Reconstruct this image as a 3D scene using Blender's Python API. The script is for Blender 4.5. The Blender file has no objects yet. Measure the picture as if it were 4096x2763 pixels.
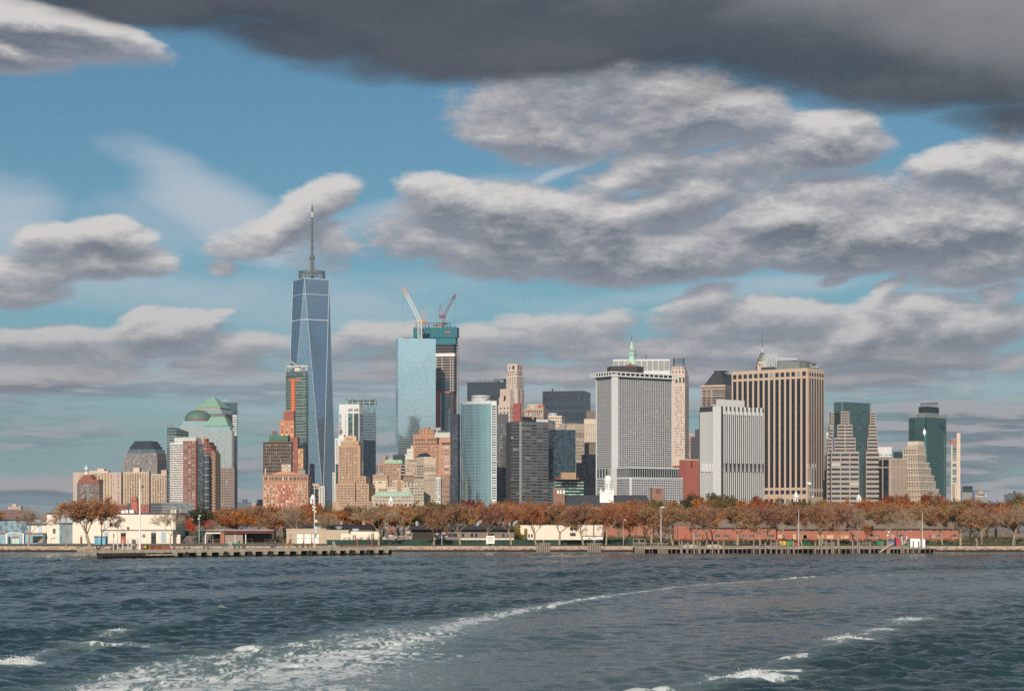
import bpy, math, random
import numpy as np
from mathutils import Vector, Matrix
D = bpy.data
SC = bpy.context.scene
COL = SC.collection
rnd = random.Random(7)
F = 7964.0      # focal length in photo pixels (70 mm on a 36 mm wide frame of 4096 px)
HZ = 2062.0     # horizon row
CAMH = 12.0     # ferry deck height
# ------------------------------------------------------------------ camera
cam_d = D.cameras.new("camera"); cam = D.objects.new("camera", cam_d); COL.objects.link(cam)
cam.location = (0, 0, CAMH); cam.rotation_euler = (math.radians(90), 0, 0)
cam_d.sensor_width = 36.0; cam_d.lens = F / 4096 * 36.0
cam_d.shift_y = (HZ - 1381.5) / 4096.0
cam_d.clip_start = 1.0; cam_d.clip_end = 60000.0
SC.camera = cam
SC.view_settings.view_transform = 'Standard'; SC.view_settings.look = 'None'
SC.view_settings.gamma = 1.0; SC.view_settings.exposure = 0.0
SC.cycles.max_bounces = 5; SC.cycles.diffuse_bounces = 2; SC.cycles.glossy_bounces = 3
SC.cycles.transparent_max_bounces = 6; SC.cycles.volume_bounces = 0
SC.cycles.caustics_reflective = False; SC.cycles.caustics_refractive = False
SC.cycles.sample_clamp_indirect = 4.0
SC.cycles.use_denoising = False
SC.render.use_persistent_data = False
# ------------------------------------------------------------------ sun (behind the camera, low autumn afternoon)
SUN_EL, SUN_AZ = math.radians(24), math.radians(-6)     # azimuth measured from straight behind the camera to the right
to_sun = Vector((math.sin(SUN_AZ) * math.cos(SUN_EL), -math.cos(SUN_AZ) * math.cos(SUN_EL), math.sin(SUN_EL)))
sl = D.lights.new("sun", 'SUN'); sl.energy = 4.7; sl.angle = math.radians(0.55); sl.color = (1.0, 0.87, 0.72)
so = D.objects.new("sun", sl); COL.objects.link(so); so.rotation_euler = to_sun.to_track_quat('Z', 'Y').to_euler()
# ------------------------------------------------------------------ sky: Nishita with procedural cloud layers
W = D.worlds.new("World"); SC.world = W; W.use_nodes = True
wt = W.node_tree; wt.nodes.clear()
def nd(t, kind, ins=None, **kw):
    n = t.nodes.new(kind)
    for k, v in kw.items(): setattr(n, k, v)
    for k, v in (ins or {}).items():
        s = n.inputs[k]
        if isinstance(v, bpy.types.NodeSocket): t.links.new(v, s)
        else: s.default_value = v
    return n
def mth(t, op, *a, clamp=False):
    n = t.nodes.new('ShaderNodeMath'); n.operation = op; n.use_clamp = clamp
    for i, v in enumerate(a):
        if isinstance(v, bpy.types.NodeSocket): t.links.new(v, n.inputs[i])
        else: n.inputs[i].default_value = v
    return n.outputs[0]
def vmt(t, op, *a):
    n = t.nodes.new('ShaderNodeVectorMath'); n.operation = op
    for i, v in enumerate(a):
        if isinstance(v, bpy.types.NodeSocket): t.links.new(v, n.inputs[i])
        elif op == 'SCALE' and i == 1: n.inputs['Scale'].default_value = v
        else: n.inputs[i].default_value = v
    return n.outputs['Value'] if op in ('LENGTH', 'DOT_PRODUCT') else n.outputs[0]
def mixc(t, f, a, b, bt='MIX'):
    n = t.nodes.new('ShaderNodeMix'); n.data_type = 'RGBA'; n.blend_type = bt
    for i, v in ((0, f), (6, a), (7, b)):
        if isinstance(v, bpy.types.NodeSocket): t.links.new(v, n.inputs[i])
        elif i == 0: n.inputs[i].default_value = v
        else: n.inputs[i].default_value = (*v, 1.0)[:4]
    return n.outputs[2]
def smst(t, v, lo, hi):
    n = t.nodes.new('ShaderNodeMapRange'); n.interpolation_type = 'SMOOTHSTEP'
    t.links.new(v, n.inputs[0]); n.inputs[1].default_value = lo; n.inputs[2].default_value = hi
    return n.outputs[0]
# clouds: (centre x, centre y, radius x, radius y, tilt degrees, weight) on the sky as seen over the harbour
CUM = [(120,120,430,75,6,1.1),(430,205,260,80,6,.9),(90,220,260,80,0,.9),(-200,170,300,120,0,1),
 (2250,370,420,150,8,.8),(2700,460,480,140,6,.8),(2150,520,300,120,0,.6),(3050,620,320,110,-14,.8),(3300,560,240,110,-10,.9),
 (2640,660,220,80,-12,.8),(2850,720,330,110,-30,.8),(2700,860,260,120,-35,.8),(2300,500,160,200,0,.3),
 (2080,900,420,160,6,1.0),(1800,800,200,90,20,.9),(2330,960,260,120,4,1.1),(1750,980,330,100,0,.7),(2100,1020,480,100,2,.9),(2700,1000,420,120,0,.9),
 (3300,880,430,160,2,1.1),(3800,900,380,170,6,1.0),(3350,1010,560,70,0,.9),(3950,1010,350,110,0,.9),(2600,1080,420,60,-3,.7),
 (3900,620,210,80,-14,.6),(4090,700,150,260,-60,.7),
 (1180,880,240,70,-30,.8),(1020,955,190,75,-14,.6),(1330,1000,250,80,0,.45),
 (430,960,180,80,0,1.1),(260,1000,190,90,0,.8),(420,1050,240,90,0,.9),(600,1025,90,60,0,.5),(90,1110,240,70,-4,.8),(80,1170,220,60,0,.7),(870,1075,60,40,0,.5),
 (200,1370,260,55,0,.8),(640,1340,220,70,-6,.9),(420,1420,480,60,0,.6),(1200,1380,340,60,0,.8),(1060,1420,260,50,0,.6),(1500,1350,220,60,0,.6),
 (1750,1420,500,60,0,.6),(900,1480,700,50,0,.5),(3100,1500,900,50,0,.6),(150,1500,500,50,0,.6),(2100,1510,600,45,0,.5),(2250,1320,350,80,-5,.8),(2300,1400,600,60,0,.5),(2760,1230,160,70,-25,.8),(3000,1290,380,80,0,.7),(3500,1310,420,90,-8,.8),(3900,1310,330,90,-6,.8),(3300,1400,900,60,0,.7),(3800,1440,500,50,0,.6),
 (3600,1130,90,30,-30,.5),(4040,1160,90,40,-15,.6),(3350,1110,80,20,-20,.4),(520,1280,90,22,-20,.4),(880,1265,50,16,-20,.4)]
DECK = [(1500,20,1500,150,4,1.8),(900,80,550,100,6,1.1),(1300,145,520,95,2,1.2),(2300,230,500,60,2,1.0),(1900,90,1200,190,2,1.4),(2700,130,900,200,4,1.9),(3400,200,800,150,4,1.2),(3900,290,560,110,3,1.2),(3500,60,1300,260,0,1.3),(300,30,500,50,8,.9),(60,-20,420,62,4,1.3),(2900,330,360,80,-4,.7),(4060,430,260,70,0,.9),
        (1500,-280,4000,330,0,2.0)]
WISP = [(800,790,330,90,30,.7),(900,880,330,130,20,1.1),(640,930,330,120,0,.6),(-30,900,240,200,30,.8),(2150,700,260,22,-20,.9),(2350,780,420,45,-16,.6),(1900,760,300,60,-12,.6),(1500,900,300,70,-20,.6),(500,1180,900,70,0,.5),(1200,1200,700,110,0,.5),(3000,1160,900,40,-4,.5),(3850,1150,350,60,-6,.6),(1700,1550,2600,90,0,.5)]
tcw = nd(wt, 'ShaderNodeTexCoord')
sep = nd(wt, 'ShaderNodeSeparateXYZ', {0: tcw.outputs['Generated']})
dx, dy, dz = sep.outputs
rr = mth(wt, 'SQRT', mth(wt, 'ADD', mth(wt, 'MULTIPLY', dx, dx), mth(wt, 'MULTIPLY', dy, dy)))
rr = mth(wt, 'MAXIMUM', rr, 0.02)
az = mth(wt, 'ARCTAN2', dx, dy)
vv = mth(wt, 'DIVIDE', dz, rr)
P0 = nd(wt, 'ShaderNodeCombineXYZ', {0: az, 1: vv}).outputs[0]
Q0 = nd(wt, 'ShaderNodeCombineXYZ', {0: mth(wt, 'DIVIDE', dx, rr), 1: mth(wt, 'DIVIDE', dy, rr), 2: mth(wt, 'MULTIPLY', vv, 2.4)}).outputs[0]
def noise(t, vec, scale, detail=6, rough=.55, dist=0.0, out='Fac', lac=2.0):
    return nd(t, 'ShaderNodeTexNoise', {'Vector': vec, 'Scale': scale, 'Detail': detail, 'Roughness': rough, 'Distortion': dist, 'Lacunarity': lac}).outputs[out]
wn = noise(wt, Q0, 9.0, 2, .5, out='Color')
wsub = vmt(wt, 'SUBTRACT', wn, (.5, .5, .5))
def bc3(sock):
    return nd(wt, 'ShaderNodeCombineXYZ', {0: sock, 1: sock, 2: sock}).outputs[0]
def field(P, Q, ells, warp, amp, scale, detail, rough, dist=0.0):
    """three clouds per step, one in each vector component; max of elliptical bumps, roughened by noise"""
    Pw = vmt(wt, 'ADD', P, vmt(wt, 'MULTIPLY', wsub, (warp, warp * .6, 0)))
    sp = nd(wt, 'ShaderNodeSeparateXYZ', {0: Pw}).outputs
    PX, PY = bc3(sp[0]), bc3(sp[1])
    cur = None
    L = list(ells)
    while len(L) % 3: L.append(L[-1])
    for i in range(0, len(L), 3):
        A, B_, C_, A2, B2, C2, Wt = [], [], [], [], [], [], []
        for (cx, cy, rx, ry, tilt, w) in L[i:i + 3]:
            a = math.atan((cx - 2048) / F); v = (HZ - cy) / F * math.cos(a)
            t = -math.radians(tilt); c, s_ = math.cos(t), math.sin(t); rx = rx / F * 1.3; ry = ry / F * 1.3
            A.append(c / rx); B_.append(s_ / rx); C_.append(-(a * c + v * s_) / rx)
            A2.append(-s_ / ry); B2.append(c / ry); C2.append((a * s_ - v * c) / ry); Wt.append(w)
        py = PY if cur is None else vmt(wt, 'MULTIPLY_ADD', cur, (1e-9,) * 3, PY)   # evaluates the list in order
        px = PX if cur is None else vmt(wt, 'MULTIPLY_ADD', cur, (1e-9,) * 3, PX)
        U = vmt(wt, 'MULTIPLY_ADD', px, A, vmt(wt, 'MULTIPLY_ADD', py, B_, C_))
        V = vmt(wt, 'MULTIPLY_ADD', px, A2, vmt(wt, 'MULTIPLY_ADD', py, B2, C2))
        d2 = vmt(wt, 'MULTIPLY_ADD', U, U, vmt(wt, 'MULTIPLY', V, V))
        f = vmt(wt, 'MULTIPLY_ADD', d2, [-w for w in Wt], Wt)
        cur = f if cur is None else vmt(wt, 'MAXIMUM', cur, f)
    s3 = nd(wt, 'ShaderNodeSeparateXYZ', {0: cur}).outputs
    m = mth(wt, 'SMOOTH_MAX', mth(wt, 'SMOOTH_MAX', s3[0], s3[1], .25), s3[2], .25)
    m = mth(wt, 'MAXIMUM', m, -2.0)
    n = noise(wt, Q, scale, detail, rough, dist)
    return mth(wt, 'ADD', m, mth(wt, 'MULTIPLY_ADD', n, amp, -amp * .5)), n
off = (-0.0016, 0.0078, 0)
P1 = vmt(wt, 'ADD', P0, off)
Q1 = vmt(wt, 'ADD', Q0, (off[0], 0, off[1] * 2.4))
c0, n0 = field(P0, Q0, CUM, .026, 2.5, 14, 8, .64)
c1, n1 = field(P1, Q1, CUM, .026, 2.5, 14, 8, .64)
k0, kn = field(P0, Q0, DECK, .045, 3.6, 8, 6, .55)
w0, wnn = field(P0, vmt(wt, 'MULTIPLY', Q0, (1, 1, 1.2)), WISP, .04, 1.6, 10, 5, .6)
# thin bands towards the horizon and scattered cloud over the rest of the sky
band = noise(wt, vmt(wt, 'MULTIPLY', Q0, (1, 1, 4.0)), 7.0, 5, .6)
lowm = mth(wt, 'SUBTRACT', 1.0, smst(wt, vv, .045, .10))
band_a = mth(wt, 'MULTIPLY', smst(wt, band, .36, .60), lowm)
outside = smst(wt, mth(wt, 'MAXIMUM', mth(wt, 'MULTIPLY', mth(wt, 'ABSOLUTE', az), .8), vv), .27, .36)
gen = noise(wt, Q0, 2.2, 5, .6)
gen_a = mth(wt, 'MULTIPLY', smst(wt, gen, .50, .66), outside)
# base sky
sky = nd(wt, 'ShaderNodeTexSky', sky_type='NISHITA', sun_disc=False, sun_elevation=SUN_EL, sun_rotation=math.pi - SUN_AZ, altitude=10, air_density=1.0, dust_density=.6, ozone_density=2.4).outputs[0]
STR = .10
def rgb(r, g, b):   # display 0-255 -> scene linear at world strength
    f = lambda c: (((c / 255 + .055) / 1.055) ** 2.4) / STR
    return (f(r), f(g), f(b))
skyc = mixc(wt, 1.0, sky, (.37, .59, .63), 'MULTIPLY')
hz = rgb(132, 156, 168)    # pale haze near the horizon (divided by strength below)
hf = mth(wt, 'MULTIPLY', mth(wt, 'SUBTRACT', 1.0, smst(wt, vv, 0.0, .13)), .75)
skyc = mixc(wt, hf, skyc, hz)
wa = mth(wt, 'MULTIPLY', smst(wt, w0, -.15, 1.1), .85)
skyc = mixc(wt, wa, skyc, rgb(186, 196, 206))
# cumulus shading from the relief of the density field
rel = mth(wt, 'SUBTRACT', c0, c1)
lit = smst(wt, mth(wt, 'ADD', rel, mth(wt, 'MULTIPLY', mth(wt, 'SUBTRACT', n0, .5), .35)), -.34, .46)
thick = smst(wt, c0, .2, 1.3)
ca = smst(wt, c0, .0, .45)
dark = mixc(wt, thick, rgb(138, 143, 155), rgb(76, 86, 101))
cc = mixc(wt, mth(wt, 'MULTIPLY', lit, .95), dark, rgb(190, 187, 188))
cc = mixc(wt, mth(wt, 'MULTIPLY', smst(wt, mth(wt, 'ADD', rel, mth(wt, 'MULTIPLY', mth(wt, 'SUBTRACT', n0, .5), .5)), .22, .70), .70), cc, rgb(228, 223, 218))
farf = mth(wt, 'MULTIPLY', mth(wt, 'SUBTRACT', 1.0, smst(wt, vv, .05, .16)), .35)
cc = mixc(wt, farf, cc, rgb(142, 146, 156))
skyc = mixc(wt, mth(wt, 'MULTIPLY', ca, .95), skyc, cc)
band1 = noise(wt, vmt(wt, 'MULTIPLY', vmt(wt, 'ADD', Q0, (0, 0, .010)), (1, 1, 4.0)), 7.0, 5, .6)
bc = mixc(wt, smst(wt, mth(wt, 'SUBTRACT', band, band1), -.05, .06), rgb(106, 115, 130), rgb(166, 162, 166))
skyc = mixc(wt, mth(wt, 'MULTIPLY', band_a, .85), skyc, bc)
gc = mixc(wt, smst(wt, gen, .55, .75), rgb(200, 200, 205), rgb(120, 126, 138))
skyc = mixc(wt, gen_a, skyc, gc)
# dark stratus deck overhead
ka = smst(wt, k0, -.2, 1.0)
kdark = smst(wt, k0, .5, 1.6)
kc = mixc(wt, kdark, rgb(54, 65, 78), rgb(72, 77, 87))
kc = mixc(wt, mth(wt, 'MULTIPLY', smst(wt, kn, .42, .62), .35), kc, rgb(90, 93, 101))
tr = mth(wt, 'MULTIPLY', smst(wt, mth(wt, 'MULTIPLY_ADD', kn, .10, mth(wt, 'MULTIPLY_ADD', az, .22, vv)), .30, .37), .85)
kc = mixc(wt, tr, kc, rgb(146, 146, 147))
skyc = mixc(wt, mth(wt, 'MULTIPLY', ka, mth(wt, 'SUBTRACT', .97, mth(wt, 'MULTIPLY', outside, .55))), skyc, kc)
# the side of the sky round the sun is brighter
back = mth(wt, 'MULTIPLY_ADD', smst(wt, mth(wt, 'MULTIPLY', dy, -1.0), .2, 1.0), .55, 1.0)
skyc = vmt(wt, 'MULTIPLY', skyc, nd(wt, 'ShaderNodeCombineXYZ', {0: back, 1: back, 2: back}).outputs[0])
bg = nd(wt, 'ShaderNodeBackground', {'Color': skyc, 'Strength': STR})
wo = nd(wt, 'ShaderNodeOutputWorld'); wt.links.new(bg.outputs[0], wo.inputs[0])
W.cycles.sampling_method = 'MANUAL'; W.cycles.sample_map_resolution = 512
# ------------------------------------------------------------------ materials
def new_mat(name):
    m = D.materials.new(name); m.use_nodes = True
    t = m.node_tree; t.nodes.clear()
    out = nd(t, 'ShaderNodeOutputMaterial'); b = nd(t, 'ShaderNodeBsdfPrincipled')
    t.links.new(b.outputs[0], out.inputs[0])
    return m, t, b
_mc = {}
def M(name, col, rough=.8, metal=0.0, var=.12, scale=.15, spec=.4, bump=0.0, bscale=3.0, island=0.0):
    if name in _mc: return _mc[name]
    m, t, b = new_mat(name)
    tc = nd(t, 'ShaderNodeTexCoord').outputs['Object']
    n = noise(t, tc, scale, 5, .6)
    lo = tuple(c * (1 - var) for c in col); hi = tuple(min(1, c * (1 + var)) for c in col)
    c = mixc(t, n, tuple(c * (1 - 2 * var) for c in col), tuple(min(1, c * (1 + 2 * var)) for c in col))
    if island:
        g = nd(t, 'ShaderNodeNewGeometry').outputs['Random Per Island']
        h = nd(t, 'ShaderNodeHueSaturation', {'Color': c, 'Value': mth(t, 'MULTIPLY_ADD', g, 2 * island, 1 - island), 'Hue': mth(t, 'MULTIPLY_ADD', g, .05, .475)})
        c = h.outputs[0]
    t.links.new(c, b.inputs['Base Color'])
    b.inputs['Roughness'].default_value = rough; b.inputs['Metallic'].default_value = metal
    b.inputs['Specular IOR Level'].default_value = spec
    if bump:
        bn = nd(t, 'ShaderNodeBump', {'Height': noise(t, tc, bscale, 4, .6), 'Strength': bump, 'Distance': .1})
        t.links.new(bn.outputs[0], b.inputs['Normal'])
    _mc[name] = m
    return m
def WIN(name, col=(.035, .045, .055), bright=.12, bcol=(.5, .5, .44), rough=.12, var=.5):
    """window pane: glassy, each one with its own darkness, a few with pale blinds"""
    if name in _mc: return _mc[name]
    m, t, b = new_mat(name)
    isl = nd(t, 'ShaderNodeNewGeometry').outputs['Random Per Island']
    obr = nd(t, 'ShaderNodeObjectInfo').outputs['Random']
    r = mth(t, 'FRACT', mth(t, 'ADD', mth(t, 'MULTIPLY', isl, 7.31), mth(t, 'MULTIPLY', obr, 5.17)))
    r2 = mth(t, 'FRACT', mth(t, 'MULTIPLY', r, 17.7))
    c = mixc(t, r, tuple(x * (1 - var) for x in col), tuple(x * (1 + 2 * var) for x in col))
    c = mixc(t, mth(t, 'MULTIPLY', mth(t, 'GREATER_THAN', r2, 1 - bright), mth(t, 'MULTIPLY_ADD', r, .7, .3)), c, bcol)
    t.links.new(c, b.inputs['Base Color'])
    b.inputs['Roughness'].default_value = rough; b.inputs['Specular IOR Level'].default_value = .6
    _mc[name] = m
    return m
def GLASS(name, col, fl=3.9, bay=1.6, line=(.1, .12, .13), lw=.14, lh=.10, metal=.85, rough=.12, var=.25, wav=.03, spandrel=0.0, scol=(.1, .12, .12)):
    """curtain wall: reflective panes with mullions, floor lines and slightly uneven glass"""
    if name in _mc: return _mc[name]
    m, t, b = new_mat(name)
    tc = nd(t, 'ShaderNodeTexCoord').outputs['Object']
    s = nd(t, 'ShaderNodeSeparateXYZ', {0: tc}).outputs
    h = mth(t, 'ADD', s[0], s[1])
    u = mth(t, 'DIVIDE', h, bay); v = mth(t, 'DIVIDE', s[2], fl)
    fu = mth(t, 'FRACT', u); fv = mth(t, 'FRACT', v)
    lm = mth(t, 'MAXIMUM', mth(t, 'LESS_THAN', fu, lw), mth(t, 'LESS_THAN', fv, lh))
    cell = nd(t, 'ShaderNodeCombineXYZ', {0: mth(t, 'FLOOR', u), 1: mth(t, 'FLOOR', v)}).outputs[0]
    wn_ = nd(t, 'ShaderNodeTexWhiteNoise', {'Vector': cell}, noise_dimensions='2D').outputs
    c = mixc(t, wn_[0], tuple(x * (1 - var) for x in col), tuple(min(1, x * (1 + var)) for x in col))
    big = noise(t, tc, .03, 3, .5)
    c = mixc(t, mth(t, 'MULTIPLY', big, .5), c, tuple(x * .55 for x in col))
    if spandrel:
        c = mixc(t, mth(t, 'LESS_THAN', fv, spandrel), c, scol)
    c = mixc(t, lm, c, line)
    t.links.new(c, b.inputs['Base Color'])
    b.inputs['Roughness'].default_value = rough
    mt = mth(t, 'MULTIPLY', mth(t, 'SUBTRACT', 1.0, lm), metal)
    if spandrel: mt = mth(t, 'MULTIPLY', mt, mth(t, 'MULTIPLY_ADD', mth(t, 'LESS_THAN', fv, spandrel), -.6, 1.0))
    t.links.new(mt, b.inputs['Metallic'])
    if wav:
        g = nd(t, 'ShaderNodeNewGeometry').outputs['Normal']
        wv = vmt(t, 'SUBTRACT', wn_[1], (.5, .5, .5))
        wv = vmt(t, 'ADD', vmt(t, 'SCALE', wv, 1.0) if False else wv, vmt(t, 'SUBTRACT', noise(t, tc, .12, 2, .5, out='Color'), (.5, .5, .5)))
        nn = vmt(t, 'NORMALIZE', vmt(t, 'ADD', g, vmt(t, 'MULTIPLY', wv, (wav, wav, wav))))
        t.links.new(nn, b.inputs['Normal'])
    _mc[name] = m
    return m
# ------------------------------------------------------------------ mesh building
class MB:
    def __init__(s): s.v = []; s.f = []; s.mi = []; s.cm = 0
    def quad(s, *p):
        n = len(s.v); s.v += [tuple(q) for q in p]; s.f.append(tuple(range(n, n + len(p)))); s.mi.append(s.cm); return s
    def prism(s, poly, z0, z1, top=None):
        """poly: ccw list of (x, y); top: optional other polygon at z1; z1 may be a list"""
        n = len(s.v); k = len(poly); top = top or poly
        zt = z1 if isinstance(z1, (list, tuple)) else [z1] * k
        s.v += [(x, y, z0) for x, y in poly] + [(x, y, z) for (x, y), z in zip(top, zt)]
        for i in range(k):
            j = (i + 1) % k; s.f.append((n + i, n + j, n + k + j, n + k + i)); s.mi.append(s.cm)
        s.f.append(tuple(n + k + i for i in range(k))); s.f.append(tuple(n + k - 1 - i for i in range(k))); s.mi += [s.cm] * 2
        return s
    def box(s, x0, x1, y0, y1, z0, z1):
        return s.prism([(x0, y0), (x1, y0), (x1, y1), (x0, y1)], z0, z1)
    def tube(s, a, b, r0, r1=None, n=6, cap=True):
        r1 = r0 if r1 is None else r1
        a = Vector(a); b = Vector(b); d = (b - a)
        if d.length < 1e-6: return s
        d.normalize(); u = d.orthogonal().normalized(); w = d.cross(u)
        k = len(s.v)
        for p, r in ((a, r0), (b, r1)):
            for i in range(n):
                t = 2 * math.pi * i / n; s.v.append(tuple(p + u * (r * math.cos(t)) + w * (r * math.sin(t))))
        for i in range(n):
            j = (i + 1) % n; s.f.append((k + i, k + j, k + n + j, k + n + i)); s.mi.append(s.cm)
        if cap:
            s.f.append(tuple(k + n + i for i in range(n))); s.f.append(tuple(k + n - 1 - i for i in range(n))); s.mi += [s.cm] * 2
        return s
    def lathe(s, prof, c=(0, 0), n=16):
        k = len(s.v)
        for r, z in prof:
            for i in range(n):
                t = 2 * math.pi * i / n; s.v.append((c[0] + r * math.cos(t), c[1] + r * math.sin(t), z))
        for q in range(len(prof) - 1):
            for i in range(n):
                j = (i + 1) % n; s.f.append((k + q * n + i, k + q * n + j, k + (q + 1) * n + j, k + (q + 1) * n + i)); s.mi.append(s.cm)
        return s
    def mesh(s, name, mats):
        me = D.meshes.new(name); me.from_pydata(s.v, [], s.f)
        for m in (mats if isinstance(mats, (list, tuple)) else [mats]): me.materials.append(m)
        if any(s.mi): me.polygons.foreach_set('material_index', s.mi)
        me.update(); return me
    def build(s, name, mats, parent=None, loc=(0, 0, 0), rz=0.0):
        o = D.objects.new(name, s.mesh(name, mats)); COL.objects.link(o)
        o.location = loc; o.rotation_euler = (0, 0, rz)
        if parent: o.parent = parent
        return o
def tag(o, label=None, cat=None, group=None, kind=None):
    if label: o['label'] = label
    if cat: o['category'] = cat
    if group: o['group'] = group
    if kind: o['kind'] = kind
    return o
def empty(name, loc, rz=0.0, label=None, cat=None, group=None):
    o = D.objects.new(name, None); COL.objects.link(o); o.location = loc; o.rotation_euler = (0, 0, rz)
    o.empty_display_size = .1
    return tag(o, label, cat, group)
def wx(px, Y): return (px - 2048) / F * Y
def wz(py, Y): return CAMH + (HZ - py) / F * Y
# photo crops used to read positions: origin and enlargement
VW = {0: (0, 0, 1.0), 1: (250, 1550, 3.075), 2: (1000, 1400, 2.4125), 3: (1100, 780, 2.24), 4: (1480, 1110, 2.412), 5: (1300, 1550, 3.1357),
      6: (1780, 1420, 2.571), 7: (2300, 1330, 2.24), 8: (2750, 1300, 2.178), 9: (3250, 1550, 2.748), 10: (0, 1900, 2.906),
      11: (750, 1950, 2.583), 12: (1600, 1950, 2.583), 13: (2400, 1920, 2.735), 14: (3200, 1950, 2.595)}
SPAN = {}
class B:
    """a building: measured left edge, near corner and right edge (crop v), distance Y and turn th of its left face"""
    def __init__(s, v, L, C, R, top, Y, th, label, name='office_tower', cat='skyscraper', base=2.0, d=30.0, group=None):
        s.ox, s.oy, s.k = VW[v]; s.Y = Y; s.th = math.radians(th); s.base = base
        uL, uC, uR = [(s.sx(p) - 2048) / F for p in (L, C, R)]
        c, n = math.cos(s.th), math.sin(s.th)
        s.Cx = uC * Y
        s.w = (s.Cx - uL * Y) / (c + uL * n)           # left face length
        s.d = d if R <= C else (uR * Y - s.Cx) / (n - uR * c)
        s.d = min(max(s.d, 6), 400)
        s.o = (s.Cx - s.w * c, Y + s.w * n)             # far left end of the left face
        s.root = empty(name, (s.o[0], s.o[1], base), -s.th, label, cat, group)
        s.cam = s.loc(0, 0); s.wins = []; s.top = s.Z(top)
    def sx(s, p): return s.ox + p / s.k
    def sy(s, p): return s.oy + p / s.k
    def loc(s, X, Y):
        dx, dy = X - s.o[0], Y - s.o[1]; c, n = math.cos(s.th), math.sin(s.th)
        return (dx * c - dy * n, dx * n + dy * c)
    def ray(s, p):
        u = (s.sx(p) - 2048) / F; c, n = math.cos(s.th), math.sin(s.th)
        return (u * c - n, u * n + c)
    def X(s, p, y=0.0):
        r = s.ray(p); t = (y - s.cam[1]) / r[1]; return s.cam[0] + r[0] * t
    def Yl(s, p, x):
        r = s.ray(p); t = (x - s.cam[0]) / r[0]; return s.cam[1] + r[1] * t
    def depth(s, x, y): return s.o[1] - x * math.sin(s.th) + y * math.cos(s.th)
    def Z(s, py, x=None, y=0.0):
        x = s.w if x is None else x
        return CAMH + (HZ - s.sy(py)) / F * s.depth(x, y) - s.base
    def vol(s, name, mat, L=None, C=None, R=None, top=None, bot=None, dy=0.0, dep=None, z0=None, z1=None, parent=None):
        """a box parallel to the building; returns (x0, x1, y0, y1, z0, z1)"""
        x0 = 0.0 if L is None else s.X(L, dy)
        x1 = s.w if C is None else s.X(C, dy)
        if R is not None: y1 = s.Yl(R, x1)
        elif dep is not None: y1 = dy + dep
        else: y1 = s.d
        z1 = s.top if (top is None and z1 is None) else (s.Z(top, x1, dy) if z1 is None else z1)
        z0 = (0.0 if z0 is None else z0) if bot is None else s.Z(bot, x1, dy)
        if y1 < dy + 3: y1 = dy + 3
        b = (x0, x1, dy, y1, z0, z1)
        o = MB().box(*b).build(name, mat, parent or s.root)
        s.last = o
        return b
    def add(s, name, mb, mat, parent=None): return mb.build(name, mat, parent or s.root)
    def grid(s, b, face, nx, nz, fw=.5, fh=.5, mat=None, p0=None, p1=None, q0=None, q1=None, mx=0.0, mz=0.0, pair=0.0, pr=.18, skip=None):
        """windows on face A (left/front, local y = b[2]) or B (right, local x = b[1]); p = columns' pixel limits, q = rows' pixel limits"""
        if face == 'A':
            u0, u1 = (b[0], b[1]) if p0 is None else (s.X(p0, b[2]), s.X(p1, b[2]))
            xr, yr = b[1], b[2]
        else:
            u0, u1 = (b[2], b[3]) if p0 is None else (s.Yl(p0, b[1]), s.Yl(p1, b[1]))
            xr, yr = b[1], b[2]
        z1 = b[5] if q0 is None else s.Z(q0, xr, yr)
        z0 = max(b[4], 0) if q1 is None else s.Z(q1, xr, yr)
        u0 += mx; u1 -= mx; z0 += mz; z1 -= mz
        pu = (u1 - u0) / nx; pz = (z1 - z0) / nz
        w, h = pu * fw, pz * fh
        for j in range(nz):
            for i in range(nx):
                if skip and skip(i, nz - 1 - j): continue
                cu = u0 + (i + .5) * pu; cz = z0 + (j + .5) * pz
                for k in ((0,) if not pair else (-1, 1)):
                    cc = cu + k * pair * pu; ww = w if not pair else w * .45
                    p = (cc, b[2] - pr / 2, cz) if face == 'A' else (b[1] + pr / 2, cc, cz)
                    s.wins.append((p, face, ww, h, mat, pr))
    def finish(s, cap=100, name='window', big=0.0):
        """the windows that show largest become parts of their own, the rest one part"""
        W_ = s.wins
        if not W_: return
        W_.sort(key=lambda q: (-round(q[2] * q[3], 1), -q[0][2]))
        ind, rest = (W_, []) if len(W_) <= cap else (W_[:cap], W_[cap:])
        meshes = {}
        for (p, f, w, h, m, pr) in ind:
            key = (f, round(w, 2), round(h, 2), m.name)
            if key not in meshes:
                if f == 'A': mb = MB().box(-w / 2, w / 2, -pr / 2, pr / 2, -h / 2, h / 2)
                else: mb = MB().box(-pr / 2, pr / 2, -w / 2, w / 2, -h / 2, h / 2)
                meshes[key] = mb.mesh(name, m)
            o = D.objects.new(name, meshes[key]); COL.objects.link(o); o.parent = s.root; o.location = p
        if rest:
            mb = MB(); mats = []
            for (p, f, w, h, m, pr) in rest:
                if m not in mats: mats.append(m)
                mb.cm = mats.index(m)
                if f == 'A': mb.box(p[0] - w / 2, p[0] + w / 2, p[1] - pr / 2, p[1] + pr / 2, p[2] - h / 2, p[2] + h / 2)
                else: mb.box(p[0] - pr / 2, p[0] + pr / 2, p[1] - w / 2, p[1] + w / 2, p[2] - h / 2, p[2] + h / 2)
            tag(mb.build(name, mats, s.root), kind='stuff')
def copy_tree(o, parent=None):
    c = o.copy(); COL.objects.link(c); c.parent = parent
    for ch in list(o.children): copy_tree(ch, c)
    return c
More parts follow.
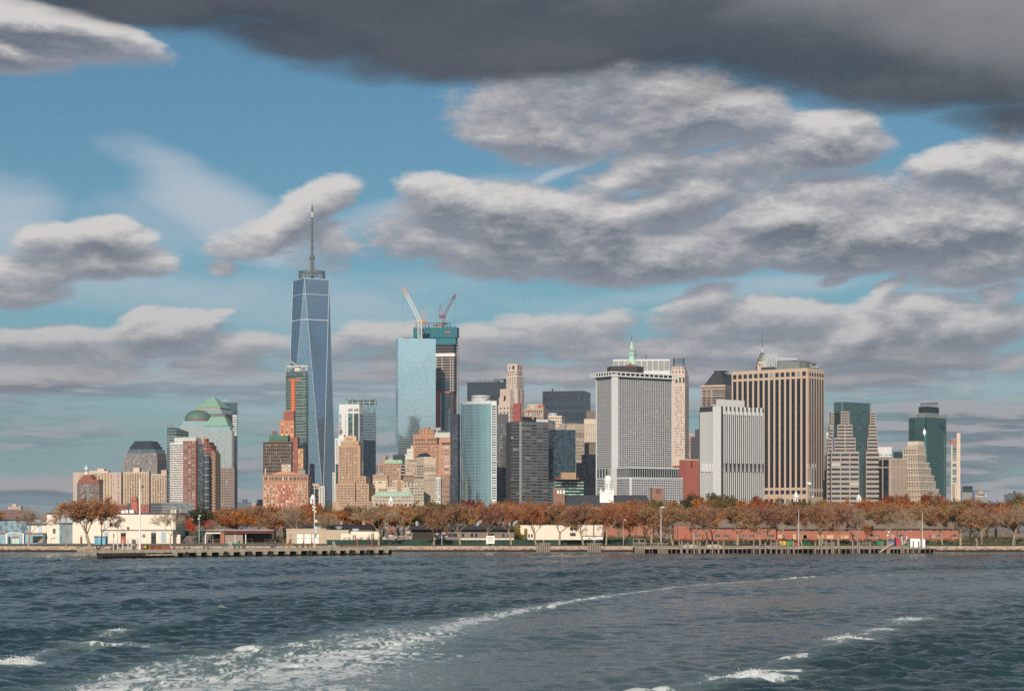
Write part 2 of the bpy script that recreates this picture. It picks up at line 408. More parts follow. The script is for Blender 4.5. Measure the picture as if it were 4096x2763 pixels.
def water_tank(v, px, py_top, py_bot, wpx, Y, base, label, grp='rooftop water tanks'):
    ox, oy, k = VW[v]; x = wx(ox + px / k, Y); zt = wz(oy + py_top / k, Y); zb = wz(oy + py_bot / k, Y); r = wpx / k / F * Y / 2
    h = zt - zb
    root = empty('water_tank', (x, Y, zb), 0, label, 'water tank', grp)
    MB().lathe([(r, h * .25), (r, h * .8), (0.01, h * .8)], n=14).build('barrel', M('tank wood', (.20, .13, .10)), root)
    MB().lathe([(r * 1.08, h * .8), (0.01, h)], n=14).build('roof', M('tank roof', (.34, .24, .18)), root)
    m = MB()
    for a in range(4):
        t = math.pi / 4 + a * math.pi / 2; m.tube((r * .8 * math.cos(t), r * .8 * math.sin(t), 0), (r * .8 * math.cos(t), r * .8 * math.sin(t), h * .27), r * .08, n=4)
    m.box(-r * .9, r * .9, -r * .9, r * .9, h * .22, h * .26)
    m.build('stand', M('dark steel', (.05, .05, .055), .6), root)
    return root
# ------------------------------------------------------------------ Manhattan
pink = M('pink concrete', (.48, .36, .30)); tanb = M('tan brick', (.42, .27, .17)); orangeb = M('orange brick', (.48, .20, .10))
redb = M('red brick', (.27, .085, .06)); brownb = M('brown brick', (.16, .10, .08)); cream = M('cream stone', (.50, .42, .33)); cream2 = M('pale limestone', (.56, .46, .36))
white = M('white stone', (.60, .60, .59), var=.05); grey = M('grey concrete', (.24, .24, .25)); dark = M('dark metal', (.025, .032, .045), .35); steel = M('dark steel', (.05, .05, .055), .6)
granite = M('pink granite', (.25, .19, .165)); granite_d = M('brown and shaded granite', (.16, .12, .11)); mint = M('green copper', (.20, .36, .27), var=.2, scale=.3); tanp = M('peach stone', (.52, .38, .29), var=.04)
black = M('black steel', (.018, .024, .035), .4); yellowc = M('yellow balcony panels', (.50, .36, .21)); slate = M('slate roof', (.055, .06, .07), .7)
wd = WIN('dark pane'); wb = WIN('blue grey pane', (.10, .13, .15), .15, (.45, .47, .45)); wl = WIN('blind pane', (.09, .09, .085), .45, (.62, .62, .58))
wg = WIN('green pane', (.10, .17, .15), .3, (.45, .55, .45)); wk = WIN('black pane', (.015, .02, .03), .05)

# --- far left blocks
b = B(10, 95, 240, 240, 362, 4300, 0, 'small pinkish apartment slab on the horizon left of the big towers', 'apartment_block', 'apartment building', d=20)
v = b.vol('wall', pink); b.vol('penthouse', pink, L=145, C=190, z0=b.top, top=333, dy=4, dep=10); b.grid(v, 'A', 12, 9, .6, .35, wb, mx=3); b.finish(0)
b = B(1, 130, 722, 745, 1040, 2900, 8, 'pinkish beige apartment slab behind the brown brick tower with the white lantern', 'apartment_block', 'apartment building')
v = b.vol('wall', pink); b.vol('penthouse', cream2, L=430, C=512, z0=b.top, top=995, dy=4, dep=9); b.vol('parapet', cream2, L=330, C=560, z0=b.top, top=1024, dy=2, dep=14)
for i, p in enumerate((392, 432, 472, 512, 552, 588)): b.vol('balcony_panel', yellowc, L=p - 9, C=p + 9, top=1062, bot=1440, dy=-.9, dep=.8)
b.grid(v, 'A', 6, 22, .6, .55, wd, 398, 612, 1055, 1440); b.grid(v, 'A', 1, 22, .3, .4, wl, 618, 640, 1055, 1440); b.grid(v, 'A', 1, 22, .6, .4, wl, 146, 156, 1055, 1440); b.grid(v, 'A', 1, 22, .6, .4, wd, 210, 226, 1055, 1440)
b.grid(v, 'B', 2, 22, .6, .6, wd, q0=1055, q1=1440); b.grid(v, 'A', 1, 22, .7, .4, wd, 675, 700, 1055, 1440); b.finish(90)
b = B(1, 745, 1065, 1085, 1035, 2870, 8, 'yellow and pink apartment slab with one rooftop box, middle of three alike', 'apartment_block', 'apartment building')
v = b.vol('wall', pink); b.vol('penthouse', cream2, L=870, C=945, z0=b.top, top=985, dy=3, dep=10)
for i in range(10): b.vol('balcony_panel', yellowc, L=752 + i * 31, C=766 + i * 31, top=1060, bot=1430, dy=-.9, dep=.8)
b.grid(v, 'A', 10, 22, .55, .6, wd, 766, 1062, 1055, 1440); b.finish(100)
b = B(1, 1090, 1280, 1285, 1060, 2850, 5, 'yellow and pink apartment slab against the slanted green glass tower', 'apartment_block', 'apartment building')
v = b.vol('wall', pink); b.vol('penthouse', pink, L=1215, C=1280, z0=b.top, top=1012, dy=2, dep=10)
for i in range(6): b.vol('balcony_panel', yellowc, L=1094 + i * 31, C=1106 + i * 31, top=1085, bot=1430, dy=-.9, dep=.8)
b.grid(v, 'A', 6, 21, .55, .6, wd, 1106, 1280, 1080, 1440); b.finish(60)
b = B(1, 178, 452, 500, 1165, 2700, 18, 'brown brick apartment tower with a white lantern on its stepped top', 'apartment_tower', 'apartment building')
v = b.vol('wall', brownb); z = b.top
for L, C, t in ((195, 440, 1128), (225, 365, 1098), (245, 350, 1070)):
    q = b.vol('setback', redb, L=L, C=C, z0=z, top=t, dy=2 + (1165 - t) * .06, dep=16 - (1165 - t) * .06); z = q[5]
cx = b.X(293, 10); r = (b.X(315, 10) - b.X(270, 10)) / 2
b.add('lantern', MB().lathe([(r, z), (r * .95, z + 4), (r * .75, z + 4.1), (r * .75, b.Z(1008, cx, 10)), (r, b.Z(1006, cx, 10)), (r, b.Z(978, cx, 10)), (r * .5, b.Z(974, cx, 10)), (.4, b.Z(960, cx, 10)), (.15, b.Z(942, cx, 10))], (cx, 10)), white)
for a in range(8):
    t = a * math.pi / 4; b.add('lantern_slot', MB().box(-.35, .35, -.2, .2, 0, b.Z(1012, cx, 10) - z - 5), dark).location = (cx + r * .76 * math.sin(t), 10 - r * .76 * math.cos(t), z + 4.6)
b.grid(v, 'A', 3, 18, .72, .5, wl, 212, 300, 1185, 1520, pair=.25); b.grid(v, 'A', 4, 18, .6, .5, wl, 335, 445, 1185, 1520, pair=.22); b.grid(v, 'A', 1, 1, .9, 1, wb, 180, 200, 1180, 1520); b.grid(v, 'A', 1, 1, .9, 1, wb, 303, 325, 1180, 1520); b.grid(v, 'B', 3, 18, .7, .6, wb, q0=1185, q1=1520); b.finish(100)
# --- stepped office tower with the dark crown
b = B(1, 750, 1165, 1282, 880, 3350, 14, 'stepped pinkish office tower with a dark tiered crown')
v0 = b.vol('wall', granite); z = b.top
v1 = b.vol('setback', granite, L=778, C=1160, R=1276, z0=z, top=805, dy=3)
v2 = b.vol('glass_storey', GLASS('teal crown glass', (.22, .33, .36)), L=802, C=1140, R=1260, z0=v1[5], top=757, dy=6); z = v2[5]
for L, C, R, t in ((828, 1118, 1230, 718), (850, 1100, 1205, 685), (878, 1085, 1180, 655)):
    q = b.vol('crown_tier', dark, L=L, C=C, R=R, z0=z, top=t, dy=8 + (757 - t) * .12); z = q[5]
b.grid(v0, 'A', 22, 13, .62, .62, wb, q0=888, q1=1260, mx=2); b.grid(v1, 'A', 20, 3, .62, .62, wb, mx=2); b.grid(v0, 'B', 1, 16, .92, .55, wk, q0=888, q1=1440); b.finish(100)
# --- slanted green glass tower
gg = GLASS('green banded glass', (.10, .17, .17), 4.2, 2.0, (.45, .55, .52), .05, .12)
b = B(1, 1283, 1400, 1552, 545, 3100, 30, 'dark green glass tower with a roof slanting down to the right')
w_, d_ = b.w, b.d
b.add('glass_wall', MB().prism([(0, 0), (w_, 0), (w_, d_), (0, d_)], 0, [b.Z(478, 0, 0), b.Z(505), b.Z(545, w_, d_), b.Z(500, 0, d_)]), gg)
for q in range(5): b.vol('floor_band', white, L=1284, C=1400, R=1552, top=600 + q * 32, bot=602.5 + q * 32, dy=-.25)
MB().tube((0, 0, 0), (0, 0, 6), .3).build('mast', steel, b.root, (w_ * .3, 4, b.Z(490, w_ * .3, 4)))
# --- white and brick residential tower
b = B(1, 1322, 1645, 1735, 675, 2780, 14, 'white banded apartment tower with a red brick bay and white top floors', 'apartment_tower', 'apartment building')
v = b.vol('wall', white); bay = b.vol('brick_bay', redb, L=1482, C=1643, top=650, dy=-1.2, dep=6); pt = b.vol('penthouse', white, L=1378, C=1640, R=1700, z0=b.top, top=610, dy=1.5)
b.grid(v, 'A', 8, 29, .82, .55, wg, 1326, 1478, 690, 1500); b.grid(bay, 'A', 3, 30, .62, .5, wg, q0=655, q1=1500, mx=1); b.grid(v, 'B', 4, 29, .8, .62, wg, q0=690, q1=1500)
for j in range(27): b.vol('floor_band', redb, L=1324, C=1479, top=708 + j * 27.5, bot=714 + j * 27.5, dy=-.35, dep=.3)
b.grid(pt, 'A', 14, 2, .6, .35, wg); b.finish(80)
# --- round-balcony tower
b = B(1, 1735, 1803, 1803, 812, 2760, 0, 'slim glass tower with rounded balconies beside the white and brick tower', 'apartment_tower', 'apartment building', d=18)
r = b.w / 2; zt = b.top
b.add('glass_wall', MB().lathe([(r * .94, 0), (r * .94, zt), (0.01, zt)], (r, r), 24), GLASS('balcony glass', (.16, .20, .21), 3.2, 1.5))
for j in range(24): b.add('balcony', MB().lathe([(r * .9, 0), (r * 1.04, 0), (r * 1.04, 1.1), (r * .9, 1.1)], (0, 0), 24), M('balcony grey', (.28, .29, .30))).location = (r, r, zt - 3 - j * 9.0)
# --- red stepped tower
b = B(1, 1650, 1770, 1800, 625, 2850, 10, 'dark red brick tower stepping down to the right', 'apartment_tower', 'apartment building')
v = b.vol('wall', redb)
for L, C, t, dy in ((1770, 1800, 668, 0), (1800, 1830, 708, 1), (1830, 1856, 768, 2), (1856, 1878, 800, 3)):
    x = b.vol('step_wall', redb if C < 1850 else tanb, L=L, C=C, top=t, dy=dy, dep=24); b.grid(x, 'A', 1, 24, .5, .5, wk)
b.grid(v, 'A', 4, 7, .7, .5, wb, 1652, 1765, 690, 860); o = b.add('arch_ring', MB().lathe([(5, -.3), (7, -.3), (7, .3), (5, .3), (5, -.3)], n=20), tanp)
o.rotation_euler = (math.pi / 2, 0, 0); o.location = (b.X(1680), -.5, b.Z(665)); b.finish(60)
# --- World Financial Center style towers
gb = GLASS('grid glass', (.46, .60, .62), 3.9, 3.2, (.42, .30, .25), .16, .14, .7, .15, .08, .02)
gt = GLASS('crown glass', (.48, .62, .63), 3.9, 1.6, (.25, .33, .33), .08, .1, .75, .15, .08, .02)
b = B(1, 1712, 2085, 2112, 525, 3150, 5, 'blue glass office tower with a flat-topped mint pyramid roof')
v = b.vol('glass_wall', gb, bot=985); c = b.vol('crown', gt, L=1716, C=2060, R=2085, z0=b.top, top=476, dy=3); z = c[5]
m_ = b.vol('stone_base', granite, L=1790, C=2115, R=2150, top=985, dy=-2.5); b.grid(m_, 'A', 12, 15, .46, .46, wk, 1800, 2112, 992, 1480); b.vol('side_wall', granite_d, L=2082, C=2108, R=2113, top=530, bot=985, dy=-.6, dep=40)  # right side wall darkened, its shade put into the granite colour
x0, x1 = b.X(1745, 6), b.X(2040, 6); dd = 44; zb = b.Z(455, x1, 6)
b.add('attic', MB().box(x0 + 1, x1 - 1, 7, 5 + dd, z, zb - 2), granite_d)
i0, i1 = b.X(1828, 22), b.X(1998, 22); b.add('roof', MB().prism([(x0, 6), (x1, 6), (x1, 6 + dd), (x0, 6 + dd)], zb - 2, b.Z(356, x1, 22), [(i0, 20), (i1, 20), (i1, 6 + dd - 14), (i0, 6 + dd - 14)]), mint); b.finish(100)
b = B(1, 1445, 1990, 2050, 460, 3350, 6, 'blue glass office tower topped by a green dome')
v = b.vol('glass_wall', gb); c = b.vol('crown', gt, L=1480, C=1850, z0=b.top, top=410, dy=4, dep=50)
cx = b.X(1668, 28); r = (b.X(1828, 28) - b.X(1510, 28)) / 2; zb = b.Z(385, cx, 28); zt = b.Z(274, cx, 28)
b.add('drum', MB().lathe([(r * 1.0, c[5]), (r, zb)], (cx, 28), 40), granite_d)
b.add('dome', MB().lathe([(r * math.cos(a * math.pi / 20), zb + (zt - zb) * math.sin(a * math.pi / 20)) for a in range(11)], (cx, 28), 48), M('dark green copper', (.085, .16, .12), .6, var=.2))
b = B(1, 1612, 1958, 2088, 268, 3620, 15, 'tall office tower with a full green pyramid roof')
v = b.vol('glass_wall', gt); lo = b.vol('side_wall', granite_d, L=1790, C=2000, R=2092, top=318, dy=-6); b.grid(lo, 'A', 9, 3, .6, .6, wb, 1800, 1955, 322, 420)  # darker granite paints in the shade of the right side
x0, x1 = b.X(1640, 4), b.X(1940, 4); dd = 52
b.add('attic', MB().box(x0 + 1, x1 - 1, 5, 3 + dd, b.top, b.Z(243, x1, 4)), M('pale attic', (.36, .28, .22)))
z0 = b.Z(243, x1, 4); zt = b.Z(107, (x0 + x1) / 2, 30); m = MB(); cx, cy = (x0 + x1) / 2, 4 + dd / 2
for q in range(5):
    s0 = 1 - q / 5.0; hw, hd = (x1 - x0) / 2, dd / 2; a0 = s0; a1 = (s0 - .2) if q < 4 else 0.01; z1_ = z0 + (zt - z0) * (q + 1) / 5.0; zz = z0 + (zt - z0) * q / 5.0
    f = lambda a: [(cx - hw * a, cy - hd * a), (cx + hw * a, cy - hd * a), (cx + hw * a, cy + hd * a), (cx - hw * a, cy + hd * a)]
    m.prism(f(a0), zz, z1_ - .01, f(a1 * .985 if q < 4 else a1))
b.add('roof', m, mint); b.finish(30)
b = B(1, 1915, 2145, 2150, 185, 3800, 3, 'glass tower with white floor bands behind the green pyramid roof')
v = b.vol('wall', GLASS('dark slate glass', (.10, .15, .18), 4, 2), bot=335); v = b.vol('banded_wall', white, top=335, dy=.5); b.grid(v, 'A', 1, 24, .92, .5, wb, 2090, 2148, 350, 1050)
MB().tube((0, 0, 0), (9, 0, 1.5), .5).build('roof_crane', white, b.root, (b.X(1975, 5), 5, b.top + 4)); b.finish(40)
b = B(1, 605, 1065, 1080, 1438, 2600, 3, 'low red brick building with a keyhole tower in front of the yellow slabs', 'brick_building', 'building', d=18)
v = b.vol('wall', M('bright red brick', (.33, .10, .07))); t = b.vol('keyhole_tower', M('coral brick', (.42, .11, .07)), L=845, C=915, top=1370, dy=-1.5, dep=8)
cx = b.X(880, -1.5); r = (b.X(915, -1.5) - b.X(845, -1.5)) / 2; o = b.add('round_top', MB().lathe([(0.01, -4), (r, -4), (r, 4), (0.01, 4)], n=24), M('coral brick', (0, 0, 0))); o.rotation_euler = (math.pi / 2, 0, 0); o.location = (cx, 2.5, t[5])
o = b.add('keyhole', MB().lathe([(0.01, -.2), (r * .42, -.2), (r * .42, .2), (0.01, .2)], n=20), wb); o.rotation_euler = (math.pi / 2, 0, 0); o.location = (cx, -1.75, t[5] - 1)
b.grid(v, 'A', 24, 3, .5, .45, wd, q0=1445, q1=1560, mx=1); g = b.vol('glass_bay', GLASS('balcony glass', (0, 0, 0)), L=795, C=845, top=1420, dy=-1, dep=6); b.finish(72)
b = B(1, 1080, 1220, 1600, 1412, 2620, 62, 'low grey building with strip windows below the white and brick tower', 'office_building', 'building')
v = b.vol('wall', grey); b.grid(v, 'A', 7, 4, .8, .5, wk, q0=1420, q1=1560); b.grid(v, 'B', 16, 4, .6, .5, wb, q0=1420, q1=1560); b.finish(92)
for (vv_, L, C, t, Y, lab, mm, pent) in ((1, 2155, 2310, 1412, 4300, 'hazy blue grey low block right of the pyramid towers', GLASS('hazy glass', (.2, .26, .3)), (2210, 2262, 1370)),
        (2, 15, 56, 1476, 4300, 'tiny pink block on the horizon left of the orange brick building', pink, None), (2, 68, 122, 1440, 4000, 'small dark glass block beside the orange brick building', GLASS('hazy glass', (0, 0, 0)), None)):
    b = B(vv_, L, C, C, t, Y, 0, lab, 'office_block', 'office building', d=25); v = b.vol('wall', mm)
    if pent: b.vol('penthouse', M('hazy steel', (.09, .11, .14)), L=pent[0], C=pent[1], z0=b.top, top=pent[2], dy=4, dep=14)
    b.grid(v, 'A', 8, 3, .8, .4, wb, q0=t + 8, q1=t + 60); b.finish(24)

# --- One tall tapering glass tower
Yw = 3500.0; cxw = wx(1236, Yw); cyw = Yw + 35; z22 = wz(2001, Yw) - 2; zr = wz(1115, Yw) - 2
root = empty('glass_skyscraper', (cxw, cyw, 2), 0, 'tallest tower, tapering blue glass with triangular faces and a mast', 'skyscraper')
ph = math.radians(14); a2 = 69 / 2 * math.sqrt(2)
BP = [(a2 * math.sin(math.radians(45 + 90 * i) + 0 - ph + 0) * 1, -a2 * math.cos(math.radians(45 + 90 * i) - ph)) for i in range(4)]   # corners, first = front right
BP = [(35 * (sx_ * math.cos(-ph) - sy_ * math.sin(-ph)), 35 * (sx_ * math.sin(-ph) + sy_ * math.cos(-ph))) for sx_, sy_ in ((-1, -1), (1, -1), (1, 1), (-1, 1))]
TP = [(34 * (sx_ * math.cos(-ph) - sy_ * math.sin(-ph)), 34 * (sx_ * math.sin(-ph) + sy_ * math.cos(-ph))) for sx_, sy_ in ((0, -1), (1, 0), (0, 1), (-1, 0))]
gw = GLASS('blue mirror glass', (.30, .40, .49), 4.1, 1.6, (.18, .26, .34), .06, .16, .9, .10, .18, .012)
m = MB()
for i in range(4):
    j = (i + 1) % 4; A_, B_ = BP[i], BP[j]; T_, T0 = TP[i], TP[(i - 1) % 4]
    m.quad((*A_, z22), (*B_, z22), (*T_, zr)); m.quad((*A_, z22), (*T_, zr), (*T0, zr))
m.quad(*[(*t, zr) for t in TP]); m.build('glass_wall', gw, root)
MB().prism([(x * 1.0, y * 1.0) for x, y in BP], 0, z22).build('base', GLASS('base glass', (.22, .28, .30), 5, 2), root)
edge = M('steel edge', (.30, .33, .36), .4)
for i in range(4):
    for k in (i, (i - 1) % 4):
        MB().tube((*BP[i], z22), (*TP[k], zr), .5, n=4).build('edge_trim', edge, root)
def ring_at(z, e=.25):
    t = (z - z22) / (zr - z22); P = []
    for i in range(4):
        A_ = BP[i]
        for T_ in (TP[(i - 1) % 4], TP[i]): P.append((A_[0] + (T_[0] - A_[0]) * t, A_[1] + (T_[1] - A_[1]) * t))
    return [(x * (1 + e / 30), y * (1 + e / 30)) for x, y in P]
for pz, hh, mt_ in ((1279, 1.5, M('pale louvre', (.42, .47, .50))), (1176, 1.0, M('pale louvre', (0, 0, 0)))):
    z = wz(pz, Yw) - 2; MB().prism(ring_at(z), z, z + hh, ring_at(z + hh)).build('mechanical_band', mt_, root)
MB().prism([(x * 1.01, y * 1.01) for x, y in TP], zr, zr + 2.2).build('parapet', M('parapet grey', (.30, .36, .42), .4), root)
zm = wz(1096, Yw) - 2; mk = M('mast steel', (.10, .105, .11), .5)
rg = MB()
for r_, z in ((23.5, zr + 6.0), (24, zr + 10), (22, zr + 14), (23.5, zr + 16)): rg.lathe([(r_, z), (r_, z + 1.0), (r_ - 2, z + 1.0), (r_ - 2, z), (r_, z)], n=40)
for a in range(20):
    t = a * math.pi / 10; rg.tube((23 * math.cos(t), 23 * math.sin(t), zr + 2), (22.5 * math.cos(t), 22.5 * math.sin(t), zr + 17), .4, n=4); rg.tube((23 * math.cos(t), 23 * math.sin(t), zr + 14), (0, 0, zr + 14), .25, n=4)
rg.build('antenna_ring', mk, root, (wx(1239.5, Yw) - cxw, 0, 0))
mx_ = wx(1240.5, Yw) - cxw; Zp = lambda y3: wz(780 + y3 / 2.24, Yw) - 2
MB().lathe([(2.7, zr), (2.7, Zp(600)), (1.9, Zp(530)), (1.7, Zp(250)), (1.2, Zp(178))], n=12).build('mast', mk, root, (mx_, 0, 0))
cl = [MB().lathe([(1.8, -1), (r_, -.6), (r_, .6), (1.8, 1)], n=12) for r_ in (3.0,)]
for y3 in (450, 385, 317, 248, 180): MB().lathe([(1.5, -1.2), (3.0 - (450 - y3) * .003, -.7), (3.0 - (450 - y3) * .003, .7), (1.5, 1.2)], n=12).build('mast_platform', mk, root, (mx_, 0, Zp(y3)))
MB().lathe([(4.9, -4.5), (4.0, 2), (2.5, 3), (1.9, 3)], n=14).build('mast_collar', M('collar bronze', (.10, .12, .10)), root, (mx_, 0, Zp(530)))
MB().lathe([(1.1, Zp(178)), (1.1, Zp(122))], n=10).build('mast_tip', white, root, (mx_, 0, 0)); MB().lathe([(1.2, Zp(124)), (1.55, Zp(112)), (1.2, Zp(80)), (.25, Zp(56))], n=10).build('beacon', black, root, (mx_, 0, 0))
for k in range(8):
    t = k * math.pi / 4 + .4; MB().tube((mx_ + 3 * math.cos(t), 3 * math.sin(t), Zp(540)), (mx_ + 12.5 * math.cos(t), 12.5 * math.sin(t), zr + 16), .22, n=4).build('guy_cable', mk, root)

# --- green glass tower with the orange hoist, in front of the tallest tower
g50 = GLASS('green black glass', (.09, .15, .15), 3.7, 1.5, (.30, .38, .34), .10, .16, .8, .12, .5, .03)
b = B(2, 330, 535, 577, 245, 2800, 30, 'green glass tower with an orange construction hoist and an open white crown')
def rrect(x0, x1, y0, y1, r, n=5):
    P = []
    for cx_, cy_, a0 in ((x1 - r, y0 + r, -90), (x1 - r, y1 - r, 0), (x0 + r, y1 - r, 90), (x0 + r, y0 + r, 180)):
        for i in range(n + 1):
            t = math.radians(a0 + 90 * i / n); P.append((cx_ + r * math.cos(t), cy_ + r * math.sin(t)))
    return P
b.add('glass_wall', MB().prism(rrect(0, b.w, 0, b.d, 5), 0, b.top), g50)
b.add('glass_parapet', MB().prism(rrect(.4, b.w - .4, .4, b.d - .4, 5), b.top, b.Z(200)), GLASS('pale parapet glass', (.30, .36, .36), 6, 1.5))
z1_ = b.Z(153); P = rrect(0, b.w, 0, b.d, 6); m = MB()
for i in range(len(P)): m.tube((*P[i], z1_), (*P[(i + 1) % len(P)], z1_), 1.1, n=5)
for i in range(0, len(P), 3): m.tube((*P[i], b.Z(200)), (*P[i], z1_), .6, n=4)
b.add('crown_frame', m, white)
m = MB(); m.tube((0, 0, 0), (-14, 0, 9), .8, n=4); m.box(-5, 4, -4, 4, -6, 0); b.add('roof_crane', m, M('crane cream', (.62, .55, .46))).location = (b.w * .6, b.d * .5, b.Z(160))
hx = b.vol('hoist', M('safety orange', (.62, .13, .03)), L=397, C=430, top=288, bot=655, dy=-1.6, dep=1.5)
for j in range(14): b.vol('hoist_rail', M('hoist pale', (.60, .32, .20)), L=397, C=430, top=300 + j * 25, bot=302.5 + j * 25, dy=-1.8, dep=.3)
b.vol('orange_band', M('safety orange', (0, 0, 0)), L=376, C=486, top=278, bot=292, dy=-.7, dep=.6)
for j in range(26): b.vol('floor_slab', M('slab edge', (.40, .42, .36)), L=440, C=533, top=262 + j * 36, bot=265 + j * 36, dy=-.35, dep=.3)
b.finish()
# --- stepped red brick
b = B(2, 288, 425, 440, 680, 2700, 5, 'red brick setback tower tucked against the orange hoist', 'brick_tower')
v = b.vol('wall', orangeb); u = b.vol('setback', redb, L=325, C=424, z0=b.top, top=590, dy=1); b.vol('parapet', orangeb, L=325, C=424, z0=u[5], top=583, dy=.7)
b.grid(v, 'A', 3, 7, .35, .5, wl, q0=700, q1=880)
x = b.vol('side_wing', redb, L=365, C=460, top=840, dy=-4, dep=14); b.vol('side_edge', M('rust stone', (.36, .12, .08)), L=462, C=500, top=955, dy=-3, dep=14)
y = b.vol('low_wing', M('ochre brick', (.50, .26, .11)), L=463, C=513, top=950, dy=-6, dep=10); b.grid(y, 'A', 3, 5, .5, .5, wl, q0=960, q1=1170); b.grid(x, 'A', 2, 8, .35, .4, wl, 405, 458, 860, 1160); b.finish(60)
# --- scaffolded tower
b = B(2, 127, 405, 412, 885, 2560, 4, 'brown tower wrapped in black scaffold netting with a green deck', 'scaffolded_tower')
v = b.vol('wall', M('netted brick', (.17, .115, .085), var=.25, scale=.5)); u = b.vol('upper_storeys', M('netted brick', (0, 0, 0)), L=183, C=365, z0=b.top, top=840, dy=3, dep=16); g = b.vol('green_deck', M('green netting', (.06, .16, .10)), L=185, C=364, z0=u[5] - 4, top=822, dy=2, dep=18)
b.grid(v, 'A', 9, 8, .5, .5, wl, 150, 400, 905, 1190, pair=.2)
for j in range(9): b.vol('scaffold_board', M('scaffold black', (.02, .02, .022)), L=126, C=406, top=890 + j * 34, bot=892.5 + j * 34, dy=-1.6, dep=1.4)
for i in range(15): b.vol('scaffold_pole', M('scaffold black', (0, 0, 0)), L=130 + i * 19.4, C=131.6 + i * 19.4, top=885, bot=1200, dy=-1.9, dep=.3)
b.finish(100)
water_tank(2, 235, 773, 822, 42, 2566, 0, 'water tank on the scaffolded brown tower')
# --- orange brick building with gable
b = B(2, 125, 561, 612, 1203, 2440, 6, 'wide orange brick building with a central gable and cornices', 'brick_building', 'office building')
v = b.vol('wall', M('salmon brick', (.50, .245, .13)), R=600); c = b.vol('centre_bay', M('red orange brick', (.50, .15, .07)), L=246, C=442, top=1296, dy=-.5, dep=2)
for t0, t1, e in ((1196, 1206, 1.2), (1262, 1269, .8), (1290, 1294, .5)): b.vol('cornice', M('cornice stone', (.34, .21, .15)), L=124, C=562, top=t0, bot=t1, dy=-e, dep=e * .99)
x0, x1, xm = b.X(170), b.X(520), b.X(342); zz = b.top; b.add('gable', MB().quad((x0, -.4, zz), (x1, -.4, zz), (xm + 4, -.4, b.Z(1168)), (xm - 4, -.4, b.Z(1168))).quad((x1, 8, zz), (x0, 8, zz), (xm - 4, 8, b.Z(1168)), (xm + 4, 8, b.Z(1168))).quad((x1, -.4, zz), (x1, 8, zz), (xm + 4, 8, b.Z(1168)), (xm + 4, -.4, b.Z(1168))).quad((x0, 8, zz), (x0, -.4, zz), (xm - 4, -.4, b.Z(1168)), (xm - 4, 8, b.Z(1168))).quad((xm - 4, -.4, b.Z(1168)), (xm + 4, -.4, b.Z(1168)), (xm + 4, 8, b.Z(1168)), (xm - 4, 8, b.Z(1168))), M('salmon brick', (0, 0, 0)))
p = b.vol('penthouse', cream, L=305, C=393, z0=zz, top=1100, dy=12, dep=12); b.grid(p, 'A', 4, 3, .5, .5, wl, q0=1105, q1=1160); b.vol('roof_shed', grey, L=475, C=530, z0=zz, top=1155, dy=10, dep=10); b.vol('chimney', cream, L=143, C=154, z0=zz, top=1140, dy=10, dep=3)
b.grid(v, 'A', 12, 1, .75, .75, wd, 135, 555, 1215, 1262, pair=.21); b.grid(v, 'A', 4, 8, .7, .62, wl, 135, 243, 1296, 1530, pair=.21); b.grid(v, 'A', 4, 8, .7, .62, wl, 446, 556, 1296, 1530, pair=.21)
for w_i in range(len(b.wins)): pass
cb = (c[0], c[1], c[2], c[3], c[4], c[5]); b.grid(cb, 'A', 6, 8, .7, .62, wl, 250, 438, 1300, 1530, pair=.21); b.grid(v, 'B', 4, 9, .4, .5, wd, q0=1215, q1=1500); b.finish(100)
# --- little ones between
for (L, C, t, Y, lab, mm, nx, nz, cat) in ((575, 612, 1100, 2900, 'narrow grey building squeezed right of the green glass tower', grey, 3, 12, 'office building'), (600, 668, 1295, 2500, 'small cream stone building right of the orange brick one', cream, 3, 6, 'building'), (668, 722, 1318, 2480, 'small white banded block in front of the tallest tower', white, 2, 9, 'building'), (795, 832, 1185, 2900, 'sliver of white building between the tallest tower and the tan tower', white, 2, 14, 'building')):
    b = B(2, L, C, C, t, Y, 0, lab, 'city_building', cat, d=20); v = b.vol('wall', mm); b.vol('parapet', cream, L=L - 1, C=C + 1, z0=b.top, z1=b.top + 1.2, dy=-.4, dep=8); b.grid(v, 'A', nx, nz, .6, .5, wd, q0=t + 8, q1=1500); b.finish(60)
# --- white hotel and its glass neighbour
b = B(5, 240, 634, 640, 140, 2900, 2, 'pale blue glass slab behind the white hotel tower', d=26)
b.vol('glass_wall', GLASS('sky blue glass', (.32, .43, .50), 3.9, 1.8, (.16, .22, .26), .1, .3, .85, .1, .35, .03), top=215); fr = b.vol('crown', GLASS('crown screen', (.34, .44, .46), 6, 1.8), L=245, C=634, top=140, bot=160); b.vol('crown_core', black, L=300, C=630, top=160, bot=215, dy=2, dep=18)
for i in range(6): b.vol('crown_post', white, L=268 + i * 72, C=273 + i * 72, top=160, bot=215, dy=.2, dep=1)
b.vol('crown_rail', GLASS('crown screen', (0, 0, 0)), L=275, C=632, top=176, bot=198, dy=.4, dep=1)
b = B(5, 175, 430, 480, 205, 2780, 18, 'white panelled tower with a green glass centre strip')
v = b.vol('wall', M('white panel', (.62, .62, .60), var=.03)); z = b.top
for i in range(2): b.vol('louvre', grey, L=290 + i * 74, C=347 + i * 74, top=262, bot=296, dy=-.3, dep=.25)
b.grid(v, 'A', 1, 34, .9, .55, wb, 176, 210, 325, 900); b.grid(v, 'A', 1, 34, .5, .55, wd, 252, 266, 325, 900); s1 = b.vol('glass_strip', GLASS('pale green glass', (.30, .42, .40), 3.5, 2), L=290, C=347, top=322, bot=700, dy=-.3, dep=.28); s2 = b.vol('glass_strip', GLASS('olive glass', (.10, .16, .12), 3.5, 2), L=362, C=420, top=322, bot=700, dy=-.3, dep=.28)
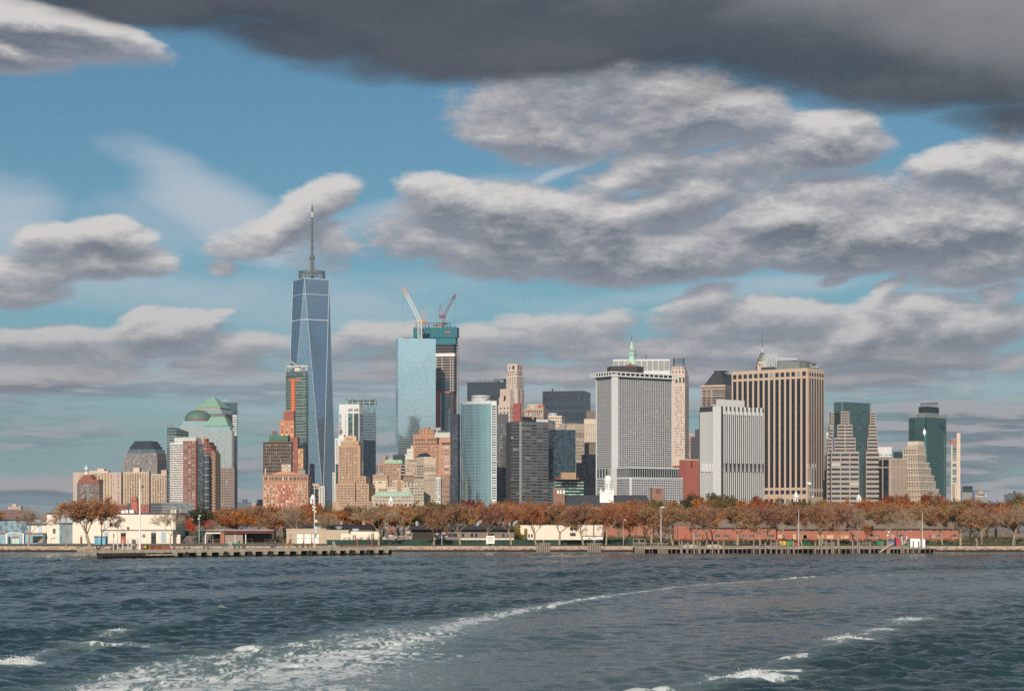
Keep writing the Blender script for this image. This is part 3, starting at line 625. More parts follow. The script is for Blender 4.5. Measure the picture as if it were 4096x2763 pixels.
b.grid(v, 'B', 1, 34, .9, .55, wb, q0=325, q1=900); b.finish(100)
b = B(5, 125, 235, 250, 635, 2700, 6, 'narrow white brick tower left of the tan stepped tower', 'city_building', 'office building')
v = b.vol('wall', white); b.vol('penthouse', white, L=172, C=236, z0=b.top, top=592, dy=2, dep=10); b.grid(v, 'A', 1, 22, .7, .45, wk, 138, 160, 650, 1180); b.vol('glass_annex', GLASS('dark slate glass', (0, 0, 0)), L=134, C=168, top=960, dy=-8, dep=7); b.finish(22)
water_tank(5, 199, 517, 592, 36, 2710, 0, 'water tank on the narrow white tower')
# --- tan art deco tower
b = B(5, 165, 442, 466, 728, 2420, 8, 'tan brick stepped tower with columns of paired windows', 'brick_tower', 'office building')
v = b.vol('wall', tanb); s1 = b.vol('setback', tanb, L=198, C=425, z0=b.top, top=668, dy=2); s2 = b.vol('top_block', M('pale tan brick', (.52, .35, .23)), L=234, C=392, z0=s1[5], top=622, dy=4)
o = b.add('roof_arc', MB().prism([(s2[0] + (s2[1] - s2[0]) * (.5 - .5 * math.cos(i * math.pi / 10)), s2[5] - 0 + 2.2 * math.sin(i * math.pi / 10)) for i in range(11)][::-1], -9, 0), M('pale tan brick', (0, 0, 0))); o.rotation_euler = (math.pi / 2, 0, 0); o.location = (0, 5, 0)
b.vol('attic_band', M('mosaic band', (.34, .30, .22)), L=197, C=426, top=690, bot=706, dy=1.6, dep=.4); b.grid(s2, 'A', 7, 1, .4, .5, wk, 268, 350)
b.grid(v, 'A', 6, 15, .62, .42, wd, 178, 410, 745, 1195, pair=.2); b.grid(v, 'B', 2, 15, .4, .42, wd, q0=745, q1=1195)
for i in range(5): b.vol('brick_pier', M('reddish pier', (.40, .20, .14)), L=243 + i * 29.5, C=247 + i * 29.5, top=745, bot=1195, dy=-.3, dep=.29)
r1 = b.vol('right_wing', tanb, L=390, C=514, top=1110, dy=-3.5, dep=24); b.grid(r1, 'A', 3, 3, .6, .42, wd, 395, 508, 1115, 1205, pair=.2)
r2 = b.vol('lower_wing', tanb, L=138, C=550, top=1203, dy=-6, dep=30); b.grid(r2, 'A', 9, 9, .6, .42, wd, 150, 540, 1215, 1500, pair=.2)
r3 = b.vol('base_wing', tanb, L=92, C=575, top=1425, dy=-9, dep=30); b.grid(r3, 'A', 11, 2, .55, .5, wd, 180, 570, 1430, 1495, pair=.2); b.vol('drain_line', dark, L=376, C=382, top=1180, bot=1500, dy=-9.4, dep=.3)
b.finish(100)
b = B(5, 480, 632, 636, 655, 2860, 2, 'dark reflecting lower glass slab between white hotel and cream buildings', d=20) if False else None
b = B(5, 550, 602, 602, 1195, 2500, 0, 'dark grey sliver of building right of the tan stepped tower', 'city_building', 'building', d=15); v = b.vol('wall', M('slate brick', (.12, .11, .12))); b.grid(v, 'A', 3, 9, .5, .5, wb, q0=1205, q1=1480); b.finish(27)

# --- tall pale mirror slab and the tower under construction
b = B(4, 247, 270, 634, 585, 3300, 78, 'pale mirror glass slab, smooth and light blue')
b.vol('glass_wall', GLASS('pale mirror glass', (.66, .80, .84), 4.1, 1.5, (.52, .64, .68), .05, .05, .95, .06, .05, .006))
MB().tube((0, 0, 0), (16, 0, -.8), .6, n=4).build('roof_gantry', steel, b.root, (b.w, 8, b.top + 1.5), math.pi / 2 + .3)
b = B(4, 440, 815, 848, 728, 3420, 12, 'unfinished tower with bare floors, white wrap and teal netting on top', 'unfinished_tower')
core = b.vol('core', M('shadowed concrete', (.06, .05, .055)), L=448, C=806, dy=3, top=640)  # near-black core colour stands in for the shade between the floors
conc = M('raw slab', (.50, .44, .40))
for j in range(18):
    y = 650 + j * 25.6
    if 715 < y < 765: continue
    b.vol('floor_slab', conc if y > 760 else M('dark slab', (.13, .11, .13)), L=440, C=815, R=848, top=y, bot=y + 5, dy=0)
for p in (640, 695, 775, 800): b.vol('column', conc, L=p - 2.5, C=p + 2.5, top=760, bot=1100, dy=.6, dep=2)
b.vol('white_wrap', M('white wrap', (.68, .64, .60), var=.08, scale=.3), L=438, C=815, R=846, top=728, bot=760, dy=-1.2)
b.vol('glass_panel', GLASS('teal panel glass', (.10, .19, .24), 4, 2), L=690, C=768, top=985, bot=1540, dy=-.8, dep=.7); b.vol('glass_panel', GLASS('navy glass', (.04, .07, .10), 4, 2), L=636, C=688, top=985, bot=1100, dy=-.8, dep=.7); b.vol('glass_panel', GLASS('pale strip glass', (.33, .42, .46), 4, 2), L=754, C=775, top=1262, bot=1540, dy=-1.2, dep=.3)
b.vol('red_hoist', M('red hoist', (.62, .05, .03), var=.4, scale=.4), L=634, C=665, top=1108, bot=1540, dy=-2.4, dep=1.5); b.vol('orange_rail', M('safety orange', (0, 0, 0)), L=634, C=776, top=1101, bot=1110, dy=-2, dep=1.5); b.vol('white_post', white, L=673, C=688, top=1110, bot=1540, dy=-1.6, dep=.6)
tn = M('teal netting', (.02, .15, .20), .8, var=.3, scale=.25)
b.vol('netting', tn, L=440, C=826, R=846, top=575, bot=642, dy=-2); b.vol('netting', tn, L=418, C=838, R=860, top=478, bot=575, dy=-4)
for i in range(22): b.vol('net_post', M('net post', (.015, .08, .11)), L=421 + i * 19, C=423 + i * 19, top=470, bot=580, dy=-4.8, dep=.6)
for p in (452, 500, 528, 560, 612, 640, 700, 740, 768): b.vol('screen_post', M('screen steel', (.10, .17, .20)), L=p, C=p + 3, top=432, bot=480, dy=2, dep=1)
for t in (432, 452): b.vol('screen_rail', M('screen steel', (0, 0, 0)), L=432, C=772, top=t, bot=t + 3, dy=2.2, dep=.8)
b.vol('site_shed', M('site white', (.6, .5, .42)), L=622, C=694, top=444, bot=480, dy=6, dep=8); b.vol('orange_deck', M('safety orange', (0, 0, 0)), L=645, C=740, top=438, bot=444, dy=5, dep=8); b.vol('orange_deck', M('safety orange', (0, 0, 0)), L=722, C=782, top=523, bot=533, dy=-5.2, dep=.8)
lat = MB(); xh = b.X(838, 22); wdt = (b.X(854, 22) - b.X(824, 22)) / 2; zt, n = b.Z(655, xh, 22), 60
for sx_ in (-1, 1):
    for sy_ in (-1, 1): lat.tube((sx_ * wdt, sy_ * 3, 0), (sx_ * wdt, sy_ * 3, zt), .55, n=4)
for i in range(n):
    za, zb_ = zt * i / n, zt * (i + 1) / n; s_ = 1 if i % 2 else -1
    lat.tube((-wdt * s_, -3, za), (wdt * s_, -3, zb_), .35, n=4).tube((-wdt, -3, zb_), (wdt, -3, zb_), .4, n=4).tube((-wdt, 3, zb_), (wdt, 3, zb_), .4, n=4)
lat.build('hoist_tower', M('hoist steel', (.26, .25, .26)), b.root, (xh, 22, 0)); b.finish()
def luffing(v, base, mast_top, jib_tip, cab, Y, zb, c1_, c2_, label, wd_=2.2):
    ox, oy, k = VW[v]; f = lambda p: Vector((wx(ox + p[0] / k, Y), Y, wz(oy + p[1] / k, Y)))
    P0_, P1_, P2_, P3_ = f(base), f(mast_top), f(jib_tip), f(cab)
    root = empty('luffing_crane', P0_, 0, label, 'crane', 'cranes on the unfinished tower'); o = P0_
    def lattice(a, b_, r, n, m):
        a = a - o; b_ = b_ - o; d = (b_ - a); L_ = d.length; d.normalize(); u = Vector((0, 1, 0)); w_ = d.cross(u).normalized()
        C_ = [u * r + w_ * r, u * r - w_ * r, u * -r - w_ * r, u * -r + w_ * r]
        for c in C_: m.tube(a + c, b_ + c, r * .2, n=4)
        for i in range(n):
            p = a + d * (L_ * i / n); q = a + d * (L_ * (i + 1) / n)
            for e in range(4): m.tube(p + C_[e], q + C_[(e + 1) % 4], r * .13, n=3)
        return m
    lattice(P0_, P1_, wd_, 8, MB()).build('mast', c1_, root)
    lattice(P1_, P2_, wd_ * .8, 16, MB()).build('jib', c1_ if c2_ is None else c1_, root)
    d = (P2_ - P1_); lattice(P1_ + d * .78, P2_, wd_ * .85, 4, MB()).build('jib_head', c2_, root)
    m = MB(); a = P1_ - o; c = P3_ - o; m.box(a.x - 3 if c.x > a.x else c.x, c.x if c.x > a.x else a.x + 3, a.y - 2.5, a.y + 2.5, a.z - 3, a.z + 1.5); m.build('machine_deck', c2_, root)
    top = Vector((a.x + (c.x - a.x) * .8, a.y, a.z + 19)); m = MB(); m.tube(a, top, .6, n=4).tube(Vector((c.x, c.y, a.z)), top, .6, n=4); m.build('a_frame', c2_, root)
    MB().tube(top, a + (P2_ - P1_) * .93, .22, n=3).build('pendant_cable', steel, root); tp = P2_ - o; MB().tube(tp, tp - Vector((0, 0, 70)), .12, n=3).build('hoist_cable', steel, root)
luffing(4, (483, 590), (480, 415), (318, 95), (541, 400), 3380, 0, M('crane white', (.66, .66, .66)), M('crane orange', (.5, .24, .12)), 'white and orange crane leaning up to the left', 3.2)
luffing(4, (709, 480), (712, 372), (826, 162), (668, 385), 3440, 0, M('crane maroon', (.24, .06, .10)), M('crane dark red', (.20, .05, .08)), 'maroon crane leaning up to the right', 2.0)
# ------------------------------------------------------------------ Manhattan, middle and right
# brown art deco tower and neighbours
b = B(5, 1108, 1400, 1437, 588, 2720, 8, 'brown brick tower with a crenellated stepped top in front of the mirror slab', 'brick_tower')
bd = M('deco brick', (.40, .21, .125)); v = b.vol('wall', bd); s1 = b.vol('setback', bd, L=1183, C=1368, z0=b.top, top=525, dy=3, dep=18); s2 = b.vol('top_block', bd, L=1236, C=1305, z0=s1[5], top=493, dy=5, dep=10)
for i in range(9): b.vol('crenel', M('deco cap', (.50, .33, .22)), L=1112 + i * 34, C=1120 + i * 34, z0=b.top, top=578, dy=-.3, dep=2)
for i in range(5): b.vol('crenel', M('deco cap', (0, 0, 0)), L=1187 + i * 42, C=1195 + i * 42, z0=s1[5], top=518, dy=2.7, dep=2)
b.grid(s2, 'A', 2, 2, .35, .4, wk); b.grid(s1, 'A', 4, 2, .3, .4, wk); b.grid(v, 'A', 7, 1, .62, .8, wk, 1125, 1395, 635, 672, pair=.22); b.grid(v, 'A', 7, 1, .62, .8, wk, 1125, 1395, 690, 718, pair=.22)
b.grid(v, 'A', 7, 19, .62, .45, wd, 1125, 1395, 728, 1300, pair=.22)
r = b.vol('right_wing', bd, L=1325, C=1450, top=715, dy=-4, dep=20); b.grid(r, 'A', 2, 18, .5, .45, wd, 1340, 1430, 730, 1300, pair=.2); b.finish(100)
b = B(5, 1432, 1572, 1575, 622, 2650, 3, 'plain brown slab with a white rooftop plant against the dark grid tower')
bt = M('bronze brick', (.43, .24, .15)); v = b.vol('wall', bt); t = b.vol('plant_room', M('plant white', (.50, .50, .46)), L=1378, C=1568, z0=b.top, top=560, dy=3, dep=14); b.vol('plant_room', M('plant grey', (.36, .33, .28)), L=1392, C=1450, z0=t[5], top=500, dy=5, dep=8)
for i in range(3): b.vol('fan_box', black, L=1412 + i * 32, C=1438 + i * 32, top=535, bot=555, dy=2.5, dep=.5)
b.vol('dark_storey', wk, L=1462, C=1570, top=690, bot=712, dy=-.3, dep=.25); b.grid(v, 'A', 1, 12, .5, .4, wl, 1455, 1475, 730, 1200); b.grid(v, 'A', 1, 12, .85, .4, wl, 1492, 1562, 730, 1200); b.finish(24)
# beige cluster
b = B(5, 665, 955, 1000, 955, 2560, 8, 'brown and cream apartment building with a bright green mansard roof', 'mansard_building', 'building')
br = M('warm brown brick', (.36, .22, .14)); v = b.vol('wall', br); lb = b.vol('left_wing', br, L=665, C=742, top=955, dy=-1.5, dep=12); z = b.top
x0, x1 = b.X(742), b.w + 2; b.add('mansard_roof', MB().prism([(x0, -1), (x1, -1), (x1, b.d), (x0, b.d)], z, b.Z(905), [(x0 + 1.5, 2), (x1 - 1.5, 2), (x1 - 1.5, b.d - 2), (x0 + 1.5, b.d - 2)]), M('bright mint', (.22, .45, .30), var=.12))
for i in range(4): b.vol('dormer', cream, L=757 + i * 54, C=783 + i * 54, top=918, bot=950, dy=-1.6, dep=3)
b.vol('rooftop_box', dark, L=852, C=985, z0=b.Z(906), top=840, dy=6, dep=12); b.vol('attic', br, L=722, C=760, z0=z, top=862, dy=3, dep=10); b.vol('attic', cream2, L=770, C=850, z0=b.Z(906), top=896, dy=5, dep=6)
b.grid(v, 'A', 3, 6, .5, .5, wl, 755, 835, 970, 1190, pair=.2); b.grid(v, 'A', 2, 6, .5, .5, wl, 855, 945, 970, 1190, pair=.2); b.grid(lb, 'A', 1, 4, .6, .5, wd, 675, 735, 970, 1110, pair=.2); b.vol('dark_slot', wk, L=833, C=843, top=950, bot=1240, dy=-.4, dep=.35)
for j in range(4): b.vol('fire_stair', white, L=952, C=992, top=968 + j * 38, bot=975 + j * 38, dy=-1.5, dep=1)
b.finish(60); water_tank(5, 777, 838, 895, 34, 2565, 0, 'water tank beside the green mansard roof')
b = B(5, 1030, 1150, 1156, 725, 2760, 3, 'small white stepped blocks left of the brown deco tower', 'city_building', 'building')
v = b.vol('wall', cream, L=1075, C=1150); s = b.vol('step_wall', M('off white stucco', (.55, .50, .44)), top=765, dy=-3, dep=12); b.vol('roof_slab', white, L=1028, C=1152, top=800, bot=806, dy=-4, dep=4); u = b.vol('long_wing', white, L=990, C=1292, top=836, dy=-14, dep=10); b.grid(u, 'A', 14, 1, .55, .35, wd, q0=842, q1=860); b.finish(30)
b = B(5, 1000, 1180, 1185, 893, 2540, 2, 'beige office block between the mansard roof and the black roofed hall', 'city_building', 'office building')
v = b.vol('wall', M('beige stone', (.42, .31, .23))); b.vol('cornice', cream2, top=940, bot=948, dy=-.8, dep=.8); b.grid(v, 'A', 6, 5, .62, .55, wl, 1003, 1145, 965, 1120, pair=.22); b.grid(v, 'A', 7, 1, .6, .6, wd, 1003, 1175, 905, 935); b.finish(67)
b = B(5, 1150, 1240, 1392, 880, 2500, 64, 'long cream stone office block with a black hipped roof and columns', 'stone_building', 'office building')
v = b.vol('wall', cream2); t = b.vol('attic', cream2, L=1152, C=1242, R=1345, z0=b.top, top=866, dy=1); z = t[5]
b.add('roof', MB().prism([(t[0] - 4, t[2]), (t[1], t[2]), (t[1], t[3]), (t[0] - 4, t[3])], z, z + 5, [(t[0], t[2] + 5), (t[1] - 6, t[2] + 5), (t[1] - 6, t[3] - 5), (t[0], t[3] - 5)]), black)
for z_, e in ((968, 1.2), (1095, .8), (1155, .5)): b.vol('cornice', cream, R=1393, top=z_, bot=z_ + 7, dy=-e)
b.grid(v, 'B', 9, 1, .35, .9, wk, q0=985, q1=1060); b.grid(v, 'A', 4, 12, .4, .55, wd, q0=1000, q1=1400); b.grid(v, 'B', 10, 14, .4, .55, wd, q0=1085, q1=1440); b.finish(100)
b = B(5, 985, 1122, 1240, 1097, 2440, 52, 'bright cream corner building with deep cornices below the black roofed block', 'stone_building', 'building')
v = b.vol('wall', M('bright cream', (.60, .50, .38))); b.vol('top_storey', br, top=1112, bot=1140, dy=-.3)
for z_, e in ((1095, 1.6), (1142, 1.2), (1165, .7), (1250, .9), (1345, .7)): b.vol('cornice', M('brown cornice', (.20, .13, .09)) if z_ == 1165 else cream, top=z_, bot=z_ + 7, dy=-e)
b.grid(v, 'A', 3, 7, .4, .5, wd, q0=1175, q1=1430, mx=1); b.grid(v, 'B', 6, 7, .38, .5, wd, q0=1175, q1=1430); b.finish(63)
b = B(5, 600, 784, 800, 1093, 2450, 6, 'cream and brown mansion block at the left end of the beige cluster', 'stone_building', 'building')
v = b.vol('wall', M('bright cream', (0, 0, 0))); b.vol('top_storey', br, top=1096, bot=1145, dy=-.3, dep=4); b.vol('cornice', cream, top=1090, bot=1097, dy=-1, dep=3); b.vol('cornice', cream, top=1146, bot=1154, dy=-1.2, dep=3); b.vol('rooftop_box', M('tin roof', (.28, .33, .34)), L=678, C=736, z0=b.top, top=1063, dy=4, dep=8)
b.grid(v, 'A', 6, 1, .5, .6, wl, q0=1103, q1=1140); b.grid(v, 'A', 1, 6, .6, .5, wd, 610, 632, 1170, 1420); b.grid(v, 'A', 2, 1, .6, .8, wd, 668, 715, 1175, 1200); b.grid(v, 'A', 1, 6, .6, .5, wd, 755, 778, 1170, 1420); b.finish(30)
b = B(5, 845, 984, 990, 1160, 2480, 2, 'brown sided narrow block in the middle of the beige cluster', 'stone_building', 'building'); v = b.vol('wall', cream); b.vol('side_wall', br, L=905, C=955, top=1165, bot=1300, dy=-.6, dep=.5); b.grid(v, 'A', 2, 3, .5, .4, wd, 850, 905, 1180, 1300, pair=.2); b.grid(v, 'A', 1, 3, .5, .4, wd, 958, 982, 1180, 1300); b.finish(18)
b = B(5, 790, 908, 912, 1242, 2400, 3, 'small cream block with five arched openings above the mint roofed hall', 'stone_building', 'building', d=12); v = b.vol('wall', cream2); b.vol('side_shed', cream, L=970, C=1060, top=1252, dy=2, dep=8); b.vol('side_shed', br, L=668, C=758, top=1262, dy=2, dep=8); b.grid(v, 'A', 5, 1, .45, .7, wk, 800, 900, 1252, 1272); b.finish(5)
b = B(5, 585, 1118, 1122, 1357, 2330, 2, 'long cream hall with a mint green hipped roof and arched windows', 'ferry_hall', 'building', d=34)
v = b.vol('wall', M('hall stone', (.46, .38, .30))); z = b.top; x0, x1 = b.X(603), b.X(1102)
b.add('roof', MB().prism([(x0, .5), (x1, .5), (x1, 20), (x0, 20)], z, b.Z(1300), [(b.X(640), 9), (b.X(1070), 9), (b.X(1070), 13), (b.X(640), 13)]), M('pale mint roof', (.33, .48, .36), var=.12))
for i in range(9): b.vol('dormer', M('dormer white', (.5, .5, .45)), L=655 + i * 46, C=676 + i * 46, top=1326, bot=1342, dy=2.5, dep=5)
b.vol('cornice', cream2, L=583, C=1122, top=1356, bot=1362, dy=-.8, dep=3); b.vol('cornice', cream2, L=583, C=1122, top=1398, bot=1404, dy=-1, dep=1); b.grid(v, 'A', 20, 1, .55, .8, wb, 625, 1095, 1364, 1388); b.grid(v, 'A', 10, 1, .5, .7, wb, 625, 1095, 1408, 1434, pair=.2); b.grid(v, 'A', 9, 1, .5, .8, wk, 625, 1095, 1450, 1490); b.finish(60)
b = B(5, 1387, 1450, 1452, 1122, 2470, 2, 'white slab with dark strip windows right of the cream office block', 'city_building', 'building', d=14); v = b.vol('wall', white); b.grid(v, 'A', 2, 12, .7, .45, wk, q0=1140, q1=1420); b.finish(24)
b = B(5, 1440, 1566, 1568, 1097, 2480, 3, 'lower brown brick block beneath the bronze slab', 'city_building', 'building', d=14); v = b.vol('wall', M('dusty brown', (.30, .19, .14))); w2 = b.vol('front_wing', M('dusty brown', (0, 0, 0)), L=1462, top=1210, dy=-3, dep=3); b.grid(v, 'A', 8, 3, .3, .5, wd, q0=1105, q1=1200); b.grid(w2, 'A', 8, 8, .35, .5, wd); b.finish(88)

# --- dark grid tower, curved mirror tower
b = B(6, 55, 132, 155, 600, 2460, 25, 'dark grid tower hard against the left side of the curved mirror tower')
v = b.vol('wall', M('navy wall', (.03, .04, .06), .5), top=605); b.grid(v, 'A', 6, 28, .82, .72, WIN('smoky pane', (.05, .06, .075), .1, (.16, .17, .18)), 58, 132, 705, 1480)
for i in range(7): b.vol('louvre_fin', M('louvre grey', (.09, .10, .12)), L=60 + i * 11, C=62 + i * 11, top=612, bot=690, dy=-.5, dep=.4)
b.finish(100)
Y17 = 2400; uX = lambda p: wx(1780 + p / 2.571, Y17); uZ = lambda p: wz(1420 + p / 2.571, Y17) - 2
root = empty('curved_tower', (uX(475), Y17, 2), 0, 'curved teal mirror tower with a white edge and round rooftop crown', 'skyscraper')
ox_ = uX(475); R_ = (uX(475) - uX(155)) ; arc = []
for i in range(25):
    t = math.radians(-8 + 98 * i / 24.0); arc.append((0 - R_ * math.sin(t) * 1.0 * 1.0 if False else -R_ * (1 - math.cos(math.radians(90 * i / 24.0))) , -R_ * .42 * (math.sin(math.radians(90 * i / 24.0)) if False else 0)))
arc = [(-R_ + R_ * math.sin(math.radians(90) * i / 24.0), R_ * .85 * (1 - math.cos(math.radians(90) * (1 - i / 24.0))) * -1 + R_ * .85 * 0) for i in range(25)]
arc = [(-R_ + R_ * (1 - math.cos(math.radians(90) * i / 24.0)) , 40 - 40 * math.sin(math.radians(90) * i / 24.0)) for i in range(25)]
zt = uZ(500); zw = uZ(470)
MB().prism(arc + [(0, 45), (-R_, 45)], 0, zt).build('curved_glass', GLASS('teal mirror glass', (.40, .55, .57), 3.9, 1.5, (.20, .32, .35), .12, .10, .92, .10, .06, .012), root)
MB().prism([(x - .3, y - .3) for x, y in arc] + [(0, 45), (-R_, 45)], zt, zw).build('crown_band', M('silver band', (.50, .52, .53), .4), root)
xe = uX(530) - ox_; MB().prism([(0.05, -.4), (xe, 1.5), (xe, 44), (0.05, 44)], 0, zw - .05).build('white_edge', M('white metal', (.66, .66, .66), .5, var=.03), root)
for j in range(37):
    zz = uZ(520 + j * 26.2); 
    if zz < 4: break
    MB().prism([(xe * .14, -.75), (xe * .88, .75), (xe * .88, 1.7), (xe * .14, .2)], zz - 1.6, zz).build('edge_window', wb, root)
cx = uX(365) - ox_; r = (uX(465) - uX(265)) / 2; cy = 26
MB().lathe([(r * .92, zw), (r, uZ(440)), (r, uZ(405)), (r * .75, uZ(403)), (.01, uZ(403))], (cx, cy), 32).build('rooftop_drum', M('drum white', (.48, .49, .50), .5), root)
MB().lathe([(r * 1.02, uZ(432)), (r * 1.02, uZ(418))], (cx, cy), 32).build('drum_band', M('drum band', (.25, .28, .30)), root)
m = MB(); m.tube((cx, cy, uZ(403)), (cx, cy, uZ(325)), .5)
for i in range(9): m.tube((cx - r * .8 + i * r * .2, cy - r * .3, uZ(403)), (cx - r * .8 + i * r * .2, cy - r * .3, uZ(375 + (i * 7) % 18)), .22, n=4)
m.build('antenna', steel, root)
for s_ in (-1, 1): MB().tube((cx + 6 + 22 * (s_ > 0), 3, zw), (cx + 12 + 18 * (s_ > 0), 6, uZ(440)), .8, n=4).build('roof_strut', dark, root)
b = B(6, 533, 648, 652, 605, 2620, 2, 'dark stone slab peeping out right of the white edged curved tower', d=20); dk = M('charcoal stone', (.085, .08, .085)); v = b.vol('wall', dk); b.grid(v, 'A', 7, 27, .55, .5, wb, 536, 645, 705, 1480); b.vol('dark_face', black, L=592, C=652, top=845, dy=-3, dep=2.5); b.finish(100)
# --- grey banded tower
b = B(6, 628, 765, 1063, 683, 2430, 58, 'grey office tower with rows of strip windows and a gridded rooftop box')
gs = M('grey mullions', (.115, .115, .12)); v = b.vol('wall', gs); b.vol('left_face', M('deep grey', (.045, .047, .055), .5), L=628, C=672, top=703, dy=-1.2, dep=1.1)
b.grid(v, 'B', 5, 26, .90, .50, WIN('strip pane', (.035, .042, .055), .16, (.20, .19, .18)), q0=705, q1=1500, pair=0); b.grid(v, 'A', 3, 26, .92, .5, wk, 675, 762, 705, 1500)
for j in range(26): 
    if j % 2 == 0: b.vol('spandrel_line', M('pale spandrel', (.27, .26, .26)), top=735 + j * 30.2, bot=740 + j * 30.2, dy=-.25) if j < 26 else None
b.vol('corner_post', M('pale spandrel', (0, 0, 0)), L=764, C=768, top=683, dy=-.5, dep=.8)
p = b.vol('penthouse', M('plant black', (.03, .03, .03)), L=790, C=800, R=938, z0=b.top, top=632, dy=6); b.grid(p, 'B', 6, 2, .85, .8, wk); b.vol('roof_rim', gs, top=680, bot=690, dy=-.6); b.finish(100)
# --- large black tower behind, tall cream towers
b = B(6, 228, 718, 790, 273, 3300, 14, 'broad black office tower behind the curved mirror tower')
v = b.vol('wall', M('black curtain wall', (.022, .032, .05), .3)); b.grid(v, 'A', 1, 26, .985, .32, WIN('long black pane', (.03, .045, .06), .0), q0=345, q1=1200); b.grid(v, 'B', 1, 26, .97, .32, WIN('long black pane', (0, 0, 0)), q0=345, q1=1200)
p = b.vol('penthouse', M('plant black', (0, 0, 0)), L=498, C=610, z0=b.top, top=240, dy=10, dep=20); b.grid(p, 'A', 5, 2, .8, .7, wb)
for x_ in (350, 370, 415): MB().tube((0, 0, 0), (0, 0, 12 if x_ == 415 else 6), .3).build('antenna', steel, b.root, (b.X(x_, 8), 8, b.top))
b.finish(60)
b = B(6, 642, 742, 795, 88, 3080, 30, 'tallest cream stone tower with a buttressed chamfered top')
cs = M('blush limestone', (.53, .42, .36), var=.05); v = b.vol('wall', cs); s1 = b.vol('shoulder', cs, L=630, C=742, R=808, top=215, dy=-3); s2 = b.vol('lower_wall', cs, L=628, C=745, R=820, top=345, dy=-5)
b.grid(v, 'A', 1, 1, .8, .9, wk, 690, 716, 105, 148); b.grid(v, 'A', 1, 1, .5, .9, wk, 658, 672, 112, 148); b.grid(v, 'B', 2, 1, .3, .9, wk, q0=105, q1=150); b.grid(v, 'A', 5, 2, .5, .55, wd, q0=160, q1=212); b.grid(s1, 'A', 6, 5, .45, .45, wd, q0=222, q1=345); b.grid(v, 'B', 4, 2, .5, .55, wd, q0=160, q1=212); b.grid(s1, 'B', 5, 5, .45, .45, wd, q0=222, q1=345); b.grid(s2, 'B', 2, 14, .4, .45, wd, q0=350, q1=700); b.finish(80)
b = B(6, 565, 668, 706, 346, 2900, 35, 'stocky cream stone tower with fluted top and one tall dark window')
v = b.vol('wall', cs); s1 = b.vol('shoulder', cs, L=555, C=668, R=716, top=430, dy=-2); s2 = b.vol('lower_wall', cs, L=546, C=668, R=720, top=510, dy=-4)
for i in range(6): b.vol('flute_shade', M('shaded fluting', (.40, .31, .26)), L=572 + i * 17, C=575 + i * 17, top=362, bot=430, dy=-.4, dep=.4)  # darker strips put the shade of the fluting into the colour
b.grid(s1, 'A', 1, 1, .8, .9, wk, 603, 626, 415, 468); b.grid(s2, 'A', 3, 6, .3, .4, wk, 555, 665, 520, 800); b.grid(s2, 'B', 3, 6, .3, .4, wk, q0=520, q1=800)
b.vol('scaffold_net', M('red scaffold', (.30, .08, .07), var=.4, scale=.6), L=700, C=772, top=495, bot=720, dy=-4, dep=4); b.finish(37)
b = B(6, 820, 1012, 1058, 542, 2760, 14, 'tan flat topped building with tall windows and red rooftop vent')
v = b.vol('wall', M('tan limestone', (.38, .28, .21))); p = b.vol('penthouse', cream2, L=850, C=1000, z0=b.top, top=507, dy=5, dep=14); b.vol('red_vent', M('vent red', (.5, .05, .04)), L=955, C=990, z0=b.top, top=510, dy=4, dep=.9); b.grid(p, 'A', 7, 1, .4, .5, wk)
b.grid(v, 'A', 8, 1, .55, .7, wk, 825, 1005, 565, 590); b.grid(v, 'A', 8, 1, .55, .8, wl, 825, 1005, 592, 625); b.grid(v, 'A', 8, 2, .5, .6, wd, 825, 1005, 632, 690); b.grid(v, 'B', 3, 3, .5, .6, wd, q0=570, q1=690); b.finish(48)
b = B(6, 938, 1062, 1133, 662, 2560, 10, 'low silver block with vertical white strips behind the grey banded tower', 'office_block', 'office building'); v = b.vol('wall', M('silver strip', (.45, .46, .49))); b.grid(v, 'A', 9, 1, .45, .95, wb); b.grid(v, 'B', 4, 1, .5, .95, wb); b.finish(13)
b = B(6, 1060, 1200, 1238, 622, 2740, 10, 'pale cream building with a steel rooftop cylinder', 'stone_building', 'office building'); v = b.vol('wall', cream2); b.grid(v, 'A', 6, 4, .4, .5, wd, q0=630, q1=760); cx = b.X(1108, 8); b.add('rooftop_cylinder', MB().lathe([(6.5, b.top), (6.5, b.Z(592)), (0, b.Z(592))], (cx, 8), 20), M('galvanised', (.36, .40, .44), .4)); b.vol('cornice', cream, top=640, bot=645, dy=-1); b.finish(24)
b = B(6, 1128, 1240, 1242, 705, 2650, 3, 'small grey brown box with a sloping side under the black tower', 'office_block', 'building', d=12); b.vol('wall', M('mud stucco', (.26, .23, .20)), L=1175); b.vol('sloped_wall', M('taupe stone', (.32, .25, .21)), L=1128, C=1172, top=740, dy=1, dep=9); b.vol('roof_parapet', cream, L=1174, C=1241, top=703, bot=709, dy=-.4, dep=3)
b = B(6, 1003, 1425, 1497, 366, 3150, 14, 'broad black office tower left of the white gridded tower')
v = b.vol('wall', M('black curtain wall', (0, 0, 0))); b.grid(v, 'A', 22, 1, .45, .6, wk, 1012, 1420, 430, 455); b.grid(v, 'A', 1, 14, .98, .3, WIN('long black pane', (0, 0, 0)), q0=475, q1=1000); b.vol('penthouse', grey, L=1045, C=1098, z0=b.top, top=342, dy=8, dep=12); b.grid(v, 'B', 4, 1, .4, .6, wl, q0=430, q1=455); b.finish(45)
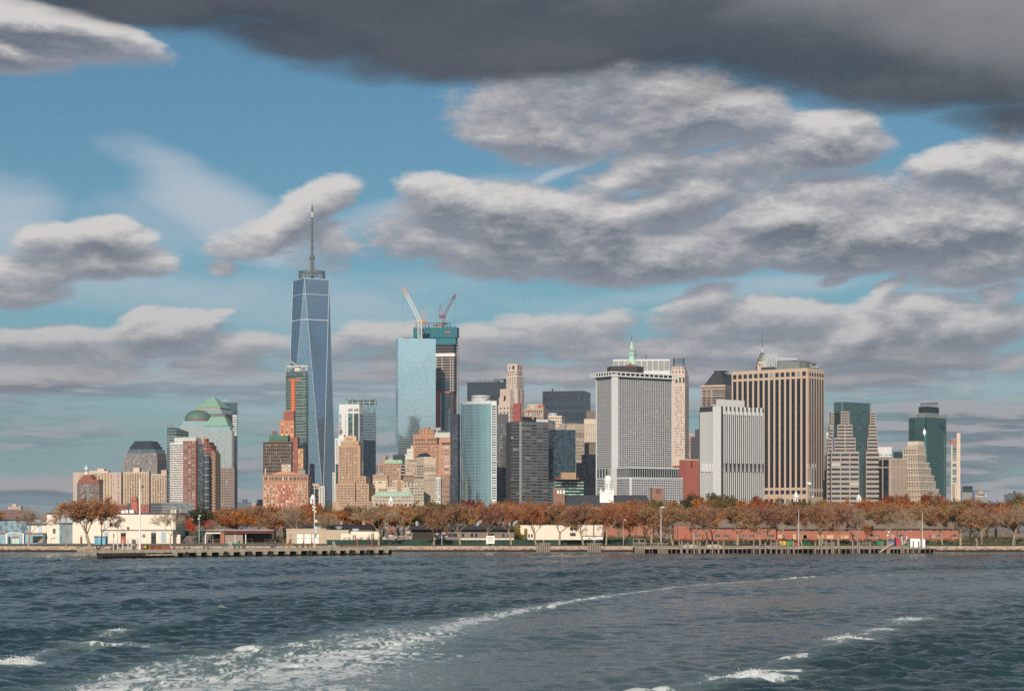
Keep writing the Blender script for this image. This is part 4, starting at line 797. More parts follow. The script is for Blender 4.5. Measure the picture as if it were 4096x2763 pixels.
b = B(6, 1455, 1550, 1552, 572, 2900, 2, 'brown rooftop box on a pale limestone block beside the gridded tower', 'stone_building', 'office building', d=18); v = b.vol('wall', M('brown plaster', (.17, .12, .11))); w = b.vol('lower_wall', cream2, L=1430, C=1552, top=657, dy=-4, dep=20); b.vol('cornice', cream, L=1426, C=1553, top=705, bot=710, dy=-5, dep=1); b.grid(w, 'A', 7, 8, .42, .5, wd, q0=715, q1=900); b.finish(56)
b = B(6, 1242, 1348, 1428, 705, 2780, 40, 'white classical stone building with a columned upper storey', 'stone_building', 'office building'); v = b.vol('wall', cream2); b.vol('cornice', cream, top=700, bot=708, dy=-1.5); b.vol('cornice', cream, top=765, bot=770, dy=-1); b.grid(v, 'A', 8, 2, .4, .55, wd, q0=722, q1=762); b.grid(v, 'B', 6, 1, .35, .9, wd, q0=790, q1=850); b.grid(v, 'B', 4, 6, .4, .5, wd, q0=875, q1=1080); b.finish(46)
b = B(6, 1432, 1480, 1552, 897, 2600, 60, 'dark building with gold vertical fins beside the gridded tower', 'office_block', 'office building'); v = b.vol('wall', black); b.grid(v, 'B', 8, 1, .3, .97, M('gold fin', (.50, .42, .30)), q0=902, q1=1060); b.finish(8, name='fin')
b = B(6, 1065, 1343, 1350, 767, 2520, 4, 'dark teal glass block with thin pale floor lines', 'glass_block', 'office building', d=26)
b.vol('glass_wall', GLASS('night glass', (.045, .075, .11), 3.6, 1.6, (.018, .028, .04), .1, .12, .8, .12, .9, .05))
for j in range(24): b.vol('floor_line', M('floor line', (.12, .17, .20)), L=1066, C=1343, top=790 + j * 20.5, bot=791.8 + j * 20.5, dy=-.2, dep=.19)
b = B(6, 1348, 1405, 1552, 1105, 2450, 50, 'dark blue glass block at the foot of the gridded tower', 'glass_block', 'office building'); b.vol('glass_wall', GLASS('midnight glass', (.045, .07, .10), 3.8, 1.7, (.02, .03, .04), .12, .12, .7, .15, .9, .06)); b.vol('upper_wing', GLASS('midnight glass', (0, 0, 0)), L=1405, C=1475, R=1552, top=1020, dy=4)
b = B(6, 1068, 1110, 1427, 1277, 2370, 60, 'low dark building with glowing green floors and a tan rooftop block', 'office_block', 'office building'); v = b.vol('wall', black); b.grid(v, 'B', 8, 5, .92, .42, WIN('mint pane', (.20, .34, .25), .3, (.4, .5, .38), .2, .5), q0=1290, q1=1445); p = b.vol('penthouse', tanb, L=1190, C=1205, R=1348, z0=b.top, top=1205, dy=4); b.vol('roof_rim', redb, L=1130, C=1150, R=1382, z0=b.top, top=1257, dy=2); b.vol('glass_end', GLASS('green black glass', (0, 0, 0)), L=1068, C=1108, top=1300, dy=-.4, dep=.35); b.finish(40)

# --- white gridded tower with podium
b = B(7, 186, 332, 868, 372, 2350, 55, 'huge white gridded office tower with an overhanging open roof rim and corner pier')
ws = M('grey white precast', (.42, .42, .43), var=.05); wp = M('white pier', (.62, .62, .61), var=.04); wn_ = WIN('grid pane', (.018, .021, .026), .10, (.16, .16, .15), .2)
v = b.vol('wall', ws, top=395); e0 = b.Z(395); e1 = b.Z(350)
b.grid(v, 'B', 24, 42, .60, .60, wn_, 378, 862, 400, 1212); b.grid(v, 'A', 16, 42, .50, .52, wn_, 192, 322, 400, 1212)
rim = MB()
x0, x1, y0, y1 = -5, b.w + 5, -5, b.d + 5
for z0_, z1_ in ((e0 + .2, e0 + 1.5), (e1 - 1.3, e1)): rim.prism([(x0, y0), (x1, y0), (x1, y1), (x0, y1)], z0_, z1_)
for i in range(15): t = y0 + (y1 - y0 - 1) * i / 14; rim.box(x1 - 1.0, x1 - .05, t, t + 1, e0 + 1.5, e1 - 1.3)
for i in range(9): t = x0 + (x1 - x0 - 1) * i / 8; rim.box(t, t + 1, y0 + .05, y0 + 1, e0 + 1.5, e1 - 1.3)
b.add('roof_rim', rim, wp); b.vol('top_storey', wk, z0=e0 + 1.5, z1=e1 - 1.3, top=None, dy=1, L=None)
b.vol('corner_pier', wp, L=326, C=372 if False else 333, top=372, dy=-3, dep=9); b.add('corner_pier', MB().box(b.w + .1, b.w + 3.2, -1, 7, 0, e1 - 3), wp)
b.vol('edge_pier', wp, L=186, C=191, top=372, dy=-.8, dep=.7)
pn = MB(); cx, cy = b.w * .45, b.d * .28; pn.lathe([(22, e1), (22, b.Z(290)), (0, b.Z(290))], (cx, cy + 8), 8); b.add('penthouse', pn, M('plant brown', (.045, .04, .042)))
b.grid(v, 'A', 5, 1, .55, .96, wk, 195, 322, 1215, 1300); b.grid(v, 'A', 16, 7, .5, .56, wn_, 192, 322, 1310, 1480); 
b.finish(100)
b = B(7, 375, 490, 968, 1300, 2310, 54, 'white podium building with a tall glazed storey at the foot of the gridded tower', 'podium_building', 'office building')
v = b.vol('wall', ws); u = b.vol('glazed_storey', black, L=375, C=490, R=932, z0=b.top, top=1207, dy=.5); b.vol('rim', wp, top=1294, bot=1308, dy=-.6); b.vol('rim', wp, L=375, C=490, R=934, top=1204, bot=1214, dy=-.4)
b.grid(u, 'B', 22, 1, .12, .98, wp); b.grid(u, 'A', 14, 1, .12, .98, wp); b.finish(40, name='mullion'); b.wins = []
b.grid(v, 'B', 24, 9, .56, .56, wn_, q0=1312, q1=1510); b.grid(v, 'A', 12, 9, .56, .56, wn_, q0=1312, q1=1510); b.vol('corner_trim', wp, L=486, C=492, top=1300, dy=-.5, dep=1); b.finish(100)
# behind it
b = B(7, 340, 850, 874, 238, 3050, 4, 'grey tower with white verticals behind the gridded tower', d=30)
v = b.vol('wall', wp); b.grid(v, 'A', 10, 1, .90, .97, M('louvred facade', (.16, .17, .17), .5, var=.25, scale=.8), q0=250, q1=330); b.grid(v, 'A', 10, 1, .8, .5, wb, q0=328, q1=345)
for i in range(60): b.vol('fin', wp, L=346 + i * 8.4, C=347.4 + i * 8.4, top=250, bot=330, dy=-.6, dep=.4)
for x_, h in ((530, 14), (540, 22), (548, 12), (600, 8), (632, 12), (640, 7)): MB().tube((0, 0, 0), (0, 0, h * .7), .5, n=4).lathe([(1.0, h * .5), (1.0, h * .6)], n=8).build('antenna', steel, b.root, (b.X(x_, 5), 5, b.top))
b.finish(30)
Y4 = 2900; x_ = wx(2300 + 507.5 / 2.24, Y4); z_ = lambda p: wz(1330 + p / 2.24, Y4) - 2; k_ = Y4 / F / 2.24
root = empty('spire_tower', (x_, Y4, 2), 0, 'mint green copper spire rising behind the white gridded tower', 'skyscraper')
mg = M('pale copper', (.36, .58, .48), .7, var=.1)
MB().box(-40 * k_, 40 * k_, -6, 14, 0, z_(288)).build('shaft', tanb, root)
MB().lathe([(54 * k_, z_(288)), (36 * k_, z_(245)), (24 * k_, z_(222)), (27 * k_, z_(221)), (26 * k_, z_(182)), (18 * k_, z_(180)), (20 * k_, z_(145)), (15 * k_, z_(128)), (6 * k_, z_(85)), (2 * k_, z_(78))], n=8).build('copper_roof', mg, root, rz=math.pi / 8)
for z0_, z1_, rr_ in ((212, 190, 24), (175, 150, 17)):
    for a in (-1, 0, 1): MB().box(-2.2 * k_, 2.2 * k_, -.3, .3, z_(z0_), z_(z1_)).build('lantern_window', M('dark copper', (.10, .18, .15)), root, (a * 11 * k_ * rr_ / 24, -rr_ * k_ * 1.0, 0))
MB().tube((0, 0, z_(80)), (0, 0, z_(25)), .35).build('needle', steel, root); MB().box(-34 * k_, -4 * k_, -9, -6, z_(290), z_(268)).build('roof_box', orangeb, root)
b = B(7, 860, 985, 1020, 372, 2720, 16, 'slim cream stone tower with arched top windows right of the gridded tower', 'stone_tower')
v = b.vol('wall', cs); s1 = b.vol('setback', cs, L=862, C=983, R=1008, z0=b.top, top=330, dy=1.5); s2 = b.vol('parapet_block', cs, L=868, C=975, R=998, z0=s1[5], top=303, dy=3); b.grid(s2, 'A', 4, 1, .3, .6, wk); b.grid(s1, 'A', 4, 1, .3, .5, wk)
b.grid(v, 'A', 3, 1, .55, .9, wd, 893, 990, 400, 452); b.grid(v, 'A', 4, 26, .55, .5, wl, 893, 983, 478, 1110, pair=.22); b.grid(v, 'B', 2, 26, .35, .5, wd, q0=478, q1=1110)
b.vol('base_wing', cs, L=868, C=990, top=1140, dy=-5, dep=20)
for xx in (884, 972): b.vol('gantry_post', dark, L=xx - 4, C=xx + 5, z0=s2[5], top=225, dy=4, dep=3)
b.vol('gantry_beam', dark, L=884, C=972, top=238, bot=244, dy=4.5, dep=2); b.vol('gantry_beam', dark, L=884, C=972, top=262, bot=268, dy=4.5, dep=2); b.finish(100)
b = B(7, 935, 992, 1112, 1142, 2430, 55, 'plain windowless red brick block between the podium and the white finned tower', 'brick_block', 'building'); b.vol('wall', M('plain red brick', (.36, .11, .085), var=.06)); b.vol('side_wall', M('plain red brick', (0, 0, 0)), L=875, C=950, top=1190, dy=5, dep=10); b.vol('roof_parapet', cream2, z0=b.top, z1=b.top + 1.4, dy=-.3); b.vol('recess', M('dark brick', (.14, .06, .05)), L=None, z0=b.top - 9, z1=b.top - 1, dy=8, dep=3, C=None)
b = B(7, 1040, 1112, 1114, 935, 2950, 2, 'dark stepped block seen between cream tower and white finned tower', 'office_block', 'office building', d=20); b.vol('wall', M('plum stone', (.06, .055, .07))); b.vol('upper_wall', M('plum stone', (0, 0, 0)), L=1080, z0=b.top, top=866, dy=1, dep=12)
b = B(7, 1018, 1072, 1074, 918, 3000, 2, 'small tan block right behind the slim cream tower', 'office_block', 'office building', d=14); v = b.vol('wall', M('taupe stone', (0, 0, 0))); b.vol('roof_parapet', cream, z0=b.top, z1=b.top + 2, dy=-.5, dep=4); b.grid(v, 'A', 4, 6, .4, .5, wd, q0=930, q1=1100); b.finish(24)

# --- tower with the sloped green black roof
b = B(8, 120, 330, 520, 527, 2760, 20, 'banded pinkish tower with a dark hipped roof behind the white finned tower', 'hip_roof_tower')
v = b.vol('wall', granite); b.vol('cornice', tanp, top=520, bot=535, dy=-1.6)
for j in range(9): b.vol('pale_band', cream2 if j % 2 else M('window band', (.03, .035, .045), .3), top=548 + j * 9.5, bot=552 + j * 9.5, dy=-.5) if j % 2 else None
b.grid(v, 'A', 1, 7, .95, .55, wk, 215, 345, 560, 705); b.grid(v, 'A', 2, 7, .7, .55, wk, 128, 205, 560, 705); b.grid(v, 'B', 1, 7, .95, .55, wk, q0=560, q1=705)
z = b.top; x0, x1 = b.X(140, 3), b.w - 2; dd = b.d - 3
b.add('roof', MB().prism([(x0, 3), (x1, 3), (x1, dd), (x0, dd)], z + .5, b.Z(402, x1, 3), [(b.X(232, 14), 14), (x1 - 8, 14), (x1 - 8, dd - 10), (b.X(232, 14), dd - 10)]), M('roof slate green', (.028, .034, .035), .5)); b.vol('roof_cap', dark, L=230, C=330, top=395, bot=404, dy=14, dep=20); b.finish(20)
# --- white finned tower
b = B(8, 105, 272, 665, 705, 2340, 52, 'white office tower with dense vertical fins, corner pier and flared fins low down')
v = b.vol('wall', M('fin backing', (.035, .038, .045), .3)); fin = M('white fin', (.64, .64, .63), var=.03)
zA, zB, zC = b.Z(712), b.Z(1200), b.Z(1278)
fy0, fy1 = b.Yl(308, b.w), b.Yl(664, b.w); n = 20; fmB = MB().box(0, .55, -.58, .58, 0, zC).box(0, .55, -.58, .58, zB, b.Z(745)); meshB = fmB.mesh('fin', fin)
for i in range(n):
    o = D.objects.new('fin', meshB); COL.objects.link(o); o.parent = b.root; o.location = (b.w + .05, fy0 + (fy1 - fy0) * (i + .5) / n, 0)
    if i % 2 == 0: tag(MB().prism([(0, -1.2), (1.3, -1.0), (1.3, 1.6), (0, 1.6)], zC, zB, [(0, -.6), (.7, -.6), (.7, 1.1), (0, 1.1)]).build('fin_flare', M('grey flare', (.34, .33, .32)), b.root, (b.w + .06, fy0 + (fy1 - fy0) * (i + .5) / n, 0)))
ax0, ax1 = b.X(108), b.X(238); meshA = MB().box(-.48, .48, -.4, 0, 0, b.Z(750)).mesh('fin', fin)
for i in range(14):
    o = D.objects.new('fin', meshA); COL.objects.link(o); o.parent = b.root; o.location = (ax0 + (ax1 - ax0) * (i + .5) / 14, -.05, 0)
for i in range(4): b.vol('fin_flare', fin, L=120 + i * 31, C=131 + i * 31, top=1205, bot=1276, dy=-2.4, dep=.8)
b.vol('corner_pier', fin, L=240, C=271, top=705, dy=-2.2, dep=4); b.add('corner_pier', MB().box(b.w - 8, b.w + .9, -2.1, 2.2, 0, b.top - .1), fin); b.vol('left_edge', black, L=101, C=105, top=757, dy=1, dep=3)
for i in range(10): b.add('top_fin', MB().box(.1, 2.2, -.9, .9, zA - 9, b.top), fin).location = (b.w, fy0 + (fy1 - fy0) * (i + .1) / 10 + .6, 0)
b.vol('penthouse', M('penthouse white', (.55, .55, .54), var=.03), L=250, C=360 if False else 268, R=497, z0=b.top, top=646, dy=5)
# --- peach striped giant
b = B(8, 385, 1047, 1193, 372, 2480, 38, 'giant peach stone office slab with dark full-height window strips')
v = b.vol('wall', tanp); wz_ = WIN('deep strip', (.02, .026, .035), .0, rough=.2)
sg = GLASS('strip glass', (.018, .024, .034), 3.9, 1.5, (.008, .010, .014), .12, .35, .15, .2, .9, .03)
u0, u1 = b.X(390), b.X(1040); n = 14; pu = (u1 - u0) / n; zt1, zt0, zt_, zb_, zp1, zp0 = b.Z(402), b.Z(440), b.Z(462), b.Z(1412), b.Z(1436), b.Z(1470)
for i in range(n):
    c = u0 + (i + .5) * pu
    for nm, z0, z1, ww, mm in (('window_strip', zb_, zt_, .60, sg), ('top_opening', zt0, zt1, .62, wk), ('base_window', zp0, zp1, .64, wk), ('base_window', zp0 - 12, zp0 - 6, .64, wk)): MB().box(-pu * ww / 2, pu * ww / 2, -.35, .3, z0, z1).build(nm, mm, b.root, (c, 0, 0))
    MB().box(-.12, .12, -.5, -.3, zb_, zt_).build('strip_mullion', black, b.root, (c, 0, 0))
u0, u1 = b.Yl(1056, b.w), b.Yl(1188, b.w); n = 6; pu = (u1 - u0) / n
for i in range(n):
    c = u0 + (i + .5) * pu
    for nm, z0, z1, ww, mm in (('window_strip', b.Z(1420, b.w, b.d * .5), b.Z(468, b.w, b.d * .4), .45, sg), ('top_opening', zt0, zt1 - 1, .5, wk), ('base_window', zp0 - 3, zp1 - 2, .5, wk)): MB().box(-.3, .35, -pu * ww / 2, pu * ww / 2, z0, z1).build(nm, mm, b.root, (b.w, c, 0))
z = b.top; b.vol('plant_room', M('plant green grey', (.17, .20, .19)), L=750, C=975, z0=z, top=305, dy=18, dep=26); b.vol('plant_room', M('plant green dark', (.12, .14, .14)), L=975, C=1030, z0=z, top=320, dy=20, dep=26); b.vol('low_shed', steel, L=640, C=752, z0=z, top=362, dy=14, dep=10)
m = MB(); Pf = lambda px, py, y=16: (b.X(px, y), y, b.Z(py, b.X(px, y), y))
for i in range(9):
    m.tube(Pf(655 + i * 15, 368), Pf(655 + i * 15, 262 - i * 1.5), .35, n=4)
for j in range(6): m.tube(Pf(655, 362 - j * 19), Pf(776, 362 - j * 21), .3, n=4)
for i in range(5): m.tube(Pf(655 + i * 24, 365), Pf(679 + i * 24, 262), .25, n=4)
for i in range(12): m.tube(Pf(776 + i * 15.2, 305), Pf(776 + (i + .5) * 15.2, 282 + i), .3, n=4).tube(Pf(776 + (i + .5) * 15.2, 282 + i), Pf(776 + (i + 1) * 15.2, 303), .3, n=4)
m.tube(Pf(776, 280), Pf(958, 291), .4, n=4).tube(Pf(776, 305), Pf(958, 300), .4, n=4); b.add('antenna_lattice', m, M('lattice white', (.55, .62, .58), .5))
m = MB(); m.box(-4, 5, -.5, .5, 0, .8).tube((5, 0, .5), (7, 0, 2.5), .4, n=4).tube((-4, 0, .5), (-6, 0, 4), .4, n=4); b.add('window_hoist', m, white).location = (b.X(1105, 20), 20, z + 2); b.finish()
# --- art deco crown
x_ = wx(2750 + 648 / 2.178, 3000); z_ = lambda p: wz(1300 + p / 2.178, 3000) - 2; k_ = 3000 / F / 2.178
root = empty('spire_tower', (x_, 3000, 2), 0, 'slender tower crown with a glass lantern and needle behind the peach slab', 'skyscraper')
MB().box(-44 * k_, 36 * k_, -8, 14, 0, z_(350)).build('shaft', tanp, root); MB().prism([(-36 * k_, -6), (30 * k_, -6), (30 * k_, 12), (-36 * k_, 12)], z_(350), z_(320)).build('shoulder', tanp, root); MB().box(-30 * k_, 22 * k_, -5, 9, z_(320), z_(290)).build('belfry', M('weathered bronze', (.18, .18, .17)), root)
MB().lathe([(24 * k_, z_(290)), (22 * k_, z_(262)), (12 * k_, z_(240)), (7 * k_, z_(236))], n=8).build('lantern', M('lantern glass', (.12, .15, .15), .3), root); MB().tube((4 * k_, 0, z_(238)), (4 * k_, 0, z_(200)), 5 * k_, 4 * k_).build('finial', white, root); MB().tube((4 * k_, 0, z_(200)), (4 * k_, 0, z_(58)), .5, .2).build('needle', steel, root)
for a in (-1, 0, 1): MB().box(-4 * k_, 4 * k_, -.2, .2, z_(365), z_(338)).build('window', wk, root, (a * 20 * k_ - 4 * k_, -8.1, 0))

# --- striped setback tower with the green glass front
b = B(9, 232, 326, 665, 155, 2440, 50, 'dark green glass tower flanked by peach striped setbacks')
gl = GLASS('harbour green glass', (.15, .26, .25), 3.9, 2.2, (.09, .14, .14), .06, .08, .85, .12, .2, .03); gk = GLASS('shaded green glass', (.05, .08, .09), 3.9, 2.2, (.03, .05, .05), .06, .08, .8, .12, .3, .04)  # second green glass is a darkened copy, shade put into its colour
st = M('striped stone', (.34, .28, .24))
cpts = [(0, .3), (b.w * .9, 0), (b.w, 1.5), (b.w, b.d * .86), (b.w - 4, b.d), (0, b.d)]
b.add('glass_wall', MB().prism(cpts, 0, b.top), gl)
SK = b.root
b2 = B(9, 312, 330, 405, 262, 2436, 50, 'x'); D.objects.remove(b2.root)
def stripes(L, R_, top, bot, Yd, n, name='striped_wing', dpt=9):
    ox, oy, k = VW[9]; x0 = wx(ox + L / k, Yd); x1 = wx(ox + R_ / k, Yd); z1 = wz(oy + top / k, Yd) - 2; z0 = max(wz(oy + bot / k, Yd) - 2, 0) if bot else 0
    # placed in the building's own frame, turned to face the harbour
    o = MB().box(x0, x1, 0, dpt, z0, z1).build(name, st); o.matrix_world = Matrix.Translation((0, Yd, 2)); o.parent = SK; bpy.context.view_layer.update(); o.matrix_parent_inverse = SK.matrix_world.inverted()
    fh = (z1 - z0) / n; nb = max(1, round((x1 - x0) / 11))
    for j in range(n):
        w = MB(); 
        for i in range(nb): a = x0 + (x1 - x0) * i / nb + .6; w.box(a, x0 + (x1 - x0) * (i + 1) / nb - .6, -.2, .1, z0 + fh * (j + .10), z0 + fh * (j + .55))
        q = w.build('strip_window', wk, o)
bpy.context.view_layer.update()
Ys = 2425
stripes(312, 405, 262, 405, Ys, 5); stripes(275, 440, 405, 550, Ys - 4, 4); stripes(240, 475, 550, 702, Ys - 8, 4); stripes(205, 512, 702, None, Ys - 12, 15)
stripes(632, 692, 265, 408, Ys + 8, 5); stripes(618, 706, 408, 550, Ys + 4, 4); stripes(603, 720, 550, 702, Ys, 4); stripes(588, 735, 702, None, Ys - 4, 15)
stripes(202, 236, 270, 408, Ys + 16, 5); stripes(188, 228, 408, 555, Ys + 12, 4); stripes(174, 215, 555, 705, Ys + 8, 4); stripes(160, 204, 705, None, Ys + 4, 15)
b.finish()
for (L, C, t, Y, lab, mm, nx, nz) in ((130, 156, 476, 3000, 'grey sliver of tower between peach slab and striped tower', M('fog grey', (.20, .23, .24)), 2, 10), (154, 190, 500, 3050, 'thin white gridded sliver of tower left of the striped tower', white, 5, 16), (128, 165, 760, 2600, 'dark blue sliver of tower left of the striped tower base', M('navy wall', (0, 0, 0)), 3, 16)):
    b = B(9, L, C, C, t, Y, 0, lab, 'office_tower', 'skyscraper', d=20); v = b.vol('wall', mm); b.grid(v, 'A', nx, nz, .55, .5, wb if mm is not white else wd, q0=t + 12, q1=1200); b.vol('parapet', mm, z0=b.top, z1=b.top + 1.5, dy=.5, dep=5); b.finish(80)
b = B(9, 715, 872, 893, 652, 2620, 6, 'white louvred block right of the striped tower'); v = b.vol('wall', white, R=893, top=652); b.grid(v, 'A', 9, 1, .06, .85, grey, q0=660, q1=725); b.grid(v, 'A', 9, 1, .8, .7, wg, q0=728, q1=748); b.grid(v, 'A', 9, 8, .8, .6, wk, q0=755, q1=1000); b.grid(v, 'B', 1, 1, .8, .9, wb, q0=670, q1=720); b.finish(100)
b = B(9, 893, 990, 995, 706, 2700, 3, 'small green glass block beside the stepped ziggurat', 'glass_block', 'office building', d=20); b.vol('glass_wall', gk); b.vol('roof_edge', dark, top=704, bot=709, dy=-.4, dep=3)
b = B(9, 735, 842, 1035, 778, 2400, 58, 'dark glass office block with tan vertical fins right of the striped tower')
v = b.vol('glass_wall', GLASS('midnight glass', (0, 0, 0))); tf = M('tan fin', (.44, .34, .27))
zc = [b.Z(778), b.Z(790), b.Z(868), b.Z(882)]
b.add('stone_band', MB().box(-.4, b.w + .9, -.5, b.d + .5, zc[1], zc[0] + .3), tf); b.add('stone_band', MB().box(-.4, b.w + .9, -.5, b.d + .5, zc[3], zc[2]), tf)
mm_ = MB().box(0, .8, -.55, .55, 0, zc[0]).mesh('fin', tf)
for i in range(13): o = D.objects.new('fin', mm_); COL.objects.link(o); o.parent = b.root; o.location = (b.w + .02, b.d * (i + .3) / 13, 0)
for p in (765, 838): b.vol('corner_fin', tf, L=p, C=p + 7, top=780, dy=-.8, dep=.7)
b.finish()
# --- ziggurat
b = B(9, 990, 1150, 1243, 665, 2470, 40, 'pale stone ziggurat stepping down to the right in front of the green tower', 'ziggurat_tower')
zs = M('ziggurat stone', (.46, .37, .29), var=.06); zt_m = M('ziggurat trim', (.60, .52, .43))
v = b.vol('wall', zs); t1 = b.vol('top_tier', zs, L=1035, C=1160, R=1240, z0=b.top, top=627, dy=2); t2 = b.vol('crown', zt_m, L=1047, C=1165, R=1228, z0=t1[5], top=588, dy=4)
b.grid(v, 'A', 5, 18, .45, .45, wk, 998, 1140, 672, 1200)
prev = 0
for i, (C, R, t) in enumerate(((1153, 1252, 730), (1158, 1286, 820), (1163, 1304, 880), (1168, 1336, 962), (1174, 1356, 1026), (1182, 1391, 1112), (1190, 1408, 1172))):
    q = b.vol('tier', zs, L=992, C=C, R=R, top=t, dy=-1.2 * (i + 1)); b.vol('tier_trim', zt_m, L=991, C=C, R=R + 1, top=t - 3, bot=t + 7, dy=-1.2 * (i + 1) - .3)
    nz = max(1, int((1200 - t) / 29)); b.grid(q, 'B', int(5 + i * 1.5), nz, .4, .5, wd, q0=t + 12, q1=t + 12 + nz * 26); b.grid(q, 'A', 6, nz, .45, .45, wk, 1000, C - 4, t + 12, t + 12 + nz * 28)
b.finish(100)
# --- big green tower
b = B(9, 1030, 1245, 1475, 325, 2720, 45, 'large dark green mirror tower with chamfered corners and rooftop block')
w_, d_ = b.w, b.d; c1 = w_ * .45; e = 10
g1 = GLASS('deep green glass', (.10, .235, .21), 3.9, 1.5, (.06, .13, .12), .10, .10, .9, .12, .15, .02)
b.add('glass_wall', MB().prism([(0, 6), (c1, 0), (w_ - 3, 0), (w_, 3), (w_, d_ - 1), (w_ - 10, d_ + 9), (0, d_ + 9)], 0, b.top), g1)
b.vol('corner_slot', black, L=1238, C=1242, top=328, bot=470, dy=-.4, dep=.4)
dm = MB(); p = (w_ - 1.2, -.2); dz = b.Z(488); b.add('diamond_sign', MB().prism([(-2.2, 0), (0, -5.5), (2.2, 0), (0, 5.5)], -.4, .4), M('sign white', (.8, .8, .8))).matrix_local = Matrix.Translation((w_ - 1.5, 1.5 - 2.6, dz)) @ Matrix.Rotation(math.radians(45), 4, 'Z') @ Matrix.Rotation(math.pi / 2, 4, 'X')
pz = b.vol('rooftop_block', gk, L=1166, C=1247, R=1390, z0=b.top, top=207, dy=8); b.vol('block_band', M('band grey', (.17, .20, .19)), L=1166, C=1247, R=1392, z0=b.top, top=275, dy=7.6); b.vol('roof_plant', grey, L=1075, C=1150, z0=b.top, top=292, dy=10, dep=10); b.vol('roof_plant', grey, L=1400, C=1452, z0=b.top, top=292, dy=-d_ * 0 + 10, dep=8)
m = MB()
for i in range(9): m.tube((i * 3.2, 0, 0), (i * 3.2, 0, 5), .5, n=4)
m.box(-1, 27, -1, 1, 4.4, 5.4); b.add('roof_fans', m, steel).location = (w_ * .35, 20, pz[5]); b.vol('louvre', wk, L=1290, C=1335, top=222, bot=255, dy=7, dep=.4) if False else None
b.finish()
b = B(9, 1522, 1586, 1600, 628, 2760, 10, 'slim cream tower with a dark glass strip and a taller blank slab on its right'); v = b.vol('wall', cream2); s = b.vol('blank_slab', M('cream slab', (.58, .46, .37)), L=1583, C=1625, top=498, dy=-2, dep=20); b.vol('brick_cap', M('rust panel', (.34, .15, .10)), L=1522, C=1578, z0=b.top, top=570, dy=1, dep=10); b.vol('roof_rail', wb, L=1522, C=1590, top=550, bot=570, dy=2, dep=8)
b.grid(v, 'A', 1, 14, .95, .82, WIN('teal strip pane', (.04, .10, .12), .1), 1538, 1584, 628, 1045); b.vol('dark_strip', wk, L=1540, C=1548, top=1055, bot=1240, dy=-.2, dep=.2); b.vol('dark_strip', wk, L=1556, C=1563, top=1055, bot=1240, dy=-.2, dep=.2); b.finish(14)
b = B(9, 1640, 1775, 1778, 1150, 3300, 3, 'low grey building with a dark glass block on top at the far right', 'office_block', 'building', d=20); b.vol('wall', M('fog grey', (0, 0, 0))); b.vol('upper_wall', GLASS('shaded green glass', (0, 0, 0)), L=1652, C=1762, z0=b.top, top=1080, dy=3, dep=12); b.vol('side_wall', M('navy wall', (0, 0, 0)), L=1760, C=1776, top=1145, dy=-.5, dep=2); b.vol('orange_edge', M('rust panel', (0, 0, 0)), L=1640, C=1720, top=1146, bot=1152, dy=-.6, dep=1)
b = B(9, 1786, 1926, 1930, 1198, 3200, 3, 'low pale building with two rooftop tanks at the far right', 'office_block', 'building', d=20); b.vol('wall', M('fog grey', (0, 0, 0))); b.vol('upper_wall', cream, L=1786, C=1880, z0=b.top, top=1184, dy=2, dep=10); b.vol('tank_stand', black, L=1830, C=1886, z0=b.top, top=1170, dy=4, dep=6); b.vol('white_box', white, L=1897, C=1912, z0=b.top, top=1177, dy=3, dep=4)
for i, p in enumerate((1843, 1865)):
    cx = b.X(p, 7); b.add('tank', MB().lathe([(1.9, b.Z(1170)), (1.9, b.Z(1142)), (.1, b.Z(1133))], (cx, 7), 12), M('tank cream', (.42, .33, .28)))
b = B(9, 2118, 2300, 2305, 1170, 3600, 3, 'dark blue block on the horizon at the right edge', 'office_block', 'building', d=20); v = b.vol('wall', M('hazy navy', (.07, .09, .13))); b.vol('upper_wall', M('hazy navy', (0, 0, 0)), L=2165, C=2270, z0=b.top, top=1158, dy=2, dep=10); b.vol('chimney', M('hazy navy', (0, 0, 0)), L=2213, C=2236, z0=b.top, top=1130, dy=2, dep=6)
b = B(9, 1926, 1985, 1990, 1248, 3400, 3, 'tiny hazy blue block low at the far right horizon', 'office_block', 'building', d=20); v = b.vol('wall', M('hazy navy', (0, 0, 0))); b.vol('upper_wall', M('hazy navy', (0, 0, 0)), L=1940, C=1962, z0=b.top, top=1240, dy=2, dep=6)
m_c = M('crane yellow', (.50, .26, .10)); root = empty('luffing_crane', (wx(3250 + 1818 / 2.748, 3150), 3150, 2), 0, 'small yellow crane jib on the horizon at the far right', 'crane')
zf = lambda p: wz(1550 + p / 2.748, 3150) - 2; xf = lambda p: wx(3250 + p / 2.748, 3150) - root.location.x
MB().tube((0, 0, 0), (0, 0, zf(1185)), .9, n=4).build('mast', m_c, root); MB().tube((0, 0, zf(1185)), (xf(1850), 0, zf(1085)), .9, .5, n=4).build('jib', m_c, root); MB().tube((xf(1838), 0, zf(1120)), (xf(1850), 0, zf(1085)), .6, n=4).build('pendant', m_c, root)
# ground under the city
tag(MB().prism([(-1500, 2290), (1500, 2290), (2600, 5200), (-2600, 5200)], -2, 2).build('ground', M('city ground', (.10, .10, .10))), kind='structure')
